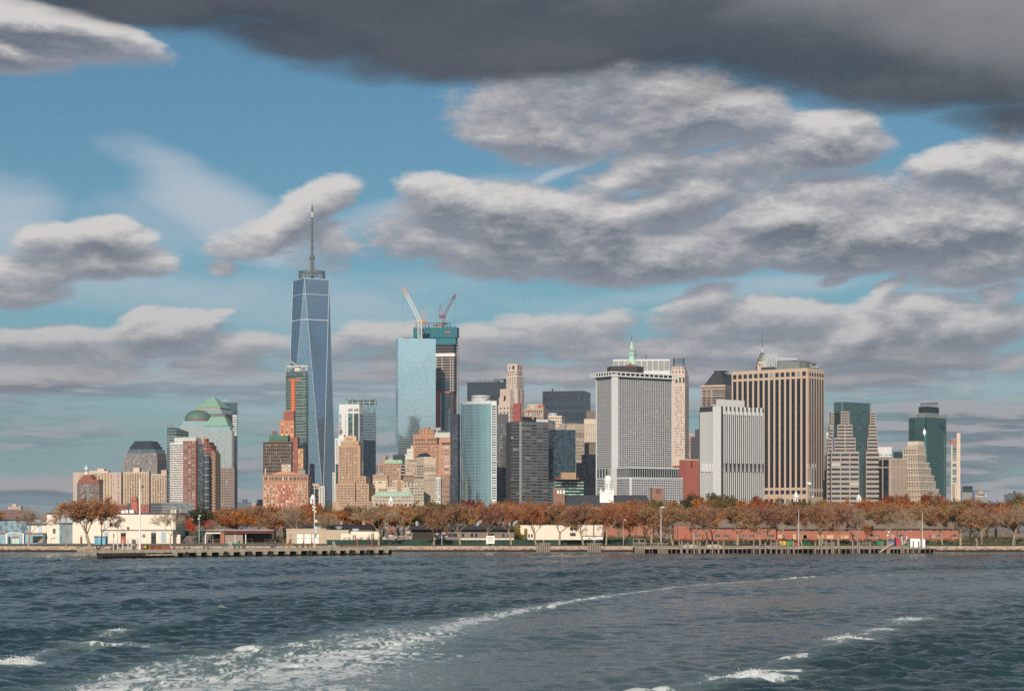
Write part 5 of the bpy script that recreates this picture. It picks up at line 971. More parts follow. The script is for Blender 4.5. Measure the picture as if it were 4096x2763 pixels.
# ------------------------------------------------------------------ the island in front
GZ = 1.7
def YG(py): return (CAMH - GZ) * F / (py - HZ)
def vx(v, p, Y): return wx(VW[v][0] + p / VW[v][2], Y)
def vz(v, p, Y): return wz(VW[v][1] + p / VW[v][2], Y)
def vpx(v, p): return VW[v][0] + p / VW[v][2]
grass = M('autumn lawn', (.085, .082, .032), .95, var=.45, scale=.35, bump=.6); earth = M('dusty ground', (.23, .19, .14), .95, var=.3, scale=.2)
m, t, bs = new_mat('seawall stone')
tc = nd(t, 'ShaderNodeTexCoord').outputs['Object']; sp = nd(t, 'ShaderNodeSeparateXYZ', {0: tc}).outputs
vor = nd(t, 'ShaderNodeTexVoronoi', {'Vector': vmt(t, 'MULTIPLY', tc, (1, 1, 2.2)), 'Scale': 1.3})
c = mixc(t, nd(t, 'ShaderNodeSeparateColor', {0: vor.outputs['Color']}).outputs[0], (.22, .14, .10), (.46, .35, .26))
zl = mth(t, 'ADD', sp[2], mth(t, 'MULTIPLY_ADD', noise(t, tc, .8, 4), .9, -.45))
c = mixc(t, mth(t, 'SUBTRACT', 1.0, smst(t, zl, .45, .85)), c, (.022, .018, .016))
c = mixc(t, smst(t, zl, 1.45, 1.6), c, (.50, .38, .27))
t.links.new(c, bs.inputs['Base Color']); bs.inputs['Roughness'].default_value = .9
bn = nd(t, 'ShaderNodeBump', {'Height': vor.outputs['Distance'], 'Strength': .8, 'Distance': .2}); t.links.new(bn.outputs[0], bs.inputs['Normal'])
wallm = m
tag(MB().prism([(-1200, 671), (1200, 671), (1500, 1500), (-1500, 1500)], -3, GZ).build('ground', earth), kind='structure')
mb = MB(); xs = np.arange(-260, 262, 2.0); pr = [(670.8, GZ + .06), (669.6, GZ + .06), (668.9, 1.1), (668.2, .5), (667.4, -.8)]
rr_ = random.Random(3); jit = {}
for i in range(len(xs) - 1):
    for j in range(len(pr) - 1):
        P = []
        for (a, b_) in ((i, j + 1), (i + 1, j + 1), (i + 1, j), (i, j)):
            if (a, b_) not in jit: jit[(a, b_)] = (rr_.uniform(-.3, .3) if 0 < b_ else 0, rr_.uniform(-.10, .10) if b_ > 1 else 0)
            q = jit[(a, b_)]; P.append((xs[a], pr[b_][0] + q[0], pr[b_][1] + q[1]))
        mb.quad(*P)
tag(mb.build('seawall', wallm), 'long pinkish stone seawall with a dark wet foot along the island shore', 'seawall')
tag(MB().quad((-400, 671.2, GZ + .02), (400, 671.2, GZ + .02), (400, 716, GZ + .02), (-400, 716, GZ + .02)).build('lawn', grass), kind='structure')
tag(MB().quad((-400, 688, GZ + .03), (vx(11, 1900, 690), 688, GZ + .03), (vx(11, 1900, 700), 700, GZ + .03), (-400, 702, GZ + .03)).build('path', M('worn asphalt', (.21, .19, .18), .9, var=.2)), kind='structure')
# --- trees -------------------------------------------------------------------------------------------------
def tree_meshes(seed, spread=.5, fork=.26, levels=5, leafn=3200, leaf=.014, dense=False, twigs=1500, kids=(2, 3), up=.35):
    r = random.Random(seed); nr = np.random.default_rng(seed); mb = MB(); pts = []
    def grow(p, d, L, rad, lv):
        n = 3 if lv > 1 else 4; r0 = rad
        for i in range(n):
            w = Vector((r.gauss(0, 1), r.gauss(0, 1), r.gauss(0, .5))) * (.16 if lv else .06)
            d = (d + w + Vector((0, 0, up * .22 if lv else 0))).normalized(); q = p + d * (L / n); r1 = r0 * (.90 if lv else .95)
            mb.tube(p, q, r0, r1, n=6 if lv < 2 else (4 if lv < 4 else 3), cap=False)
            p, r0 = q, r1
            if lv >= 3: pts.append((q, lv))
            if lv in (2, 3) and r.random() < .45: grow(p, (d + Vector((r.gauss(0, .8), r.gauss(0, .8), r.gauss(0, .3)))).normalized(), L * .55, r0 * .5, lv + 1)
        if lv >= levels: return
        k = r.randint(*kids) if lv else r.randint(3, 4); ph = r.uniform(0, 6.28)
        for i in range(k):
            t = ph + i * 2 * math.pi / k + r.uniform(-.4, .4); s = r.uniform(.5, 1.0) * (1.0 if lv == 0 else .8)
            u = d.orthogonal().normalized(); v = d.cross(u)
            nd_ = (d + (u * math.cos(t) + v * math.sin(t)) * s).normalized()
            grow(p, nd_, L * r.uniform(.62, .9) * (spread * 2.0 if lv == 0 else 1), r0 * (.72 if k == 2 else .6), lv + 1)
    grow(Vector((0, 0, -.01)), Vector((r.uniform(-.08, .08), 0, 1)).normalized(), fork, .024, 0)
    P = np.array([tuple(a) for a, _ in pts]); top = np.percentile(P[:, 2], 98); s = 1.0 / max(top, .1) * .94
    P *= s
    for i, v in enumerate(mb.v): mb.v[i] = (v[0] * s, v[1] * s, v[2] * s)
    # twigs
    idx = nr.integers(0, len(P), twigs)
    a = P[idx] + nr.normal(0, .006, (twigs, 3)); ctr = np.array([0, 0, .45]); d = (a - ctr); d /= np.linalg.norm(d, axis=1, keepdims=True); d += nr.normal(0, .55, (twigs, 3)); d /= np.linalg.norm(d, axis=1, keepdims=True)
    b_ = a + d * nr.uniform(.03, .085, (twigs, 1)); sd = np.cross(d, nr.normal(0, 1, (twigs, 3))); sd /= np.linalg.norm(sd, axis=1, keepdims=True)
    for i in range(twigs):
        w = sd[i] * .0017; mb.quad(a[i] - w, a[i] + w, b_[i] + w * .4, b_[i] - w * .4)
    # leaves gathered in clumps around the twigs
    nc = max(40, len(P) // (3 if dense else 5)); cl = P[nr.integers(0, len(P), nc)] + nr.normal(0, .012, (nc, 3))
    cs_ = nr.uniform(.016, .045 if dense else .034, nc); wgt = cs_ ** 2; wgt /= wgt.sum()
    k = nr.choice(nc, leafn, p=wgt); c = cl[k] + nr.normal(0, 1, (leafn, 3)) * cs_[k][:, None] * (1.0 if dense else .9)
    if not dense:
        n2 = leafn // 3; e = nr.integers(0, twigs, n2); c[:n2] = b_[e] + nr.normal(0, .006, (n2, 3))
    keep = c[:, 2] > .16; c = c[keep]; n = len(c)
    q = nr.normal(0, 1, (n, 3)); q /= np.linalg.norm(q, axis=1, keepdims=True); w = np.cross(q, nr.normal(0, 1, (n, 3))); w /= np.linalg.norm(w, axis=1, keepdims=True)
    sz = leaf * nr.uniform(.55, 1.25, (n, 1)); q *= sz; w *= sz * .75
    V = np.stack([c - q, c + w, c + q, c - w], 1).reshape(-1, 3)
    me = D.meshes.new('crown'); me.vertices.add(len(V)); me.vertices.foreach_set('co', V.astype(np.float32).ravel())
    me.loops.add(len(V)); me.loops.foreach_set('vertex_index', np.arange(len(V), dtype=np.int32)); me.polygons.add(n)
    me.polygons.foreach_set('loop_start', np.arange(0, len(V), 4, dtype=np.int32)); me.polygons.foreach_set('loop_total', np.full(n, 4, dtype=np.int32)); me.update(); me.validate()
    return mb, me, float(np.percentile(np.abs(P[:, 0]), 96))
barkm = M('plane bark', (.36, .27, .19), .9, var=.4, scale=1.6); barkd = M('dull bark', (.24, .17, .12), .9, var=.3, scale=1.6)
def leafmat(name, col):
    m, t, b = new_mat(name)
    g = nd(t, 'ShaderNodeNewGeometry').outputs['Random Per Island']; ob = nd(t, 'ShaderNodeObjectInfo').outputs['Random']
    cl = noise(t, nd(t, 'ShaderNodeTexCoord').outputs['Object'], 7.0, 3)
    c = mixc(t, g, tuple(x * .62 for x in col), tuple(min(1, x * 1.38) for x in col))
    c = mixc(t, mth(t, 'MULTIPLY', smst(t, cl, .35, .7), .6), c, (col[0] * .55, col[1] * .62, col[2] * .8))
    h = nd(t, 'ShaderNodeHueSaturation', {'Color': c, 'Hue': mth(t, 'MULTIPLY_ADD', ob, .035, .4825), 'Value': mth(t, 'MULTIPLY_ADD', ob, .35, .82)}).outputs[0]
    t.links.new(h, b.inputs['Base Color']); b.inputs['Roughness'].default_value = .8; b.inputs['Specular IOR Level'].default_value = .2
    tr = nd(t, 'ShaderNodeBsdfTranslucent', {'Color': h}); mx = nd(t, 'ShaderNodeMixShader', {0: .25, 1: b.outputs[0], 2: tr.outputs[0]})
    t.links.new(mx.outputs[0], [n for n in t.nodes if n.type == 'OUTPUT_MATERIAL'][0].inputs[0])
    return m
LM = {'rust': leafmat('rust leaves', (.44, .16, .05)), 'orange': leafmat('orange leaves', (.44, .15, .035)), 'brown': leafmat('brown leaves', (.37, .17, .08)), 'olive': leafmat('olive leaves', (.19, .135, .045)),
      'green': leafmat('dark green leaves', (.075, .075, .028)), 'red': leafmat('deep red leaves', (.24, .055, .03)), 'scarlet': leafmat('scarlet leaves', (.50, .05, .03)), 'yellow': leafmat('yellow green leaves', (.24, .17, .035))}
PROTO = {}
def proto(kind):
    if kind not in PROTO:
        fam, i = kind
        if fam == 'plane': mb, me, hw = tree_meshes(100 + i * 7, .5, .30, 5, 5000, .0150, False, 2600)
        elif fam == 'bare': mb, me, hw = tree_meshes(300 + i * 7, .5, .30, 5, 500, .012, False, 3600)
        else: mb, me, hw = tree_meshes(500 + i * 7, .55, .22, 4, 5200, .021, True, 500, (3, 3), .2)
        PROTO[kind] = (mb.mesh('trunk', barkm if fam != 'wood' else barkd), me, hw); me.materials.append(LM['rust'])
    return PROTO[kind]
trees = []
def tree(px, base_py, top_py, wpx, fam, col, label, group=None, Y=None, name='plane_tree', base=GZ):
    Y = YG(base_py) if Y is None else Y
    tm, cm, hw = proto((fam, len(trees) % 5)); h = wz(top_py, Y) - base; w = wpx / F * Y
    root = empty(name, (wx(px, Y), Y, base), rnd.uniform(-.5, .5), label, 'tree', group)
    k = w / 2 / (hw * h) if wpx else 1.0; k = max(.5, min(1.9, k)); root.scale = (h * k, h * k, h)
    for me, nm in ((tm, 'trunk'), (cm, 'crown')):
        o = D.objects.new(nm, me); COL.objects.link(o); o.parent = root
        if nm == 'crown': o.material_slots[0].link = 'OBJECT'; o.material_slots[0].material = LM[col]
    trees.append(root); return root
LMK = [(570, 'tall white flagpole'), (1286, 'lamp mast on the left pier'), (1962, 'white warning sign'), (2376, 'second timber dolphin'), (2644, 'right timber pier lamp post'), (3195, 'headless white pier post'), (3670, 'white tilted box'), (4060, 'thin pole at the right edge')]
ORD = ['', 'first', 'second', 'third', 'fourth', 'fifth', 'sixth', 'seventh', 'eighth', 'ninth', 'tenth', 'eleventh', 'twelfth']
row = [(-28, 2182, 2030, 150, 'plane', 'rust'), (114, 2183, 2024, 135, 'bare', 'rust'), (265, 2182, 2020, 100, 'bare', 'rust'), (360, 2187, 1996, 185, 'plane', 'rust'), (404, 2183, 2004, 130, 'plane', 'rust'), (680, 2182, 2036, 125, 'bare', 'brown'),
       (851, 2172, 2075, 60, 'bare', 'brown'), (1060, 2170, 2024, 130, 'plane', 'brown'), (1178, 2172, 2018, 140, 'bare', 'brown'), (1290, 2168, 2050, 110, 'bare', 'brown'), (1515, 2179, 2008, 175, 'bare', 'brown'), (1631, 2164, 2016, 120, 'plane', 'rust'),
       (1735, 2178, 2024, 130, 'plane', 'brown'), (1841, 2177, 2020, 130, 'plane', 'brown'), (1945, 2178, 2016, 130, 'plane', 'brown'), (2045, 2177, 2012, 130, 'plane', 'rust'), (2144, 2178, 2014, 120, 'plane', 'rust'), (2238, 2178, 2016, 130, 'plane', 'brown'),
       (2333, 2179, 2018, 120, 'plane', 'brown'), (2424, 2179, 2020, 125, 'plane', 'rust'), (2499, 2175, 2014, 120, 'plane', 'rust'), (2588, 2176, 2022, 130, 'plane', 'rust'), (2605, 2179, 2030, 120, 'plane', 'brown'), (2692, 2179, 2028, 130, 'plane', 'brown'),
       (2772, 2181, 2026, 125, 'plane', 'brown'), (2835, 2178, 2020, 130, 'plane', 'brown'), (2855, 2175, 2030, 110, 'plane', 'rust'), (2950, 2180, 2024, 135, 'plane', 'brown'), (3043, 2178, 2026, 130, 'plane', 'brown'), (3069, 2174, 2024, 110, 'plane', 'brown'),
       (3142, 2176, 2020, 135, 'plane', 'brown'), (3208, 2180, 2018, 120, 'plane', 'brown'), (3277, 2180, 2022, 120, 'plane', 'brown'), (3292, 2174, 2016, 110, 'plane', 'brown'), (3350, 2178, 2024, 120, 'plane', 'brown'), (3416, 2176, 2022, 120, 'plane', 'brown'),
       (3431, 2179, 2030, 90, 'bare', 'brown'), (3466, 2173, 2090, 50, 'plane', 'orange'), (3570, 2175, 2020, 130, 'plane', 'brown'), (3593, 2179, 2040, 110, 'bare', 'brown'), (3697, 2178, 2018, 120, 'plane', 'brown'), (3770, 2178, 2026, 110, 'plane', 'brown'),
       (3842, 2180, 2016, 140, 'plane', 'brown'), (3907, 2180, 2030, 130, 'bare', 'brown'), (3926, 2173, 2022, 120, 'plane', 'brown'), (4052, 2180, 2020, 150, 'bare', 'brown'), (4125, 2176, 2020, 130, 'plane', 'brown')]
pxs = [r_[0] for r_ in row]
for i, (px, bp, tp, w, fam, col) in enumerate(row):
    lm = min(LMK, key=lambda q: abs(q[0] - px)); side = 'right' if px >= lm[0] else 'left'
    n = sum(1 for q in pxs if (lm[0] <= q <= px if side == 'right' else px <= q < lm[0]))
    lab = ('almost bare' if fam == 'bare' else 'thinly leaved %s' % col) + ' shoreline tree, %s %s of the %s' % (ORD[n], side, lm[1])
    if px < 0: lab = 'rust leaved shoreline tree whose crown enters at the left edge'
    if px == 360: lab = 'broadest rust leaved tree, in front of the long cream warehouse'
    if px > 4100: lab = 'brown leaved shoreline tree cut off by the right edge'
    tree(px, bp, tp, w, fam, col, lab, 'plane trees along the shore')
CN = {'rust': 'rust brown', 'orange': 'bright orange', 'brown': 'grey brown', 'olive': 'olive green', 'green': 'dark green', 'red': 'dark red', 'scarlet': 'scarlet', 'yellow': 'yellow green'}
BL = [(450, 'the yellow apartment slabs'), (760, 'the white and brick tower'), (900, 'the pyramid roofed towers'), (1150, 'the orange gabled building'), (1400, 'the tan stepped tower'), (1600, 'the mint roofed hall'), (1790, 'the dark grid tower'), (1950, 'the curved mirror tower'), (2130, 'the grey banded tower'),
      (2300, 'the slate roofed hall'), (2430, 'the white steeple'), (2600, 'the podium of the gridded tower'), (2750, 'the red brick block'), (2920, 'the white finned tower'), (3150, 'the peach striped slab'), (3400, 'the green and striped tower'), (3560, 'the finned glass block'), (3680, 'the stone ziggurat'), (3780, 'the green mirror tower'), (3900, 'the two rooftop tanks'), (4040, 'the far right horizon block')]
seen = {}
wood = [(817, 2018, 100, 'green', 770), (735, 2052, 60, 'olive', 775), (700, 2060, 80, 'brown', 790), (900, 2032, 90, 'brown', 850), (960, 2026, 100, 'brown', 870), (1020, 2024, 100, 'rust', 850), (1090, 2022, 110, 'rust', 830), (1150, 2028, 90, 'rust', 860), (1220, 2018, 100, 'rust', 850), (1265, 2008, 70, 'orange', 860),
        (1330, 2022, 110, 'olive', 850), (1400, 2024, 110, 'olive', 860), (1460, 2022, 100, 'olive', 850), (1530, 2016, 100, 'rust', 870), (1600, 2020, 100, 'rust', 850), (1680, 2006, 90, 'olive', 860), (1730, 2004, 90, 'olive', 880), (1790, 2010, 100, 'olive', 860), (1840, 2016, 80, 'olive', 850), (1885, 1993, 70, 'red', 880), (1930, 2012, 90, 'rust', 850), (1985, 2008, 80, 'orange', 860),
        (2015, 2000, 80, 'olive', 890), (2042, 1993, 60, 'red', 910), (2080, 2006, 80, 'rust', 860), (2130, 1994, 80, 'olive', 900), (2170, 2010, 90, 'rust', 850), (2230, 2012, 80, 'orange', 850), (2300, 2020, 90, 'rust', 850), (2360, 2026, 80, 'orange', 850), (2420, 2022, 90, 'rust', 850), (2480, 2006, 90, 'orange', 860), (2540, 1998, 90, 'rust', 870), (2610, 1996, 90, 'olive', 880), (2670, 1996, 90, 'olive', 870),
        (2710, 2004, 80, 'rust', 860), (2765, 1977, 80, 'green', 930), (2815, 1990, 90, 'orange', 880), (2850, 1968, 90, 'green', 950), (2900, 1975, 70, 'green', 950), (2880, 1990, 90, 'olive', 870), (2935, 1990, 90, 'olive', 880), (2975, 1998, 80, 'orange', 870), (3025, 1981, 90, 'red', 900), (3070, 1994, 80, 'rust', 880), (3120, 1996, 90, 'olive', 880), (3180, 2002, 90, 'olive', 860), (3240, 2000, 90, 'olive', 870),
        (3295, 1996, 80, 'yellow', 890), (3345, 2002, 80, 'rust', 870), (3390, 2000, 80, 'orange', 870), (3440, 2000, 70, 'rust', 860), (3480, 1996, 80, 'orange', 900), (3530, 1998, 90, 'rust', 880), (3590, 1975, 80, 'red', 960), (3640, 1980, 90, 'brown', 960), (3600, 1994, 90, 'orange', 880), (3715, 1972, 90, 'red', 960), (3770, 1982, 80, 'brown', 960), (3680, 1998, 90, 'orange', 880), (3740, 2004, 90, 'olive', 870), (3830, 2000, 100, 'olive', 880),
        (3880, 1990, 80, 'brown', 900), (3920, 2008, 80, 'red', 880), (3985, 2004, 90, 'red', 880), (4020, 2010, 70, 'rust', 860), (4075, 1974, 80, 'olive', 900), (4110, 2000, 80, 'rust', 880)]
for (px, tp, w, col, Y) in wood:
    anc = min(BL, key=lambda q: abs(q[0] - px))[1]; key = (CN[col], anc); seen[key] = seen.get(key, 0) + 1
    lab = '%s treetop below %s%s' % (CN[col], anc, '' if seen[key] == 1 else ', ' + ORD[seen[key]] + ' of its colour')
    tree(px, 0, tp + 2, w * 1.35, 'wood', col, lab, 'coloured trees at the top of the wood', Y=Y, name='autumn_tree')
tree(757, 0, 2070, 38, 'wood', 'scarlet', 'small scarlet tree by the green screened fence', None, Y=742, name='maple_tree'); tree(842, 0, 2078, 34, 'wood', 'scarlet', 'small scarlet tree beside the ruined pavilion', None, Y=748, name='maple_tree')
x = 880; zc = {}
ORD += ['thirteenth', 'fourteenth', 'fifteenth', 'sixteenth', 'seventeenth', 'eighteenth']
while x < 4130:      # fill between the coloured crowns and the shore
    zone = 0 if x < 1300 else 1 if x < 1900 else 2 if x < 2550 else 3 if x < 3250 else 4
    zn = ['the ruined pavilion', 'the cream garage', 'the ivy clad cream shed', 'the left brick terrace', 'the right brick terraces'][zone]; zc[zone] = zc.get(zone, 0) + 1
    tree(x, 0, rnd.uniform(2030, 2052), rnd.uniform(110, 150), 'wood', rnd.choice(['brown', 'brown', 'rust', 'rust', 'orange', 'olive']), 'dull tree low behind %s, %s from left' % (zn, ORD[zc[zone]]), 'trees filling the low wood', Y=rnd.uniform(805, 835), name='autumn_tree')
    x += rnd.uniform(46, 70)
# --- low growth as one mass
sh = MB(); rs = np.random.default_rng(5)
def shrubs(mb, px0, px1, Y0, Y1, h, n):
    for i in range(n):
        Y = rs.uniform(Y0, Y1); x0 = wx(rs.uniform(px0, px1), Y); r = rs.uniform(.3, 1) * h / 2; z = GZ + r
        for k in range(26):
            d = rs.normal(0, 1, 3); d /= np.linalg.norm(d); c = np.array([x0, Y, z]) + d * r * rs.uniform(.5, 1) * np.array([1.5, 1, 1]); a = np.cross(d, rs.normal(0, 1, 3)); a = a / np.linalg.norm(a) * .22; b_ = np.cross(d, a)
            if c[2] < GZ: c[2] = GZ + .1
            mb.quad(c - a, c + b_, c + a, c - b_)
shrubs(sh, 2620, 3860, 722, 768, 2.0, 520); shrubs(sh, 3860, 4140, 725, 800, 3.2, 200); shrubs(sh, 700, 1350, 745, 800, 3.0, 260); shrubs(sh, 1350, 1700, 735, 760, 3.0, 120); shrubs(sh, 2300, 2640, 725, 800, 3.5, 160)
tag(sh.build('undergrowth', M('undergrowth leaves', (.10, .085, .04), .9, var=.3, island=.5)), kind='stuff')
# yellow ivy on the cream wall
iv = MB()
for (p0, p1, q0, q1, n) in ((1178, 1240, 385, 530, 900), (1285, 1312, 420, 530, 260), (1240, 1290, 480, 535, 200)):
    for i in range(n):
        x0 = vx(12, rs.uniform(p0, p1), 741.5); z0 = vz(12, rs.uniform(q0, q1), 741.5); a, b_ = rs.normal(0, .12, 3), rs.normal(0, .12, 3); c = np.array([x0, 741.4 + rs.uniform(-.4, .3), z0]); iv.quad(c - a, c - b_, c + a, c + b_)
tag(iv.build('ivy', M('yellow ivy leaves', (.30, .21, .03), .9, island=.5)), 'yellow ivy climbing the left end of the cream windowless shed', 'ivy')
# ------------------------------------------------------------------ island buildings
m, t, bs = new_mat('cream stucco')
tc = nd(t, 'ShaderNodeTexCoord').outputs['Object']
st_ = noise(t, vmt(t, 'MULTIPLY', tc, (1, 1, .25)), 1.2, 5, .65)
c = mixc(t, smst(t, st_, .58, .75), (.68, .60, .50), (.48, .37, .27)); c = mixc(t, mth(t, 'MULTIPLY', noise(t, tc, .2, 3), .3), c, (.76, .71, .63))
t.links.new(c, bs.inputs['Base Color']); bs.inputs['Roughness'].default_value = .9; stucco = m
def corr(name, col, pitch=.35, col2=None, blot=.0):
    m, t, b = new_mat(name); tc = nd(t, 'ShaderNodeTexCoord').outputs['Object']; s = nd(t, 'ShaderNodeSeparateXYZ', {0: tc}).outputs
    w = mth(t, 'SINE', mth(t, 'MULTIPLY', s[0], 2 * math.pi / pitch)); n = noise(t, vmt(t, 'MULTIPLY', tc, (1, 1, .5)), .6, 5, .6)
    c = mixc(t, smst(t, n, .42, .62), col, col2 or tuple(x * .7 for x in col)); t.links.new(c, b.inputs['Base Color']); b.inputs['Roughness'].default_value = .6
    bn = nd(t, 'ShaderNodeBump', {'Height': w, 'Strength': 1.0, 'Distance': pitch * .25}); t.links.new(bn.outputs[0], b.inputs['Normal']); return m
bluec = corr('blue corrugated', (.32, .46, .52), .5, (.14, .20, .25)); redroof = corr('faded red roof', (.36, .21, .20), .6, (.30, .17, .16)); siding = corr('cream siding', (.62, .50, .36), .4, (.60, .48, .34)); blued = corr('light blue siding', (.38, .56, .66), .5, (.30, .46, .56))
m, t, bs = new_mat('island brick'); tc = nd(t, 'ShaderNodeTexCoord').outputs['Object']; s_ = nd(t, 'ShaderNodeSeparateXYZ', {0: tc}).outputs
bk = nd(t, 'ShaderNodeTexBrick', {'Vector': nd(t, 'ShaderNodeCombineXYZ', {0: mth(t, 'ADD', s_[0], s_[1]), 1: s_[2]}).outputs[0], 'Scale': 1.0, 'Color1': (.40, .125, .075, 1), 'Color2': (.32, .095, .06, 1), 'Mortar': (.33, .20, .15, 1), 'Mortar Size': .012, 'Brick Width': .32, 'Row Height': .11})
c = mixc(t, mth(t, 'MULTIPLY', noise(t, tc, .25, 4), .4), bk.outputs[0], (.24, .08, .055)); t.links.new(c, bs.inputs['Base Color']); bs.inputs['Roughness'].default_value = .9; brick = m
roofg = M('brown shingle', (.20, .155, .12), .9, var=.15, scale=.5); rust = M('rust', (.32, .10, .045), .8, var=.4, scale=1); wht = M('white paint', (.72, .71, .68), .6, var=.04)
glassw = WIN('island pane', (.04, .055, .06), .2, (.35, .36, .33)); boarded = M('boarding', (.50, .34, .22), .9, var=.15); doorb = M('door brown', (.16, .07, .05)); lightblue = M('sky blue paint', (.30, .55, .70), .7, var=.1)
def house(v, L, C, top, Y, depth, label, name='building', cat='building', mat_=stucco, base=GZ):
    """axis-aligned low building; returns helpers in its frame (x from its left end, z from ground)"""
    x0, x1 = vx(v, L, Y), vx(v, C, Y); root = empty(name, (x0, Y, base), 0, label, cat); h = vz(v, top, Y) - base
    if mat_: MB().box(0, x1 - x0, 0, depth, 0, h).build('wall', mat_, root)
    X_ = lambda p, vv_=v, y=0: vx(vv_, p, Y + y) - x0
    Z_ = lambda p, vv_=v, y=0: vz(vv_, p, Y + y) - base
    def part(nm, mm, p0, p1, q0, q1, y0=-.12, y1=.1, vv_=v, par=None):
        return MB().box(X_(p0, vv_), X_(p1, vv_), y0, y1, Z_(q1, vv_) if q1 is not None else 0, Z_(q0, vv_)).build(nm, mm, par or root)
    return root, X_, Z_, part, h
# barn
root, X_, Z_, part, h = house(10, -160, 320, 510, 752, 18, 'blue corrugated barn with a faded red hipped roof at the left edge', 'barn', 'barn', bluec)
w = X_(320); MB().prism([(-.8, -.8), (w + .8, -.8), (w + .8, 18.8), (-.8, 18.8)], h + .05, Z_(398, y=8), [(w * .42, 8), (w * .58, 8), (w * .58, 11), (w * .42, 11)]).build('roof', redroof, root); MB().box(-.9, w + .9, -1.0, 19, h - .15, h + .05).build('eave', M('eave dark', (.08, .10, .10)), root)
# low blue shed
root, X_, Z_, part, h = house(10, -80, 500, 680, 738, 9, 'low pale blue shed with a white portal and a collapsed corner', 'shed', 'shed', blued)
w = X_(500); MB().box(-.3, w + .3, -.4, 9.3, h, h + .25).build('roof', rust, root)
p0, p1, pm = X_(83), X_(285), X_(184); MB().prism([(p0, -1.4), (p1, -1.4), (p1, -.02), (p0, -.02)], 0, Z_(678)).build('portal_wall', lightblue if False else blued, root)
g = MB(); g.box(p0 - .1, p0 + .35, -1.6, -1.38, 0, Z_(682)); g.box(p1 - .35, p1 + .1, -1.6, -1.38, 0, Z_(682)); g.tube((p0 - .2, -1.5, Z_(682)), (pm, -1.5, Z_(664)), .2, n=4).tube((pm, -1.5, Z_(664)), (p1 + .2, -1.5, Z_(682)), .2, n=4); g.build('portal_frame', wht, root)
part('door', M('dark doorway', (.02, .02, .02)), 107, 134, 712, None, -1.55, -1.35); d = part('garage_door', M('garage pale', (.40, .50, .50)), 152, 235, 706, None, -1.55, -1.35); MB().box(X_(154), X_(233), -1.62, -1.56, Z_(730), Z_(708)).build('rust_panel', rust, root)
MB().prism([(X_(380), -.15), (X_(500), -.15), (X_(497), -.05), (X_(382), -.05)], .3, Z_(706), [(X_(380), -.15), (X_(500), -.15), (X_(500), -.05), (X_(380), -.05)]).build('opening', M('dark doorway', (0, 0, 0)), root); MB().quad((X_(430), -.3, .2), (X_(500), -.3, .2), (X_(500), -.2, Z_(720))).build('fallen_sheet', corr('bare sheet', (.40, .33, .26)), root)
part('awning', rust, 55, 125, 620, 655, 3, 6) if False else None
# long cream warehouse
root, X_, Z_, part, h = house(10, 545, 2040, 452, 742, 22, 'long cream stucco warehouse with a tall blank wall and low annex', 'warehouse', 'warehouse')
w = X_(2040); MB().box(-.3, w + .3, -.3, 22.3, h, h + .35).build('roof_edge', M('tar edge', (.05, .045, .045)), root)
part('recess', M('recess blue', (.36, .44, .50)), 680, 845, 470, 560, -.1, .05); part('recess', M('dark soffit', (.06, .04, .04)), 680, 845, 552, 572, -.2, .05); part('shutter', corr('grey shutter', (.30, .38, .42), .3), 695, 842, 572, None, -.16, .06); part('cyan_trim', M('cyan paint', (.40, .62, .66)), 680, 694, 560, None, -.14, .06)
ww = part('window', glassw, 615, 645, 625, 675); MB().box(X_(611), X_(649), -.2, -.13, Z_(625), Z_(621)).build('window_frame', rust, ww); part('vent', grey, 597, 610, 722, 742); part('vent', grey, 625, 640, 718, 742)
dd_ = part('door', doorb, 933, 957, 720, None); MB().box(X_(933), X_(957), -.18, -.12, Z_(718), Z_(695)).build('transom', M('transom grey', (.36, .40, .45)), dd_); part('chimney', stucco, 1970, 2038, 400, 452, 2, 8); part('side_wall', stucco, 2040, 2090, 690, None, 1, 4)
for p0, p1, h0 in ((1360, 1402, 408), (1410, 1440, 402), (1455, 1510, 402)): part('roof_box', wht, p0, p1, h0, 450, 8, 11)
part('wall_lamp', steel, 1478, 1500, 600, 625, -.5, 0)
an = MB().box(X_(1197), X_(2030), -4, -.02, 0, Z_(640)).build('annex', stucco, root); MB().box(X_(1190), X_(2038), -4.4, .0, Z_(640), Z_(632)).build('annex_roof', M('annex roof', (.25, .18, .16)), root)
for p0, p1, kind_ in ((1238, 1284, 'b'), (1428, 1488, 'r'), (1780, 1836, 'o'), (1895, 1950, 'b')):
    q = MB().box(X_(p0), X_(p1), -4.12, -3.9, Z_(780) if kind_ == 'b' else 0, Z_(650)).build('window', M('faded shutter', (.34, .40, .48)) if kind_ == 'b' else (rust if kind_ == 'r' else M('dark doorway', (0, 0, 0))), root)
    MB().box(X_(p0), X_(p1), -4.2, -4.13, Z_(668), Z_(650)).build('lintel_panel', M('pale blue panel', (.45, .50, .60)), q)
    if kind_ != 'b': MB().box(X_(p0) + .1, X_(p1) - .1, -4.2, -4.13, Z_(705), Z_(672)).build('pane', wk, q)
MB().prism([(X_(1678), -4.9), (X_(1712), -4.9), (X_(1712), -4.02), (X_(1678), -4.02)], Z_(708), Z_(680), [(X_(1684), -4.2), (X_(1708), -4.2), (X_(1708), -4.02), (X_(1684), -4.02)]).build('hood', grey, root)
MB().box(X_(1340), X_(1350), -4.1, -3.9, Z_(728), Z_(675)).build('scar', doorb, root)
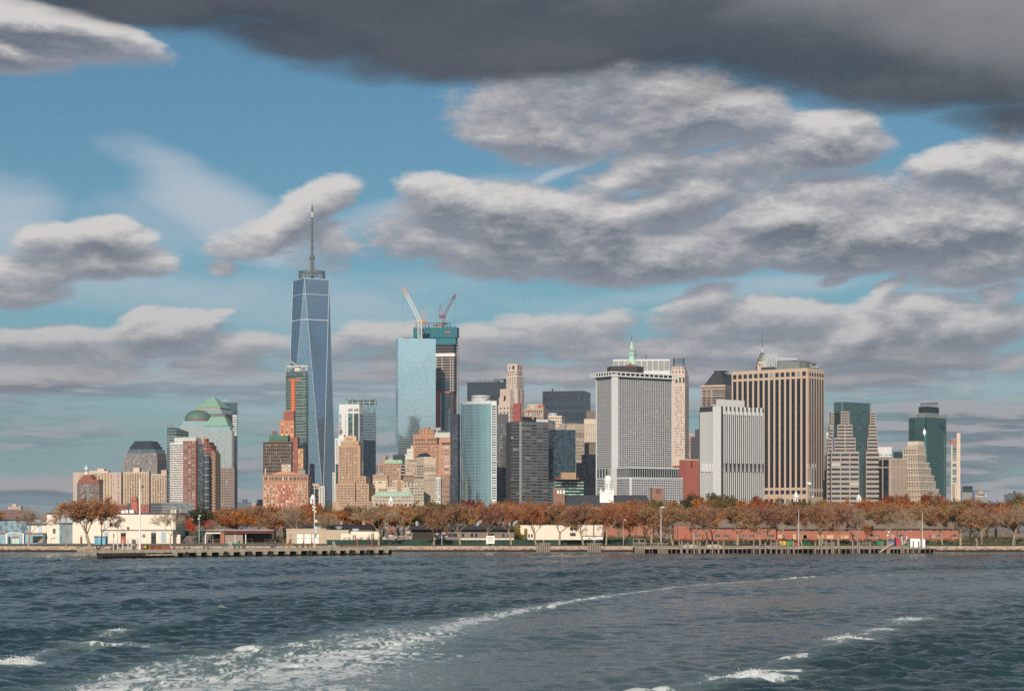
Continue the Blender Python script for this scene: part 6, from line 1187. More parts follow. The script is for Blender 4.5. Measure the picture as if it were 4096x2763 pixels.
# cream strip with blue shutters behind the blue shed
root, X_, Z_, part, h = house(10, 322, 543, 578, 748, 14, 'cream wall with two sky blue shutters between barn and warehouse', 'building')
MB().box(-.2, X_(543) - .02, -.4, 14, h, h + .5).build('roof_edge', M('tar edge', (0, 0, 0)), root); part('upper_wall', M('dull blue wall', (.26, .34, .40)), 322, 543, 512, 572, 1, 9); part('upper_box', M('weathered wood', (.20, .15, .12)), 440, 543, 446, 512, 4, 12); part('upper_box', M('weathered wood', (0, 0, 0)), 240, 318, 448, 505, 6, 12)
for p in (322, 450): part('shutter', lightblue, p, p + 34, 585, 662); part('window', wk, p + 2, p + 32, 662, 690)
# small blue hut
root, X_, Z_, part, h = house(10, 1095, 1225, 715, 716, 4, 'small bright blue hut with a rusty roof under the broadest tree', 'hut', 'hut', M('hut blue', (.18, .42, .56), var=.2))
MB().box(-.2, X_(1227), -.3, 4.2, h, h + .18).build('roof', rust, root); part('door', M('hut door', (.12, .33, .46)), 1100, 1140, 722, None); part('gable', M('dark doorway', (0, 0, 0)), 1098, 1140, 706, 722, -.16, -.02)
# bank and green screened fence at centre left
tag(MB().prism([(vx(10, 2050, 752), 750), (vx(11, 210, 752), 750), (vx(11, 210, 752), 764), (vx(10, 2050, 752), 764)], GZ, GZ + 2.6, [(vx(10, 2050, 752), 757), (vx(11, 210, 752), 757), (vx(11, 210, 752), 764), (vx(10, 2050, 752), 764)]).build('embankment', M('grey bank', (.19, .16, .15), .95, var=.3, scale=1)), kind='structure')
scr = M('green screen cloth', (.018, .045, .035), .85, var=.25, scale=.4)
def screen(px0, px1, Y, z0, z1, label, step=3.0, slant=0):
    x0, x1 = wx(px0, Y), wx(px1, Y); root = empty('screened_fence', (x0, Y, z0), 0, label, 'fence'); n = int((x1 - x0) / step)
    mb = MB(); k = n * 3
    for i in range(k):
        a, b_ = (x1 - x0) * i / k, (x1 - x0) * (i + 1) / k; ya, yb = .12 * math.sin(i * 1.7), .12 * math.sin((i + 1) * 1.7); mb.quad((a, ya, 0), (b_, yb, 0), (b_, yb, z1 - z0), (a, ya, z1 - z0))
    mb.build('screen_cloth', scr, root)
    for i in range(min(n, 99) + 1): MB().tube((0, 0, 0), (0, 0, z1 - z0 + .25), .04, n=4).build('post', steel, root, ((x1 - x0) * i / min(n, 99), .25, 0)) if i == 0 else None
    pm_ = [o for o in root.children if o.name.startswith('post')][0]
    for i in range(1, min(n, 99) + 1): o = pm_.copy(); COL.objects.link(o); o.location.x = (x1 - x0) * i / min(n, 99)
    return root
screen(vpx(10, 2042), vpx(11, 186), 765, GZ + 2.5, vz(10, 642, 765), 'tall green screened fence on the bank left of the ruined pavilion')
screen(vpx(11, 1437), vpx(13, 365), 716, GZ, vz(12, 537, 716), 'very long dark green screened fence behind the lawn')
# ruined pavilion
root, X_, Z_, part, h = house(11, 186, 892, 440, 742, 12, 'ruined flat roofed pavilion with boarded bays and a brick pier', 'pavilion', 'pavilion', None)
MB().box(X_(205), X_(892), -1.5, 12, Z_(440), Z_(432)).build('roof', M('old roof', (.40, .33, .30), var=.3), root); part('fascia', M('maroon fascia', (.10, .03, .03)), 385, 888, 440, 470, -1.3, -1.1); part('white_beam', wht, 186, 350, 462, 473, -1.2, -1.0)
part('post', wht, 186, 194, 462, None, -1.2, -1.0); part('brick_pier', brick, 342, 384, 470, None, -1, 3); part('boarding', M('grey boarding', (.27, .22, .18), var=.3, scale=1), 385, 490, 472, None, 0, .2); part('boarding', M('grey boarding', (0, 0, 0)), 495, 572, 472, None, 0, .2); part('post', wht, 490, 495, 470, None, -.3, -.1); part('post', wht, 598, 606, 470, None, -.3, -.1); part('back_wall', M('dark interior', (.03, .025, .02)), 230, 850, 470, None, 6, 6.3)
part('bushy_panel', M('rusty creeper', (.22, .09, .05), var=.4, scale=1.5), 620, 780, 480, None, -1.6, -.4) if False else None
# cream garage
root, X_, Z_, part, h = house(11, 1022, 1425, 430, 744, 16, 'cream metal garage with three white roller doors', 'garage', 'garage', siding)
MB().box(-.2, X_(1425) + .1, -.3, 16, h, h + .25).build('roof_edge', cream2, root); part('extension', siding, 1425, 1665, 436, None, .02, 14); part('low_wing', stucco, 1590, 1682, 472, None, -2, 8); part('wing', stucco, 1683, 1975, 452, None, 1, 12); part('wing_front', stucco, 1590, 1875, 478, None, -1.2, .9); part('wing_roof', M('mossy edge', (.30, .32, .20)), 1683, 1978, 448, 453, .8, 12)
for p0 in (1130, 1210, 1291):
    q = part('roller_door', wht, p0, p0 + 64, 476, None, -.1, .05)
    for k_ in (4, 46): MB().box(X_(p0 + k_), X_(p0 + k_ + 13), -.16, -.11, Z_(524), Z_(518)).build('door_window', wk, q)
    MB().box(X_(p0 - 3), X_(p0 + 67), -.18, -.1, Z_(476), Z_(473)).build('door_frame', M('frame brown', (.20, .14, .10)), q)
dq = part('door', doorb, 1055, 1075, 500, None); part('door_panel', grey, 1052, 1078, 476, 500, -.1, .05); MB().box(X_(1060), X_(1071), -.2, -.13, Z_(520), Z_(506)).build('door_sign', wht, dq)
for p in (1712, 1732, 1898, 1914): part('window', doorb, p, p + 11, 488 if p < 1800 else 470, 536, -1.35 if p < 1800 else .85, -1.15 if p < 1800 else 1.1)
for p, q0 in ((1318, 402), (1530, 402)): MB().lathe([(1.0, Z_(425)), (1.0, Z_(408)), (1.5, Z_(407)), (1.3, Z_(400)), (0, Z_(399))], (0, 0), 14).build('roof_vent', M('galvanised', (0, 0, 0)), root, (X_(p + 20), 7, 0))
MB().lathe([(1.4, Z_(448)), (1.4, Z_(422)), (0, Z_(421))], (0, 0), 16).build('roof_vent', M('galvanised', (0, 0, 0)), root, (X_(1728), 5, 0)); part('roof_hvac', M('galvanised', (0, 0, 0)), 1565, 1592, 345, 385, 26, 27) if False else None
root, X_, Z_, part, h = house(11, 985, 1905, 425, 775, 20, 'long low building with a black roof behind the cream garage', 'building', mat_=M('dark brown wall', (.08, .06, .05)))
w = X_(1905); MB().prism([(-.5, -.5), (w, -.5), (w, 20), (-.5, 20)], h, Z_(380, y=8), [(1, 8), (w - 2, 8), (w - 2, 12), (1, 12)]).build('roof', M('black roof', (.028, .03, .04), .8), root); part('louvre_box', grey, 1567, 1592, 345, 382, 4, 6); part('vent', M('copper vent', (.35, .16, .09)), 1795, 1830, 345, 385, 4, 7)
# long dark shed and cream shed
root, X_, Z_, part, h = house(12, 115, 1178, 432, 752, 14, 'long brown shed with dark windows and a wide dark eave', 'shed', 'shed', M('brown wall', (.19, .155, .14), var=.15))  # grey-brown wall colour includes the shade the wall stands in
w = X_(1178); MB().prism([(-1, -2.2), (w + .3, -2.2), (w + .3, 15), (-1, 15)], h, Z_(392), [(0, 3), (w, 3), (w, 12), (0, 12)]).build('roof', M('tar roof', (.045, .042, .045), .8, var=.3), root); part('plinth', stucco, 610, 1178, 522, None, -.2, -.02)
for p0, p1 in ((487, 590), (640, 662), (730, 757), (775, 798), (900, 975), (1057, 1080), (1112, 1136)): part('window', wk, p0, p1, 472, 507)
part('dark_bay', M('dark interior', (0, 0, 0)), 130, 485, 440, 535, -.1, .05)
for p, s in ((170, 0), (495, 1), (790, 1), (1010, 1), (1060, 1), (1125, 0), (1168, 1)): MB().tube((0, 0, 0), (.9 * s, 0, 1.6), .45, .7, n=10).tube((.9 * s, 0, 1.6), (1.7 * s + .1, 0, 1.9), .7, .5, n=10).build('roof_duct', M('galvanised', (0, 0, 0)), root, (X_(p), 4, Z_(400)))
root, X_, Z_, part, h = house(12, 1180, 2092, 382, 742, 18, 'cream windowless shed with yellow ivy on its left end', 'shed', 'shed')
MB().box(-.1, X_(2092) + .2, -.3, 18, h, h + .3).build('roof_edge', M('tar edge', (0, 0, 0)), root)
for p0, p1 in ((1252, 1268), (1325, 1341), (1354, 1369), (1385, 1400)): part('window', wk, p0, p1, 478, 512)
part('window', glassw, 1757, 1786, 415, 440); part('awning', M('awning dark', (.08, .06, .05)), 1757, 1812, 464, 484, -1.2, 0); part('pipe', steel, 1862, 1868, 410, 495, -.25, -.1); part('pipe', steel, 1996, 2006, 370, 500, -.3, -.1); part('lean_to', wht, 1875, 2092, 500, None, -2.5, -.05); part('lean_to_roof', M('tar edge', (0, 0, 0)), 1872, 2095, 495, 500, -2.7, 0); part('patch', boarded, 1940, 1966, 508, 538, -2.62, -2.5)
# brick terraces
def terrace(v, L, C, eave, label, wins, ups, Yb=782, vw=None, gable=0, boards=(), doors=()):
    root, X_, Z_, part, h = house(v, L, C, eave, Yb, 11, label, 'brick_terrace', 'terrace', brick)
    w = X_(C); MB().prism([(-.5, -.7), (w + .4, -.7), (w + .4, 11.7), (-.5, 11.7)], h + .04, h + 3.3, [(.1, 5.4), (w - .1, 5.4), (w - .1, 5.6), (.1, 5.6)]).build('roof', roofg, root); MB().box(-.5, w + .4, -.75, -.4, h - .25, h + .03).build('gutter', dark, root)
    return root, X_, Z_, part
def pxw(part, vv_, p0, p1, q0, q1, mat_=None, nm='window'):
    o = part(nm, mat_ or glassw, p0, p1, q0, q1, -.1, .06, vv_)
    return o
T1 = terrace(13, 1000, 1925, 517, 'left brick terrace with lit windows, starting right of the pier lamp post', [], [])
for p in (1045, 1267, 1350, 1560, 1640, 1850):
    o = pxw(T1[3], 13, p, p + 46, 593, 626); MB().box(T1[1](p - 3), T1[1](p + 49), -.2, -.11, T1[2](630), T1[2](626)).build('sill', cream2, o)
    for k_ in (15, 30): MB().box(T1[1](p + k_), T1[1](p + k_ + 1.5), -.16, -.11, T1[2](626), T1[2](593)).build('frame', wht, o)
for p in (1065, 1118, 1290, 1358, 1448, 1575, 1650, 1722, 1860): pxw(T1[3], 13, p, p + 15, 524, 550)
for p in (1118, 1405, 1530): T1[3]('door', doorb, p, p + 14, 598, None, -.1, .05, 13)
root, X_, Z_, part, h = house(13, 808, 998, 492, 785, 9, 'dark red brick gable end beside the left brick terrace', 'brick_wing', 'terrace', brick); w = X_(998); MB().prism([(-.3, -.4), (w, -.4), (w, 9), (-.3, 9)], h + .03, h + 2.2, [(.5, 4), (w - .5, 4), (w - .5, 5), (.5, 5)]).build('roof', roofg, root); part('drain', dark, 845, 852, 492, None, -.1, -.02)
MB().box(X_(930), X_(948), -.14, -.04, Z_(640), Z_(600)).build('creeper', M('red creeper', (.50, .03, .02), var=.3, scale=2), root)
T2 = terrace(14, -240, 520, 430, 'middle brick terrace with tan boarded windows', [], [])
for vv_, p0, p1, q0, q1 in ((13, 1950, 1992, 592, 628), (13, 2110, 2142, 590, 650), (13, 2215, 2265, 598, 632), (14, 32, 76, 490, 522), (14, 182, 242, 488, 520), (14, 275, 348, 490, 524), (14, 425, 448, 488, 545), (14, 458, 503, 492, 522)): o = pxw(T2[3], vv_, p0, p1, q0, q1, boarded, 'boarded_window'); MB().box(T2[1](p0 - 2, vv_), T2[1](p1 + 2, vv_), -.2, -.11, T2[2](q1 + 4, vv_), T2[2](q1, vv_)).build('sill', cream2, o)
for vv_, p in ((13, 1955), (13, 2118), (13, 2180), (13, 2240), (13, 2315), (14, 36), (14, 120), (14, 288), (14, 478)): pxw(T2[3], vv_, p, p + 13, 532 if vv_ == 13 else 438, 555 if vv_ == 13 else 460)
T3 = terrace(14, 523, 1640, 425, 'right brick terrace behind the white tilted box', [], [])
for p in (538, 775, 940, 1003, 1035, 1370, 1427, 1588, 722):
    o = pxw(T3[3], 14, p, p + 33, 484, 512); MB().box(T3[1](p - 3), T3[1](p + 36), -.2, -.11, T3[2](517), T3[2](512)).build('sill', cream2, o)
for p in (560, 700, 775, 850, 985, 1085, 1150, 1260, 1345, 1390, 1450, 1560): pxw(T3[3], 14, p, p + 13, 430, 452)
for p in (812, 1342, 1558): T3[3]('door', doorb, p, p + 14, 490, None, -.1, .05, 14)
root, X_, Z_, part, h = house(14, 2238, 2420, 535, 760, 8, 'small brick building with a shingle roof at the right edge', 'brick_building', 'building', brick); w = X_(2420); MB().prism([(-.5, -.5), (w, -.5), (w, 8), (-.5, 8)], h, h + 2.2, [(.5, 3.5), (w, 3.5), (w, 4), (.5, 4)]).build('roof', roofg, root); part('band', cream2, 2236, 2420, 533, 538, -.55, -.51)
# hall with steeple
Yh = 1010; root, X_, Z_, part, h = house(7, -185, 690, 1560, Yh, 26, 'great hall with dark slate roof and a white domed steeple', 'hall', 'building', brick)
w = X_(690); MB().prism([(0, 0), (w, 0), (w, 26), (0, 26)], h, Z_(1455, y=11), [(4, 11), (w - 2, 11), (w - 2, 15), (4, 15)]).build('roof', slate, root)
x0, x1 = X_(222, y=5), X_(345, y=5); zb, zt = Z_(1496), Z_(1432); wp_ = M('steeple white', (.74, .73, .70), .6, var=.03)
sb = MB().box(x0, x1, 4, 4 + (x1 - x0), zb - 8, zt).build('steeple_base', wp_, root); MB().box(x0 - .4, x1 + .4, 3.6, 4.4 + (x1 - x0), zt, zt + .5).build('cornice', wp_, root)
cx, cy = X_(296, y=9), 4 + (x1 - x0) / 2; r = (X_(332, y=9) - X_(260, y=9)) / 2
MB().lathe([(r * 1.05, zt + .5), (r * 1.05, zt + 1.2), (r * .92, zt + 1.3), (r * .92, Z_(1330)), (r * 1.08, Z_(1326)), (r * 1.08, Z_(1318)), (r, Z_(1316)), (r * .97, Z_(1298)), (r * .75, Z_(1284)), (r * .4, Z_(1277)), (.1, Z_(1275))], (0, 0), 16).build('steeple_drum', wp_, root, (cx, cy, 0))
for a in range(8):
    t = a * math.pi / 4 + math.pi / 8; MB().box(-.5, .5, -.1, .1, zt + 1.8, Z_(1345)).build('arched_opening', M('steeple shade', (.45, .45, .46)), root, (cx + (r * .92) * math.sin(t), cy - (r * .92) * math.cos(t), 0), t)  # grey of the openings is shade painted as a colour
MB().tube((cx, cy, Z_(1276)), (cx, cy, Z_(1215)), .14, n=6).lathe([(.1, Z_(1262)), (.5, Z_(1255)), (.1, Z_(1248))], (cx, cy), 8).build('weather_vane', M('vane green', (.10, .20, .18)), root)
for p in (232, 340): MB().lathe([(.4, zt), (.7, zt + .6), (.3, zt + 1.0), (.6, zt + 1.5), (.05, zt + 2.2)], (0, 0), 8).build('urn', wp_, root, (X_(p, y=5), 4.6, 0))
for v_, a, c_, t_, y_ in ((7, 687, 793, 1396, 2), (6, 1112, 1232, 1380, 2)):
    xa, xb = vx(v_, a, Yh + y_) - root.location.x, vx(v_, c_, Yh + y_) - root.location.x; ch = MB().box(xa, xb, y_, y_ + 10, 0, vz(v_, t_, Yh + y_) - GZ).build('chimney_block', M('chimney brick', (.22, .12, .09)), root); MB().box(xa - .2, xb + .2, y_ - .2, y_ + 10.2, vz(v_, t_, Yh + y_) - GZ, vz(v_, t_, Yh + y_) - GZ + .6).build('coping', granite, ch)
    if v_ == 6:
        for q in (1155, 1182, 1215): MB().box(vx(6, q, Yh) - root.location.x, vx(6, q + 16, Yh) - root.location.x, y_ - .15, y_ + .1, vz(6, 1425, Yh) - GZ, vz(6, 1388, Yh) - GZ).build('pale_window', wht, ch)
    else: MB().box(xa + 2.2, xa + 4.4, y_ - .1, y_ + .1, vz(7, 1440, Yh) - GZ, vz(7, 1402, Yh) - GZ).build('niche', M('dark brick', (0, 0, 0)), ch)
# cupolas
for (px, t_, b_, wpx, lab) in ((1250.8, 1976, 2016, 24, 'white cupola with arches above the trees, right of the orange gabled building'), (1563.7, 1985, 2022, 20, 'white cupola with arches in front of the mint roofed hall'), (3184, 1966, 2009, 22, 'white cupola with arches in front of the peach striped slab'), (3435.6, 1977, 2009, 22, 'white cupola with arches in front of the green and striped tower')):
    Y = 900; x = wx(px, Y); zt, zb = wz(t_, Y), wz(b_, Y); r = wpx / F * Y / 2; root = empty('cupola', (x, Y, GZ), 0, lab, 'cupola', 'white cupolas above the wood'); H_ = zt - zb; z0 = zb - GZ
    MB().box(-r * 1.1, r * 1.1, -r * 1.1, r * 1.1, 0, z0).build('base', brick, root)
    for a in range(8):
        t = a * math.pi / 4 + math.pi / 8; MB().box(-r * .16, r * .16, -.2, .2, 0, H_ * .48).build('column', wp_, root, (r * .78 * math.sin(t), -r * .78 * math.cos(t), z0), t)
    MB().lathe([(r * .95, z0 + H_ * .46), (r * 1.05, z0 + H_ * .52), (r * 1.15, z0 + H_ * .54), (r * .95, z0 + H_ * .62), (r * .62, z0 + H_ * .68), (r * .5, z0 + H_ * .86), (r * .3, z0 + H_ * .93), (.05, z0 + H_)], n=12).build('bell_roof', wp_, root); MB().lathe([(r * .95, z0 - .1), (r * .95, z0 + H_ * .06), (0, z0 + H_ * .06)], n=12).build('sill_ring', wp_, root); MB().lathe([(r * .3, z0), (r * .3, z0 + H_ * .47)], n=8).build('bell_core', dark, root)
# telecom lattice mast
Y = 905; x = vx(8, 1081, Y); zt = vz(8, 1238, Y) - GZ; root = empty('lattice_mast', (x, Y, GZ), 0, 'grey steel lattice mast with dishes in front of the peach striped slab', 'mast'); m = MB(); wv = 1.0
for sx_ in (-1, 1):
    for sy_ in (-1, 1): m.tube((sx_ * wv, sy_ * wv, 0), (sx_ * wv * .8, sy_ * wv * .8, zt), .13, n=4)
for i in range(16):
    za, zb = zt * i / 16, zt * (i + 1) / 16; s_ = 1 if i % 2 else -1; m.tube((-wv * s_, -wv, za), (wv * s_, -wv, zb), .08, n=4).tube((-wv, -wv, zb), (wv, -wv, zb), .08, n=4)
m.build('lattice', M('mast grey', (.26, .28, .28)), root); pf = MB().box(-2.4, 1.9, -.7, .7, zt - .9, zt - .75).box(-2.4, 1.9, -.75, -.7, zt - .2, zt - .1).build('platform', M('mast grey', (0, 0, 0)), root)
for dx_, dz_, r_ in ((-1.1, vz(8, 1378, Y) - GZ, .6), (-1.9, vz(8, 1372, Y) - GZ, .4), (.3, vz(8, 1490, Y) - GZ, .35)): o = MB().lathe([(0, -.15), (r_ * .6, -.1), (r_, .08), (0, .08)], n=16).build('dish', wht, root, (dx_, -1.4, dz_)); o.rotation_euler = (math.pi / 2, 0, 0)
for dx_ in (-2.2, -1.2, 0, .5, 1.6): MB().tube((dx_, -1, zt), (dx_, -1, zt + 1.6), .09, n=4).build('antenna', wht, root)
# --- poles and lamps
polem = M('pole grey white', (.50, .50, .49), .5, var=.05)
def pole(px, top_py, base_py, Y, r, label, heads='single', z0=GZ, name='lamp_post', cat='lamp post', mat_=None):
    x = wx(px, Y); root = empty(name, (x, Y, z0), 0, label, cat, 'lamp posts along the shore' if cat == 'lamp post' else None); h = wz(top_py, Y) - z0
    MB().tube((0, 0, 0), (0, 0, h), r, r * .6, n=8).build('pole', mat_ or polem, root); MB().lathe([(r * 2, 0), (r * 2, .25), (r, .4)], n=8).build('base', M('pole base', (.3, .3, .3)), root)
    def head(dx, dz, s=1): 
        hd = MB().lathe([(.05, .25), (.38 * s, .1), (.42 * s, -.15), (.3 * s, -.28), (.0, -.28)], n=12).build('lamp_head', wht, root, (dx, -.15, dz)); MB().tube((0, 0, dz), (dx, -.1, dz), .05, n=4).build('bracket', steel, root)
    if heads == 'single': head(.5, h - .2)
    elif heads == 'double': head(.3, h + .1); head(-.1, h - 1.0)
    elif heads == 'curve':
        m = MB(); pts = [(0, 0, h), (-.15, 0, h + .6), (-.6, 0, h + 1.0), (-1.3, 0, h + 1.15)]
        for a, b_ in zip(pts, pts[1:]): m.tube(a, b_, .07, n=5)
        m.build('arm', mat_ or polem, root); MB().box(-2.0, -1.2, -.15, .15, h + 1.02, h + 1.2).build('lamp_head', wht, root)
    return root, h
pole(vpx(11, 120), vpx and 1950 + 290 / 2.583, 0, 706, .14, 'lamp post with two round heads, in front of the ruined pavilion', 'double')
pole(vpx(10, 1370), 1900 + 565 / 2.906, 0, 700, .08, 'slender grey lamp post with a curved arm before the warehouse annex', 'curve', mat_=M('mast grey', (0, 0, 0)))
pole(vpx(12, 432), 1950 + 375 / 2.583, 0, 704, .10, 'white lamp post with a curved arm, before the long brown shed', 'curve')
pole(2644, 1920 + 288 / 2.735, 0, 655, .17, 'tall white lamp post at the left end of the right pier', 'single')
pole(vpx(13, 255), 1920 + 425 / 2.735, 0, 700, .08, 'thin white lamp post among the trees left of the right pier', 'single')
pole(3195, 1920 + 320 / 2.735, 0, 655, .15, 'tall headless white post halfway along the right pier', 'none')
pole(vpx(14, 1270), 1950 + 252 / 2.595, 0, 652, .14, 'tall thin white mast with a crossbar beside the white tilted box', 'none', name='mast', cat='mast')
pole(vpx(14, 912), 1950 + 462 / 2.595, 0, 668, .10, 'short lamp post left of the colourful hanging clothes', 'double')
pole(4060, 1950 + 440 / 2.595, 0, 700, .08, 'thin grey pole near the right edge', 'none', name='pole', cat='pole')
# left pier ------------------------------------------------------------------------------------------------
PA, PB = Vector((wx(397, 562), 562, 0)), Vector((wx(1588, 625), 625, 0)); pd = (PB - PA); PL = pd.length; pa = math.atan2(pd.y, pd.x); DZ = 2.25
conc = M('pier concrete', (.33, .28, .22), .9, var=.35, scale=.7, bump=.5); tim = M('black timber', (.028, .024, .022), .9, var=.4, scale=2); wood_m = M('grey weathered timber', (.23, .19, .16), .9, var=.35, scale=2)
root = empty('pier', (PA.x, PA.y, 0), pa, 'long concrete pier with dark openings and splayed brackets, on the left', 'pier')
def pt(px, off=0.0):   # distance along the pier front for a photo column
    u = (px - 2048) / F; d = pd.normalized(); return (u * PA.y - PA.x) / (d.x - u * d.y)
def pyz(py, px): 
    t = pt(px); Y = PA.y + pd.normalized().y * t; return wz(py, Y)
MB().box(0, PL, .4, 14, 1.55, DZ).build('deck', conc, root); s3 = pt(690)
bm_ = MB()
for i in range(40): a = PL * i / 40; e = rnd.uniform(-.04, .04); bm_.box(a, PL * (i + 1) / 40 - .02, -.1 + e, .4, 1.35 + rnd.uniform(-.06, .06), DZ + .05 + rnd.uniform(-.05, .05))
bm_.build('edge_beam', conc, root)
MB().box(0, s3 * .62, -.25, .3, .45, 1.45).build('timber_fender', tim, root); MB().box(s3 * .60, s3 * 1.02, -.15, .35, .6, 1.0).build('lower_beam', conc, root); MB().box(.5, PL - .5, 2.2, 2.6, -.5, 1.5).build('under_deck_shade', M('dark interior', (0, 0, 0)), root)  # dark sheet behind the front stands in for shade under the deck
for i in range(12): MB().tube((0, 0, -1), (0, 0, .8), .18, n=6).build('stub_pile', tim, root, (1 + i * 2.2, .2, 0))
brk = [700, 745, 795, 838, 885, 925, 970, 1012, 1060, 1103, 1150, 1195, 1240, 1278, 1318, 1352, 1392, 1430, 1468, 1505, 1545]
bme = MB().prism([(-.2, 0), (.75, 0), (.75, 1.6), (-.2, 1.6)], .35, 1.5, [(-1.0, -.15), (.75, -.15), (.75, 1.6), (-.6, 1.6)]).mesh('bracket', conc)
bme2 = MB().prism([(-.75, 0), (.2, 0), (.2, 1.6), (-.75, 1.6)], .35, 1.5, [(-.75, -.15), (1.0, -.15), (.6, 1.6), (-.75, 1.6)])
for p in brk: o = D.objects.new('bracket', bme); COL.objects.link(o); o.parent = root; o.location = (pt(p), -.05, 0)
tyr = M('tyre rubber', (.02, .02, .02), .8)
for i, p in enumerate((745, 900, 998, 1077, 1238, 1325, 1402, 1470)):
    q = MB()
    prof = [(.55 + .28 * math.cos(a), .28 * math.sin(a)) for a in [k * math.pi / 5 for k in range(11)]]
    o = q.lathe(prof, n=18).build('tyre_fender', tyr); tag(o, 'black tyre fender hanging on the left pier, %s of eight from the left' % ORD[i + 1], 'tyre', 'tyre fenders on the left pier')
    t = pt(p); d = pd.normalized(); o.location = (PA.x + d.x * t + .35 * d.y, PA.y + d.y * t - .45, .75); o.rotation_euler = (math.pi / 2, 0, pa)
def onpier(px, off, z=DZ + .05): t = pt(px); d = pd.normalized(); return Vector((PA.x + d.x * t - d.y * off, PA.y + d.y * t + d.x * off, z))
bl = MB().lathe([(.28, 0), (.22, .1), (.2, .45), (.34, .55), (.34, .68), (0, .72)], n=10).mesh('bollard', M('rusty iron', (.11, .055, .04), .8, var=.4, scale=3))
for i, p in enumerate((455, 466, 688, 703, 748, 762, 826, 838, 950, 978, 990, 1092, 1103, 1195, 1222, 1240, 1380, 1500)):
    o = D.objects.new('bollard', bl); COL.objects.link(o); o.location = onpier(p, .9 if i % 2 else 1.6); tag(o, 'rusty iron bollard on the left pier, %s from its left end' % ORD[i + 1], 'bollard', 'bollards on the left pier')
# gangway frame posts
gp = onpier(470, 2.0); root = empty('boarding_gate', gp, pa, 'group of tall white gangway posts with a small ramp at the left of the pier', 'gangway')
for i, (p, off) in enumerate(((467, 0), (483, 0), (504, 0), (525, 0), (540, 0), (547, .8), (553, 1), (564, 0))):
    MB().box(-.14, .14, -.14, .14, 0, 3.0 if i < 4 else 3.2).build('post', M('post grey', (.52, .50, .46)), root, (pt(p) - pt(470), off, 0))
MB().box(pt(540) - pt(470), pt(556) - pt(470), 0, .9, 1.3, 1.5).build('crossbar', wht, root); MB().box(pt(525) - pt(470), pt(553) - pt(470), 0, .08, 2.9, 3.05).build('crossbar', wht, root)
MB().prism([(pt(510) - pt(470), 0), (pt(536) - pt(470), 0), (pt(536) - pt(470), 1.5), (pt(510) - pt(470), 1.5)], 0, [.15, .9, .9, .15]).build('ramp', M('ramp grey', (.40, .38, .36)), root); MB().box(pt(551) - pt(470), pt(557) - pt(470), -.1, .4, 0, 2.9).build('timber_post', M('brown timber', (.22, .15, .09)), root)
# flagpole
fp = onpier(570, 1.6); root = empty('flagpole', fp, 0, 'very tall thick white pole standing on the left pier', 'pole'); h = wz(1917, fp.y) - fp.z
MB().tube((0, 0, 0), (0, 0, h), .30, .16, n=12).build('pole', wht, root); MB().lathe([(.16, h), (.3, h + .15), (0, h + .4)], n=10).build('finial', wht, root); MB().tube((.15, 0, h * .86), (.9, 0, h * .89), .05, n=5).box(.5, 1.1, -.12, .12, h * .88, h * .92).build('camera_arm', steel, root)
# lamp mast
lp = onpier(1286, 4.0); root = empty('lamp_mast', lp, 0, 'tall grey mast with many floodlights on the left pier', 'lamp post'); h = wz(1945, lp.y) - lp.z
MB().tube((0, 0, 0), (0, 0, h), .22, .13, n=8).build('pole', polem, root); MB().box(-.1, .65, -.3, .3, wz(2148, lp.y) - lp.z, wz(2134, lp.y) - lp.z).build('control_box', grey, root)
for dx, py, s in ((-.35, 2025, 1), (.3, 2028, .7), (-.25, 2038, 1), (.4, 2045, .9), (.6, 2083, 1.2), (.5, 2109, .9), (.5, 2122, .9)):
    hd = MB().lathe([(0, -.2), (.28 * s, -.1), (.38 * s, .15), (.33 * s, .22), (0, .16)], n=12).build('floodlight', wht, root, (dx, -.25, wz(py, lp.y) - lp.z)); hd.rotation_euler = (math.radians(100), 0, math.radians(-20 if dx > 0 else 20)); MB().tube((0, 0, 0), (-dx, 0, .3), .04, n=4).build('bracket', steel, hd)
# pier clutter
yel = M('yellow paint', (.60, .36, .05)); orp = M('orange post', (.55, .16, .04)); dks = M('navy post', (.05, .06, .08)); cls = [('navy', dks), ('orange', orp)]
mooring = [(1150, dks, 'dark'), (1182, dks, 'dark'), (1205, dks, 'dark'), (1262, dks, 'dark'), (1297, dks, 'dark')]
for i, (p, mm, cn) in enumerate(mooring):
    g = onpier(p, 7); root = empty('mooring_post', g, 0, 'dark mooring post with an orange top on the left pier, %s of five' % ORD[i + 1], 'post', 'dark mooring posts on the left pier'); MB().tube((0, 0, 0), (0, 0, 1.5), .22, n=8).build('post', mm, root); MB().tube((0, 0, 1.5), (0, 0, 2.3), .14, n=8).build('cap', orp, root)
for i, (p, w_, hh) in enumerate(((1166, 1.6, .9), (1190, 1.2, 1.1), (1232, 2.2, 1.1), (1273, 1.1, .7))):
    g = onpier(p, 5); m = MB(); 
    for a in (0, w_): m.tube((a, 0, 0), (a, 0, hh), .05, n=5)
    for z in (hh * .5, hh): m.tube((0, 0, z), (w_, 0, z), .05, n=5)
    tag(m.build('barrier', yel, None, g, pa), 'yellow tubular barrier on the left pier, %s of four from the left' % ORD[i + 1], 'barrier', 'yellow barriers on the pier')
g = onpier(1292, 4.2); tag(MB().lathe([(.35, 0), (.38, .5), (.3, .85), (0, .9)], n=12).build('barrel', orp, None, g), 'orange barrel beside the lamp mast', 'barrel')
g = onpier(1350, 2.2); root = empty('gangway', g, pa + .1, 'small pale gangway ladder leaning on a concrete block', 'gangway'); MB().box(-1.5, .6, -.6, .8, 0, .7).build('block', conc, root)
for dx in (0, .7): MB().tube((dx, 0, .3), (dx - .5, 0, 1.9), .07, n=5).build('rail', wht, root)
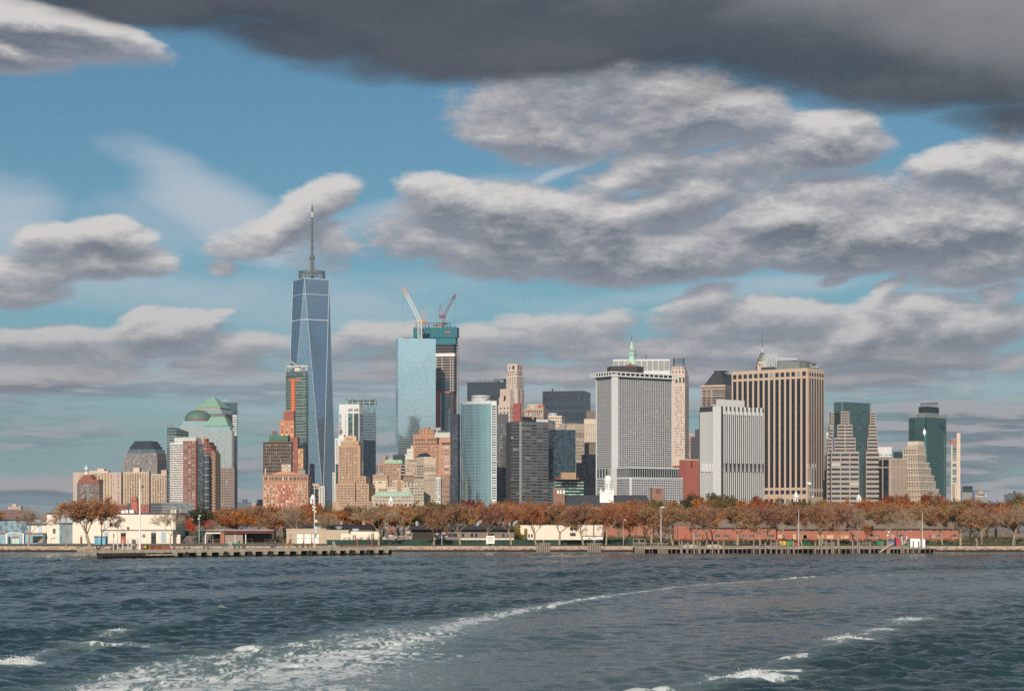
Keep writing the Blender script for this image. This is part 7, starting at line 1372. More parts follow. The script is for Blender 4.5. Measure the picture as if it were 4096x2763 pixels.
for k in range(5): MB().tube((-.1 * k, 0, .5 + k * .3), (.7 - .1 * k, 0, .5 + k * .3), .04, n=4).build('rung', wht, root)
g = onpier(928, 2.0); root = empty('gangway', g, pa, 'concrete block with a pale ladder frame in the middle of the left pier', 'gangway'); MB().prism([(-2.6, -.5), (1.2, -.5), (1.2, 1.2), (-2.6, 1.2)], 0, .7, [(-2.0, -.3), (.8, -.3), (.8, 1), (-2.0, 1)]).build('block', conc, root)
for dx in (0, .8): MB().tube((dx, -.2, 0), (dx, -.2, 2.0), .07, n=5).build('rail', wht, root)
for k in range(4): MB().tube((0, -.2, .4 + k * .45), (.8, -.2, .4 + k * .45), .05, n=4).build('rung', wht, root)
for i, p in enumerate((1472, 1531)):
    g = onpier(p, 6); root = empty('pillar', g, 0, 'rust red iron pillar on the right half of the left pier, %s of two' % ORD[i + 1], 'pillar', 'rust red pillars'); MB().lathe([(.28, 0), (.28, .3), (.18, .4), (.18, 2.0), (.26, 2.2), (.2, 2.5), (.05, 2.9)], n=8).build('shaft', rust, root)
for i, (p, w_) in enumerate(((605, 7), (650, 6))): g = onpier(p, 7); tag(MB().box(0, w_, 0, .5, 0, .9).box(w_ * .3, w_ * .34, -.1, .6, 0, 1.3).build('beam_stack', rust, None, g, pa), 'rusty steel beam lying on the left pier, %s from the white pole' % ORD[i + 1], 'steel beam', 'rusty beams')
g = onpier(1430, 7); tag(MB().box(0, 14, 0, .4, 0, .25).box(0, 14, 3, 3.4, 0, .25).build('steel_rail', rust, None, g, pa), 'long rusty steel rails lying at the right end of the left pier', 'rail')
g = onpier(1017, 9); tag(MB().tube((0, 0, 0), (0, 0, 2.2), .3, n=10).build('green_post', M('green post', (.03, .16, .10)), None, g), 'short green post behind the left pier', 'post')
# chain link fences and rails
wire = M('fence wire', (.07, .075, .075), .6)
def rail(px0, px1, Y, h, step, label, mt=wire, r=.035, rails=(1.0, .5), z=GZ, name='railing'):
    x0, x1 = wx(px0, Y), wx(px1, Y); root = empty(name, (x0, Y, z), 0, label, 'fence'); n = min(99, max(2, int((x1 - x0) / step))); pm = MB().tube((0, 0, 0), (0, 0, h), r, n=4).mesh('post', mt)
    for i in range(n + 1): o = D.objects.new('post', pm); COL.objects.link(o); o.parent = root; o.location = ((x1 - x0) * i / n, 0, 0)
    for f in rails: MB().tube((0, 0, h * f), (x1 - x0, 0, h * f), r * .7, n=4).build('rail', mt, root)
rail(-200, 1180, 673, 1.15, 3.4, 'dark low railing along the seawall at the left', rails=(1, .5, .12)); rail(1640, 2545, 672.5, 1.0, 3.0, 'thin dark railing along the seawall in the middle', r=.02, rails=(1.0, .55))
rail(3440, 4200, 700, 1.3, 3.0, 'green railing behind the lawn at the right', M('fence green', (.03, .10, .07)), .03, (1.0, .75, .5, .25)); rail(-120, 420, 716, 1.9, 3.2, 'tall wire fence in front of the blue shed', M('fence pale', (.22, .24, .24)), .03, (1.0,)); rail(590, 1010, 702, 2.0, 3.2, 'tall grey wire fence before the warehouse annex', M('fence pale', (0, 0, 0)), .035, (1.0, .5)); rail(1060, 1310, 716, 1.9, 2.4, 'tall wire fence in front of the cream garage', M('fence pale', (0, 0, 0)), .035, (1.0, .5, .1)); rail(2533, 2580, 676, 2.4, 1.8, 'white gate frame at the left end of the right pier', wht, .05, (1.0, .5), name='gate')
# warning sign
Y = 674; x0, x1 = vx(12, 893, Y), vx(12, 977, Y); root = empty('warning_sign', ((x0 + x1) / 2, Y, GZ), 0, 'large white warning sign with red heading on two green posts', 'sign'); zt, zb = vz(12, 495, Y) - GZ, vz(12, 576, Y) - GZ; hw = (x1 - x0) / 2
MB().box(-hw, hw, -.05, .05, zb, zt).build('board', M('sign board', (.80, .79, .74), .6, var=.02), root)
for s_ in (-1, 1): MB().box(s_ * hw * .68 - .09, s_ * hw * .68 + .09, .06, .2, 0, zt).build('leg', M('leg green', (.16, .30, .24)), root)
hh = zt - zb
for txt, fy, sz, mt in (('WARNING', .855, .17, M('sign red', (.62, .06, .04), var=.02)), ('NATURAL GAS', .715, .095, 0), ('PIPELINE CROSSING', .60, .085, 0), ('DO NOT', .465, .095, 0), ('ANCHOR OR DREDGE', .345, .085, 0), ('NATIONAL GRID', .20, .095, 0)):
    cu = D.curves.new('t', 'FONT'); cu.body = txt; cu.size = sz * hh * 1.35; cu.align_x = 'CENTER'; cu.align_y = 'CENTER'; cu.extrude = .01; cu.offset = .006; to = D.objects.new('t', cu); COL.objects.link(to)
    bpy.context.view_layer.update(); me = D.meshes.new_from_object(to.evaluated_get(bpy.context.evaluated_depsgraph_get())); D.objects.remove(to); me.materials.clear(); me.materials.append(mt or M('sign black', (.03, .03, .035)))
    o = D.objects.new('lettering', me); COL.objects.link(o); o.parent = root; o.rotation_euler = (math.pi / 2, 0, 0); o.location = (0, -.065, zb + fy * hh)
    w_ = o.dimensions.x; mxw = hw * 1.8
    if me.vertices: 
        wd_ = max(v.co.x for v in me.vertices) * 2
        if wd_ > mxw * .86: o.scale.x = mxw * .86 / wd_
# dolphins
for i, p in enumerate((1480, 2005)):
    Y = 660; x = vx(12, p, Y); root = empty('timber_dolphin', (x, Y, 0), 0, ('left' if i == 0 else 'right') + ' one of the two timber pile dolphins off the seawall', 'dolphin', 'timber dolphins in the water')
    n = 6; 
    for k in range(n):
        dx = (k - (n - 1) / 2) * .72; hh = vz(12, 578 + rnd.uniform(-6, 8), Y); MB().tube((dx * 1.12, 0, -1), (dx, 0, hh), .36, .33, n=8).build('pile', wood_m, root)
        if k % 2: MB().tube((dx, .8, -1), (dx * .9, .6, hh + rnd.uniform(0, .9)), .34, n=8).build('pile', wood_m, root)
    MB().tube((.1, -.4, vz(12, 600, Y)), (.1, -.3, vz(12, 537, Y)), .32, n=8).build('pile', wood_m, root); MB().box(-2.6, 2.6, -.5, 1.0, vz(12, 582, Y), vz(12, 572, Y)).build('cap', wood_m, root)
# right pier ----------------------------------------------------------------------------------------------
YP = 643; X0, X1 = wx(2550, YP), wx(3752, YP); root = empty('timber_pier', (X0, YP, 0), 0, 'long old timber pier on short piles, on the right', 'pier'); LP = X1 - X0; TZ = 1.62
tt = M('pier planks', (.36, .29, .21), .9, var=.3, scale=1); m = MB()
for i in range(46): a = LP * i / 46; m.box(a, LP * (i + 1) / 46 - .03, rnd.uniform(-.15, .1), 27, 1.34 + rnd.uniform(-.06, .05), TZ + rnd.uniform(-.07, .1))
m.build('deck', tt, root); MB().box(.3, LP - .3, .7, 1.0, .95, 1.33).build('beam', tim, root); MB().box(.5, LP - 1, 3.0, 3.4, -1, 1.33).build('under_deck_shade', M('dark interior', (0, 0, 0)), root)  # near-black sheet below the planks paints in the shade there
pm = MB().tube((0, 0, -1), (0, 0, 1.33), .2, n=8).mesh('short_pile', M('pile stub', (.13, .09, .075), .9, var=.4, scale=3))
for i in range(64): o = D.objects.new('short_pile', pm); COL.objects.link(o); o.parent = root; o.location = (LP * (i + .4) / 64 + rnd.uniform(-.3, .3), .1 + rnd.uniform(0, .5), 0)
for a in (.15, .23): MB().prism([(LP * a, 6), (LP * a + 6, 6), (LP * a + 6, 9), (LP * a, 9)], TZ, TZ + 1.0, [(LP * a + 1.2, 7), (LP * a + 4.8, 7), (LP * a + 4.8, 8), (LP * a + 1.2, 8)]).build('concrete_block', conc, root)
piles = [(vpx(13, q), 660, l) for q, l in ((870, .35), (895, 0), (962, -.1), (1030, 0), (1068, .3), (1095, 0), (1165, -.35), (1230, 0), (1295, 0), (1352, 0), (1683, 0), (1747, 0), (1808, .05), (1870, 0), (1930, 0), (1993, 0), (2057, 0), (2118, .05))] + [(vpx(14, q), y, l) for q, y, l in ((160, 555, 0), (222, 555, 0), (275, 555, 0), (330, 555, 0), (348, 558, 0), (404, 558, 0), (548, 555, 0), (598, 555, 0), (618, 556, 0), (728, 556, 0), (850, 556, 0), (905, 556, 0), (918, 560, .1), (930, 560, 0), (1052, 558, 0), (1077, 556, 0), (1122, 558, 0), (1177, 560, 0), (1232, 560, 0))]
for i, (px, ty, ln) in enumerate(piles):
    x = wx(px, YP - .5); hh = 4.0 + rnd.uniform(-.35, .2); o = MB().tube((ln * 2.2, 0, -1), (-ln * .6, 0, hh), .30, .26, n=8).build('mooring_pile', wood_m, None, (x, YP - .45, 0)); side = 'left' if i < 10 else 'middle' if i < 24 else 'right'
    tag(o, '%s grey timber pile rising from the right pier, number %s from its left end' % ('leaning' if ln else 'upright', ['one', 'two', 'three', 'four', 'five', 'six', 'seven', 'eight', 'nine', 'ten', 'eleven', 'twelve', 'thirteen', 'fourteen', 'fifteen', 'sixteen', 'seventeen', 'eighteen', 'nineteen', 'twenty', 'twenty one', 'twenty two', 'twenty three', 'twenty four', 'twenty five', 'twenty six', 'twenty seven', 'twenty eight', 'twenty nine', 'thirty', 'thirty one', 'thirty two', 'thirty three', 'thirty four', 'thirty five', 'thirty six', 'thirty seven'][i]), 'pile', 'mooring piles along the right pier')
x = vx(14, 822, YP - .9); tag(MB().tube((0, 0, .2), (4.6, 0, 3.3), .28, .25, n=8).build('fallen_pile', M('pale timber', (.42, .32, .24), .9, var=.2, scale=2), None, (x, YP - 1.2, 0)), 'fallen pale timber pile leaning against the right pier', 'pile')
for i, (v_, p) in enumerate(((13, 435), (13, 600), (13, 690), (13, 1917), (14, 270), (14, 690))):
    Y = YP + (0 if i < 1 else 8 if i in (1, 3, 4, 5) else 0); x = vx(v_, p, Y); rt = empty('pile_cluster', (x, Y, 0 if i in (0, 2) else TZ - .1), 0, 'cluster of lashed grey piles on the right pier, %s of six from the left' % ORD[i + 1], 'pile cluster', 'lashed pile clusters')
    z1 = 3.2 if i in (0, 2) else 1.7; cm_ = [MB().tube((0, 0, -1 if i in (0, 2) else 0), (0, 0, z1 + rnd.uniform(-.1, .3)), .25, n=7).build('pile', wood_m, rt, ((k - 2.5) * .56, (k % 2) * .4, 0)) for k in range(6)]; MB().box(-1.7, 1.7, -.35, .75, z1 - .55, z1 - .3).build('lashing', M('rope dark', (.10, .08, .07)), rt)
# white tilted box
Y = 655; x0, x1 = vx(14, 1147, Y), vx(14, 1298, Y); root = empty('white_box', (x0, Y, TZ + .05), 0, 'large white box trailer slightly tilted at the right end of the pier', 'trailer'); ww_ = x1 - x0; z1_ = vz(14, 528, Y) - TZ; z2_ = vz(14, 536, Y) - TZ
MB().prism([(0, 0), (ww_ * .66, 0), (ww_ * .66, 2.6), (0, 2.6)], 0, [z1_, z1_ * .97, z1_ * .97, z1_]).build('body', M('box white', (.84, .83, .80), .5, var=.02), root); MB().prism([(ww_ * .76, -.1), (ww_, -.1), (ww_, 2.4), (ww_ * .76, 2.4)], -.15, z2_).build('rear_body', M('box white', (0, 0, 0)), root); MB().box(ww_ * .66, ww_ * .76, .3, 2.2, .1, z2_ * .9).build('connector', M('box grey', (.30, .28, .40)), root); MB().box(-.35, -.02, .1, 2.5, .1, z1_ - .2).build('green_end', M('box green', (.05, .17, .12)), root)
# clothes, container, bins
Y = 690; tag(MB().box(vx(14, 1000, Y), vx(14, 1048, Y), Y, Y + 2.5, GZ, vz(14, 520, Y)).box(vx(14, 1000, Y) - .05, vx(14, 1048, Y) + .05, Y - .05, Y + 2.55, vz(14, 520, Y), vz(14, 518, Y)).build('container', M('crimson paint', (.42, .05, .07))), 'crimson container behind the hanging clothes', 'container')
root = empty('clothes_line', (vx(14, 1042, 682), 682, GZ), 0, 'line of colourful hanging clothes left of the white tilted box', 'clothes line'); W_ = vx(14, 1115, 682) - vx(14, 1042, 682); MB().tube((0, 0, 3.6), (W_, 0, 3.6), .04, n=4).tube((0, 0, 0), (0, 0, 3.6), .05, n=4).tube((W_, 0, 0), (W_, 0, 3.6), .05, n=4).build('line', steel, root)
for i, (a, z0, z1, cc_) in enumerate(((.02, .6, 2.3, (.7, .68, .62)), (.2, .5, 2.2, (.62, .6, .55)), (.12, 2.4, 3.5, (.25, .55, .65)), (.36, 2.5, 3.5, (.5, .08, .06)), (.5, .7, 2.0, (.6, .62, .45)), (.52, 2.5, 3.5, (.45, .1, .25)), (.7, .9, 2.3, (.6, .35, .3)), (.68, 2.6, 3.5, (.1, .12, .3)), (.84, 2.2, 3.5, (.65, .6, .55)))): MB().prism([(W_ * a, -.04), (W_ * a + W_ * .15, -.04), (W_ * a + W_ * .15, .04), (W_ * a, .04)], z0, z1, [(W_ * a + .05, -.04), (W_ * a + W_ * .13, -.04), (W_ * a + W_ * .13, .04), (W_ * a + .05, .04)]).build('garment', M('cloth %d' % i, cc_), root)
for v_, p, cc_, lab in ((13, 2000, (.60, .38, .03), 'yellow bin behind the right pier'), (13, 2070, (.03, .22, .09), 'green bin right of the yellow bin'), (13, 2245, (.02, .18, .08), 'dark green skip behind the right pier lamp post'), (14, 55, (.02, .20, .08), 'green skip near the middle brick terrace'), (14, 935, (.03, .15, .40), 'blue bin left of the crimson container'), (14, 830, (.02, .18, .08), 'green bin behind the fallen pile'), (13, 2160, (.5, .04, .03), 'small red bin beside the pier post')):
    Y = 700; x = vx(v_, p, Y); h_ = 1.5 if 'small' not in lab else .9; tag(MB().prism([(-1.2, -.6), (1.2, -.6), (1.2, .6), (-1.2, .6)], 0, h_ * .85, [(-1.35, -.7), (1.35, -.7), (1.35, .7), (-1.35, .7)]).box(-1.4, 1.4, -.75, .75, h_ * .86, h_).build('bin', M('bin ' + lab, cc_), None, (x, Y, GZ)), lab, 'bin')
# rubble
rb = MB(); r5 = random.Random(11)
for (p0, p1, q0) in ((0, 118, 455), (360, 485, 460), (-180, 0, 470)):
    for i in range(130):
        Y = r5.uniform(728, 742); x = vx(12, r5.uniform(p0, p1), Y); z = GZ + abs(r5.gauss(0, 1)) * 1.2; s_ = r5.uniform(.3, .9); n0 = len(rb.v); rb.prism([(x - s_, Y - s_ * .7), (x + s_ * .9, Y - s_), (x + s_, Y + s_), (x - s_ * .8, Y + s_ * .8)], z - s_ * .5, z + s_ * .6, [(x - s_ * .6, Y - s_ * .5), (x + s_ * .7, Y - s_ * .6), (x + s_ * .5, Y + s_ * .6), (x - s_ * .7, Y + s_ * .5)])
tag(rb.build('rubble', M('rubble stone', (.30, .25, .21), .9, var=.3, island=.35)), kind='stuff')
# --- people: two workers crouching on the left pier
def person(loc, rz, label, J, E, R_, parts):
    root = empty('person', loc, rz, label, 'person', None)
    me = D.meshes.new('body'); me.from_pydata(J, E, []); o = D.objects.new('body', me); COL.objects.link(o)
    md = o.modifiers.new('s', 'SKIN'); 
    for i, v in enumerate(me.skin_vertices[0].data): v.radius = (R_[i], R_[i]); v.use_root = (i == 0)
    o.modifiers.new('d', 'SUBSURF').levels = 1; bpy.context.view_layer.update(); ev = D.meshes.new_from_object(o.evaluated_get(bpy.context.evaluated_depsgraph_get())); D.objects.remove(o)
    ev.materials.clear(); ev.materials.append(M('work trousers', (.05, .06, .10))); b_ = D.objects.new('body', ev); COL.objects.link(b_); b_.parent = root
    for nm, mb, mt in parts: mb.build(nm, mt, root)
    return root
J = [(0, 0, .38), (0, -.12, .62), (0, -.28, .86), (0, -.36, 1.0), (0, -.40, 1.14), (-.14, -.05, .36), (-.18, -.42, .48), (-.17, -.30, .06), (-.17, -.46, .03), (.14, -.05, .36), (.18, -.42, .48), (.17, -.30, .06), (.17, -.46, .03), (-.20, -.28, .84), (-.26, -.46, .62), (-.12, -.66, .55), (.20, -.28, .84), (.26, -.46, .62), (.12, -.66, .55)]
E = [(0, 1), (1, 2), (2, 3), (3, 4), (0, 5), (5, 6), (6, 7), (7, 8), (0, 9), (9, 10), (10, 11), (11, 12), (2, 13), (13, 14), (14, 15), (2, 16), (16, 17), (17, 18)]
RR = [.15, .15, .16, .06, .10, .10, .075, .055, .04, .10, .075, .055, .04, .06, .045, .04, .06, .045, .04]
skin = M('skin', (.45, .28, .20))
for p, cl_, hat, lab, off in ((577, M('orange vest', (.65, .12, .04)), M('orange helmet', (.8, .16, .04)), 'person crouching in an orange helmet beside the tall white pole', 1.2), (585, M('lime vest', (.55, .75, .03)), M('lime hood', (.55, .72, .03)), 'person crouching in a lime yellow jacket right of the tall white pole', .9)):
    jk = MB(); jk.lathe([(.20, .50), (.24, .62), (.25, .80), (.19, .95), (.08, 1.0)], (0, -.19), 12); arms = MB()
    for s_ in (-1, 1): arms.tube((s_ * .2, -.28, .86), (s_ * .27, -.46, .63), .075, .065, n=8); arms.tube((s_ * .27, -.46, .63), (s_ * .13, -.64, .56), .062, .05, n=8)
    hands = MB()
    for s_ in (-1, 1):
        for k in range(5): hands.tube((s_ * .12 + (k - 2) * .018, -.66, .55), (s_ * .12 + (k - 2) * .022, -.75 + abs(k - 1) * .01, .52), .01, .008, n=5)
    head = MB().lathe([(.0, -.12), (.06, -.11), (.09, -.04), (.095, .03), (.07, .10), (0, .125)], (0, 0), 12)
    r_ = person(onpier(p, off), 2.6 if p == 585 else .5, lab, J, E, RR, [('jacket', jk, cl_), ('sleeves', arms, cl_), ('hands', hands, skin)])
    hd = head.build('head', skin, r_, (0, -.42, 1.17)); MB().lathe([(.125, .02), (.12, .07), (.08, .13), (0, .15)], n=12).build('helmet', hat, hd)
# ------------------------------------------------------------------ water: chop, ship's wake and breaking crests as real relief
def gp(px, py): Y = CAMH * F / (py - HZ); return (wx(px, Y), Y)
NR, NC = 900, 1080
ys = 104 * np.exp(np.linspace(0, math.log(700 / 104.0), NR)); ss = np.linspace(-1.5, 1.5, NC)
Yg = np.repeat(ys[:, None], NC, 1); Xg = ss[None, :] * (Yg * .262 + 4)
def polydist(px_, py_, pts):
    best = np.full(px_.shape, 1e9); sgn = np.zeros(px_.shape); tt_ = np.zeros(px_.shape); acc = 0.0
    for (x0, y0), (x1, y1) in zip(pts, pts[1:]):
        dx, dy = x1 - x0, y1 - y0; L2 = dx * dx + dy * dy; t = np.clip(((px_ - x0) * dx + (py_ - y0) * dy) / L2, 0, 1)
        ex, ey = px_ - (x0 + t * dx), py_ - (y0 + t * dy); d = np.hypot(ex, ey); m_ = d < best
        best = np.where(m_, d, best); sgn = np.where(m_, np.sign(dx * ey - dy * ex), sgn); tt_ = np.where(m_, acc + t * math.sqrt(L2), tt_); acc += math.sqrt(L2)
    return best, sgn, tt_
rg2 = np.random.default_rng(21)
dxc = (Yg * .262 * 3.0 / NC); Hh = np.zeros(Yg.shape); GX = np.zeros(Yg.shape); GY = np.zeros(Yg.shape)
wake = [gp(900, 2790), gp(1500, 2600), gp(1900, 2478), gp(2330, 2396), gp(2750, 2342), gp(3300, 2304), gp(4200, 2286)]
dw, sw, tw = polydist(Xg, Yg, wake); inside = np.clip(-sw * dw / 5.0, -1, 1) * .5 + .5      # right hand side of the track
rightline = [gp(2500, 2790), gp(2950, 2715), gp(3390, 2560), gp(3640, 2482), gp(4000, 2420), gp(4300, 2380)]
leftline = [gp(-300, 2750), gp(60, 2655), gp(480, 2530), gp(880, 2436), gp(1150, 2400), gp(1500, 2380)]
dr, sr, tr_ = polydist(Xg, Yg, rightline); dl, sl_, tl = polydist(Xg, Yg, leftline)
calm = inside * np.clip(sr * dr / 3.0 + .5, 0, 1) * np.clip((450 - Yg) / 40, 0, 1); calm = np.clip(calm, 0, 1)
amp = 1 - .42 * calm
for i in range(130):
    lam = .6 * (16.0 ** rg2.random()); th = rg2.normal(0, .62) + math.radians(100); k = 2 * math.pi / lam; a = .0092 * lam ** .80 * rg2.uniform(.5, 1.3)
    if lam > 6: a *= .6
    kx, ky = k * math.cos(th), k * math.sin(th); ph = rg2.uniform(0, 6.28); res = np.clip((lam / (dxc * 2.0 + .0011 * Yg) - 1.2) / 1.5, 0, 1)
    P = kx * Xg + ky * Yg + ph; g = np.sin(P + .5 * np.sin(.11 * Xg + i) + .4 * np.sin(.07 * Yg + 2 * i)); Hh += a * res * amp * g; c = np.cos(P); GX -= .8 * a * res * math.cos(th) * c; GY -= .8 * a * res * math.sin(th) * c
# group modulation so that the chop is not even
mod = .75 + .35 * np.sin(Xg * .045 + Yg * .03 + 1) * np.sin(Yg * .052 - Xg * .02) + .25 * np.sin(Xg * .12 - Yg * .09); Hh *= mod * (1 - .6 * np.clip((Yg - 520) / 90, 0, 1))
def ridge(d, s, width, h): return h * np.exp(-(d / width) ** 2) - .35 * h * np.exp(-((d * s - width * 1.9) / (width * 1.3)) ** 2)
er = np.clip((330 - Yg) / 120, 0, 1)
Hh += ridge(dr, sr, .9, .26) * (.55 + .45 * np.sin(tr_ * .33 + 1)) * er + ridge(np.abs(sr * dr - 4), 1, 1.0, .16) * er + ridge(np.abs(sr * dr - 8.5), 1, 1.2, .14) * er
Hh += ridge(dl, sl_, 1.0, .30) * (.5 + .5 * np.sin(tl * .23 + .6)) * er + ridge(np.abs(sl_ * dl + 4.5), 1, 1.2, .15) * er
foam = np.zeros(Yg.shape)
near = np.clip((300 - Yg) / 150, 0, 1)
wd = 1.6 + 6.5 * near ** 1.1
foam += (.45 + .15 * near) * np.exp(-(dw / wd) ** 2) * np.clip((500 - Yg) / 120, 0, 1)
foam += .27 * np.exp(-(dw / 2.0) ** 2) * np.clip((520 - Yg) / 60, 0, 1) * (1 - near)
foam += .34 * near * np.exp(-((-sw * dw - 9) / 8.0) ** 2) + .22 * near * np.exp(-((-sw * dw - 24) / 10.0) ** 2)
foam += .30 * np.exp(-((sw * dw - 6) / 5.0) ** 2) * near + .22 * near * np.exp(-((sw * dw - 14) / 6.0) ** 2)
ds, ss_, ts_ = polydist(Xg, Yg, [gp(250, 2800), gp(700, 2650), gp(1150, 2582), gp(1600, 2500)]); foam += .42 * np.exp(-(ds / 3.2) ** 2) * near
foam += .30 * np.exp(-(dl / 2.6) ** 2) * er + .25 * np.exp(-((dl - 0) / 1.0) ** 2) * er * (np.sin(tl * .23 + .6) > .3) + .34 * np.exp(-(dr / .7) ** 2) * er * (np.sin(tr_ * .33 + 1) > .1) + .30 * np.exp(-((dr - .5) / 2.2) ** 2) * er
SP = [(60, 2650, 1.5, .8), (480, 2528, 1.1, .6), (880, 2436, 1.1, .5), (3010, 2712, 1.6, .95), (3150, 2690, 1.2, .7), (3390, 2558, 1.5, .8), (3640, 2482, 1.8, .7), (3530, 2520, 1.2, .6), (500, 2585, 2.2, .6)]
for (px, py, r, f_) in SP:
    x0, y0 = gp(px, py); e = ((Xg - x0 + .35 * (Yg - y0)) / (r * 1.9)) ** 2 + ((Yg - y0) / (r * 1.5)) ** 2; foam += f_ * np.exp(-e); Hh += .12 * np.exp(-e * .8)
foam += .16 * np.clip((Hh - .22) / .2, 0, 1) * np.clip((330 - Yg) / 150, 0, 1)
# extra far rows and side columns
Zg = Hh; Xw = Xg + GX * .8; Yw_ = Yg + GY * .8; edge = np.clip((700 - Yg) / 60, 0, 1) * np.clip((Yg - 104) / 6 + .0, 0, 1); Zg = Zg * edge; Xw = Xg + (Xw - Xg) * edge; Yw_ = Yg + (Yw_ - Yg) * edge
V = np.stack([Xw, Yw_, Zg], -1).reshape(-1, 3).astype(np.float32)
ii = (np.arange(NR - 1)[:, None] * NC + np.arange(NC - 1)[None, :]).ravel(); Q = np.stack([ii, ii + 1, ii + NC + 1, ii + NC], 1).astype(np.int32)
n0 = len(V); far = []
YY = [(-3000, None), (104, 0), (700, NR - 1), (30000, None)]
xl0, xr0 = Xg[0, 0], Xg[0, -1]; xl1, xr1 = Xg[-1, 0], Xg[-1, -1]
ex = np.array([(-9000, -3000, 0), (9000, -3000, 0), (-9000, 104, 0), (9000, 104, 0), (-9000, 700, 0), (9000, 700, 0), (-9000, 40000, 0), (9000, 40000, 0), (-40000, 40000, 0)], dtype=np.float32)
V2 = np.concatenate([V, ex]); a, b_, c_, d_ = 0, NC - 1, (NR - 1) * NC, NR * NC - 1; E0 = n0
polys = [tuple(q) for q in ()]
me = D.meshes.new('water'); allq = [Q]
row0 = list(range(0, NC)); rowN = [c_ + i for i in range(NC)]; colL = [i * NC for i in range(NR)]; colR = [i * NC + NC - 1 for i in range(NR)]
big = [[E0 + 0, E0 + 1, E0 + 3] + row0[::-1] + [E0 + 2], [E0 + 2] + colL + [E0 + 4], [E0 + 3, E0 + 5] + colR[::-1], [E0 + 4] + rowN + [E0 + 5, E0 + 7, E0 + 6]]
loops = np.concatenate([Q.ravel()] + [np.array(b, dtype=np.int32) for b in big]); cnt = np.concatenate([np.full(len(Q), 4), np.array([len(b) for b in big])]).astype(np.int32); st0 = np.concatenate([[0], np.cumsum(cnt)[:-1]]).astype(np.int32)
me.vertices.add(len(V2)); me.vertices.foreach_set('co', V2.ravel()); me.loops.add(len(loops)); me.loops.foreach_set('vertex_index', loops); me.polygons.add(len(cnt)); me.polygons.foreach_set('loop_start', st0); me.polygons.foreach_set('loop_total', cnt)
me.polygons.foreach_set('use_smooth', np.concatenate([np.ones(len(Q), dtype=bool), np.zeros(len(big), dtype=bool)])); me.update()
for nm, arr in (('foam', foam), ('calm', calm)):
    at = me.attributes.new(nm, 'FLOAT', 'POINT'); at.data.foreach_set('value', np.concatenate([arr.ravel(), np.zeros(len(ex))]).astype(np.float32))
m, t, b = new_mat('harbour water')
geo = nd(t, 'ShaderNodeNewGeometry').outputs['Position']
fa = nd(t, 'ShaderNodeAttribute', attribute_name='foam').outputs['Fac']; ca_ = nd(t, 'ShaderNodeAttribute', attribute_name='calm').outputs['Fac']
deep = mixc(t, mth(t, 'MULTIPLY', ca_, .8), (.019, .041, .044), (.050, .076, .086)); deep = mixc(t, smst(t, fa, .05, .7), deep, (.12, .17, .16))
n1 = noise(t, vmt(t, 'MULTIPLY', geo, (1, .42, 1)), .42, 6, .60, 1.2); n2 = noise(t, vmt(t, 'MULTIPLY', geo, (1, .35, 1)), 2.2, 4, .65)
fm = mth(t, 'ADD', mth(t, 'MULTIPLY', mth(t, 'SUBTRACT', n1, .5), 2.3), mth(t, 'MULTIPLY', mth(t, 'SUBTRACT', n2, .5), 1.2))
lace = mth(t, 'SUBTRACT', .5, mth(t, 'MULTIPLY', mth(t, 'ABSOLUTE', mth(t, 'SUBTRACT', noise(t, vmt(t, 'MULTIPLY', geo, (1, .40, 1)), .55, 5, .6, 1.6), .5)), 6.0))
mask = smst(t, mth(t, 'ADD', fa, mth(t, 'ADD', mth(t, 'MULTIPLY', fm, .50), mth(t, 'MULTIPLY', lace, .28))), .60, .88); mask = mth(t, 'MULTIPLY', mask, smst(t, fa, .05, .22)); mask = mth(t, 'MULTIPLY', mask, .9)
t.links.new(mixc(t, mask, deep, (.66, .69, .67)), b.inputs['Base Color'])
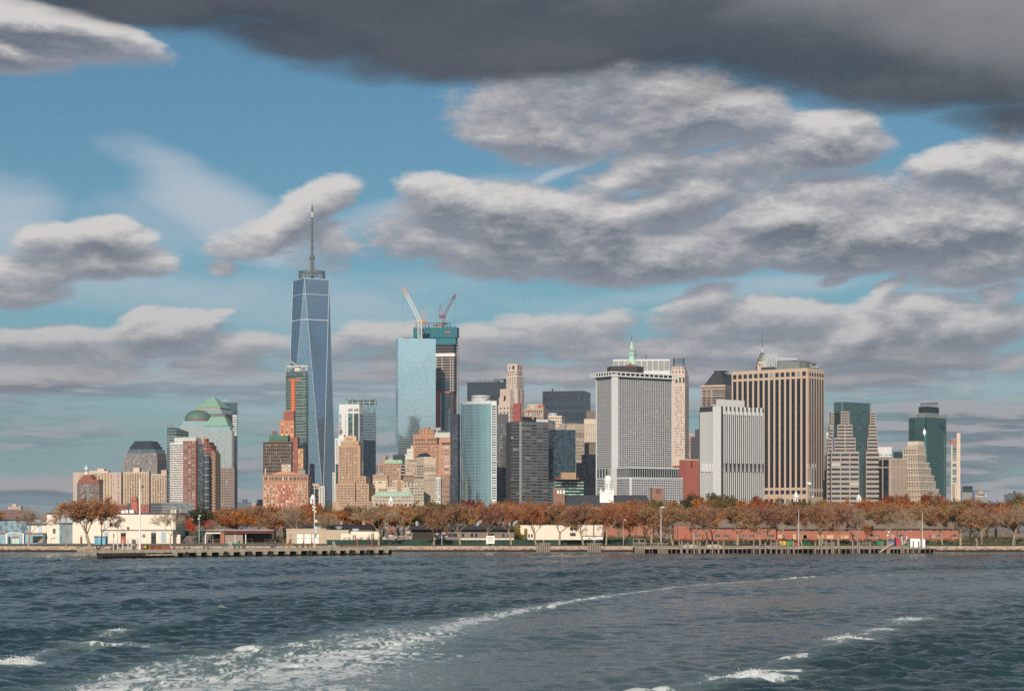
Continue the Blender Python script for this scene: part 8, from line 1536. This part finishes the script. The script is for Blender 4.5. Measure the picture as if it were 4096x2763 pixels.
t.links.new(mth(t, 'MULTIPLY_ADD', mask, .55, .10), b.inputs['Roughness']); b.inputs['IOR'].default_value = 1.333
s1 = noise(t, vmt(t, 'MULTIPLY', geo, (1.0, .7, 1)), 1.3, 5, .6, .4); s2 = noise(t, vmt(t, 'MULTIPLY', geo, (1.0, .5, 1)), .32, 4, .55); s3 = noise(t, vmt(t, 'MULTIPLY', geo, (1.0, .6, 1)), 4.2, 4, .6, .6)
hgt = mth(t, 'ADD', mth(t, 'MULTIPLY', s1, .42), mth(t, 'MULTIPLY', s2, .8)); hgt = mth(t, 'ADD', hgt, mth(t, 'MULTIPLY', s3, .12)); hgt = mth(t, 'MULTIPLY', hgt, mth(t, 'MULTIPLY_ADD', ca_, -.35, 1.0))
bn = nd(t, 'ShaderNodeBump', {'Height': hgt, 'Strength': .85, 'Distance': .55}); t.links.new(bn.outputs[0], b.inputs['Normal'])
me.materials.append(m); wo_ = D.objects.new('water', me); COL.objects.link(wo_); tag(wo_, kind='structure')
# spray thrown up where crests break
sp = MB()
for (px, py, r, f_) in SP[:4] + SP[5:7]:
    x0, y0 = gp(px, py)
    for i in range(int(420 * f_)):
        x, y = x0 + rg2.normal(0, r * .55), y0 + rg2.normal(0, r * .4); z = .15 + abs(rg2.normal(0, .26)) * f_ * math.exp(-((x - x0) / r) ** 2); s = rg2.uniform(.012, .04)
        p = np.array([x, y, z]); sp.quad(p + (-s, 0, -s), p + (s, 0, -s), p + (0, s, s)).quad(p + (-s, 0, -s), p + (0, s, s), p + (0, -s, s * .5))
tag(sp.build('spray', M('spray', (.8, .82, .82), .6)), kind='stuff')

# ------------------------------------------------------------------ thin autumn haze over the harbour
m = D.materials.new('haze'); m.use_nodes = True; t = m.node_tree; t.nodes.clear(); ou = nd(t, 'ShaderNodeOutputMaterial')
pv = nd(t, 'ShaderNodeVolumePrincipled', {'Color': (.86, .92, 1.0, 1), 'Density': 3.2e-5, 'Anisotropy': .1}); t.links.new(pv.outputs[0], ou.inputs['Volume'])
tag(MB().box(-2600, 2600, -60, 5300, -4, 600).build('haze', m), kind='stuff')
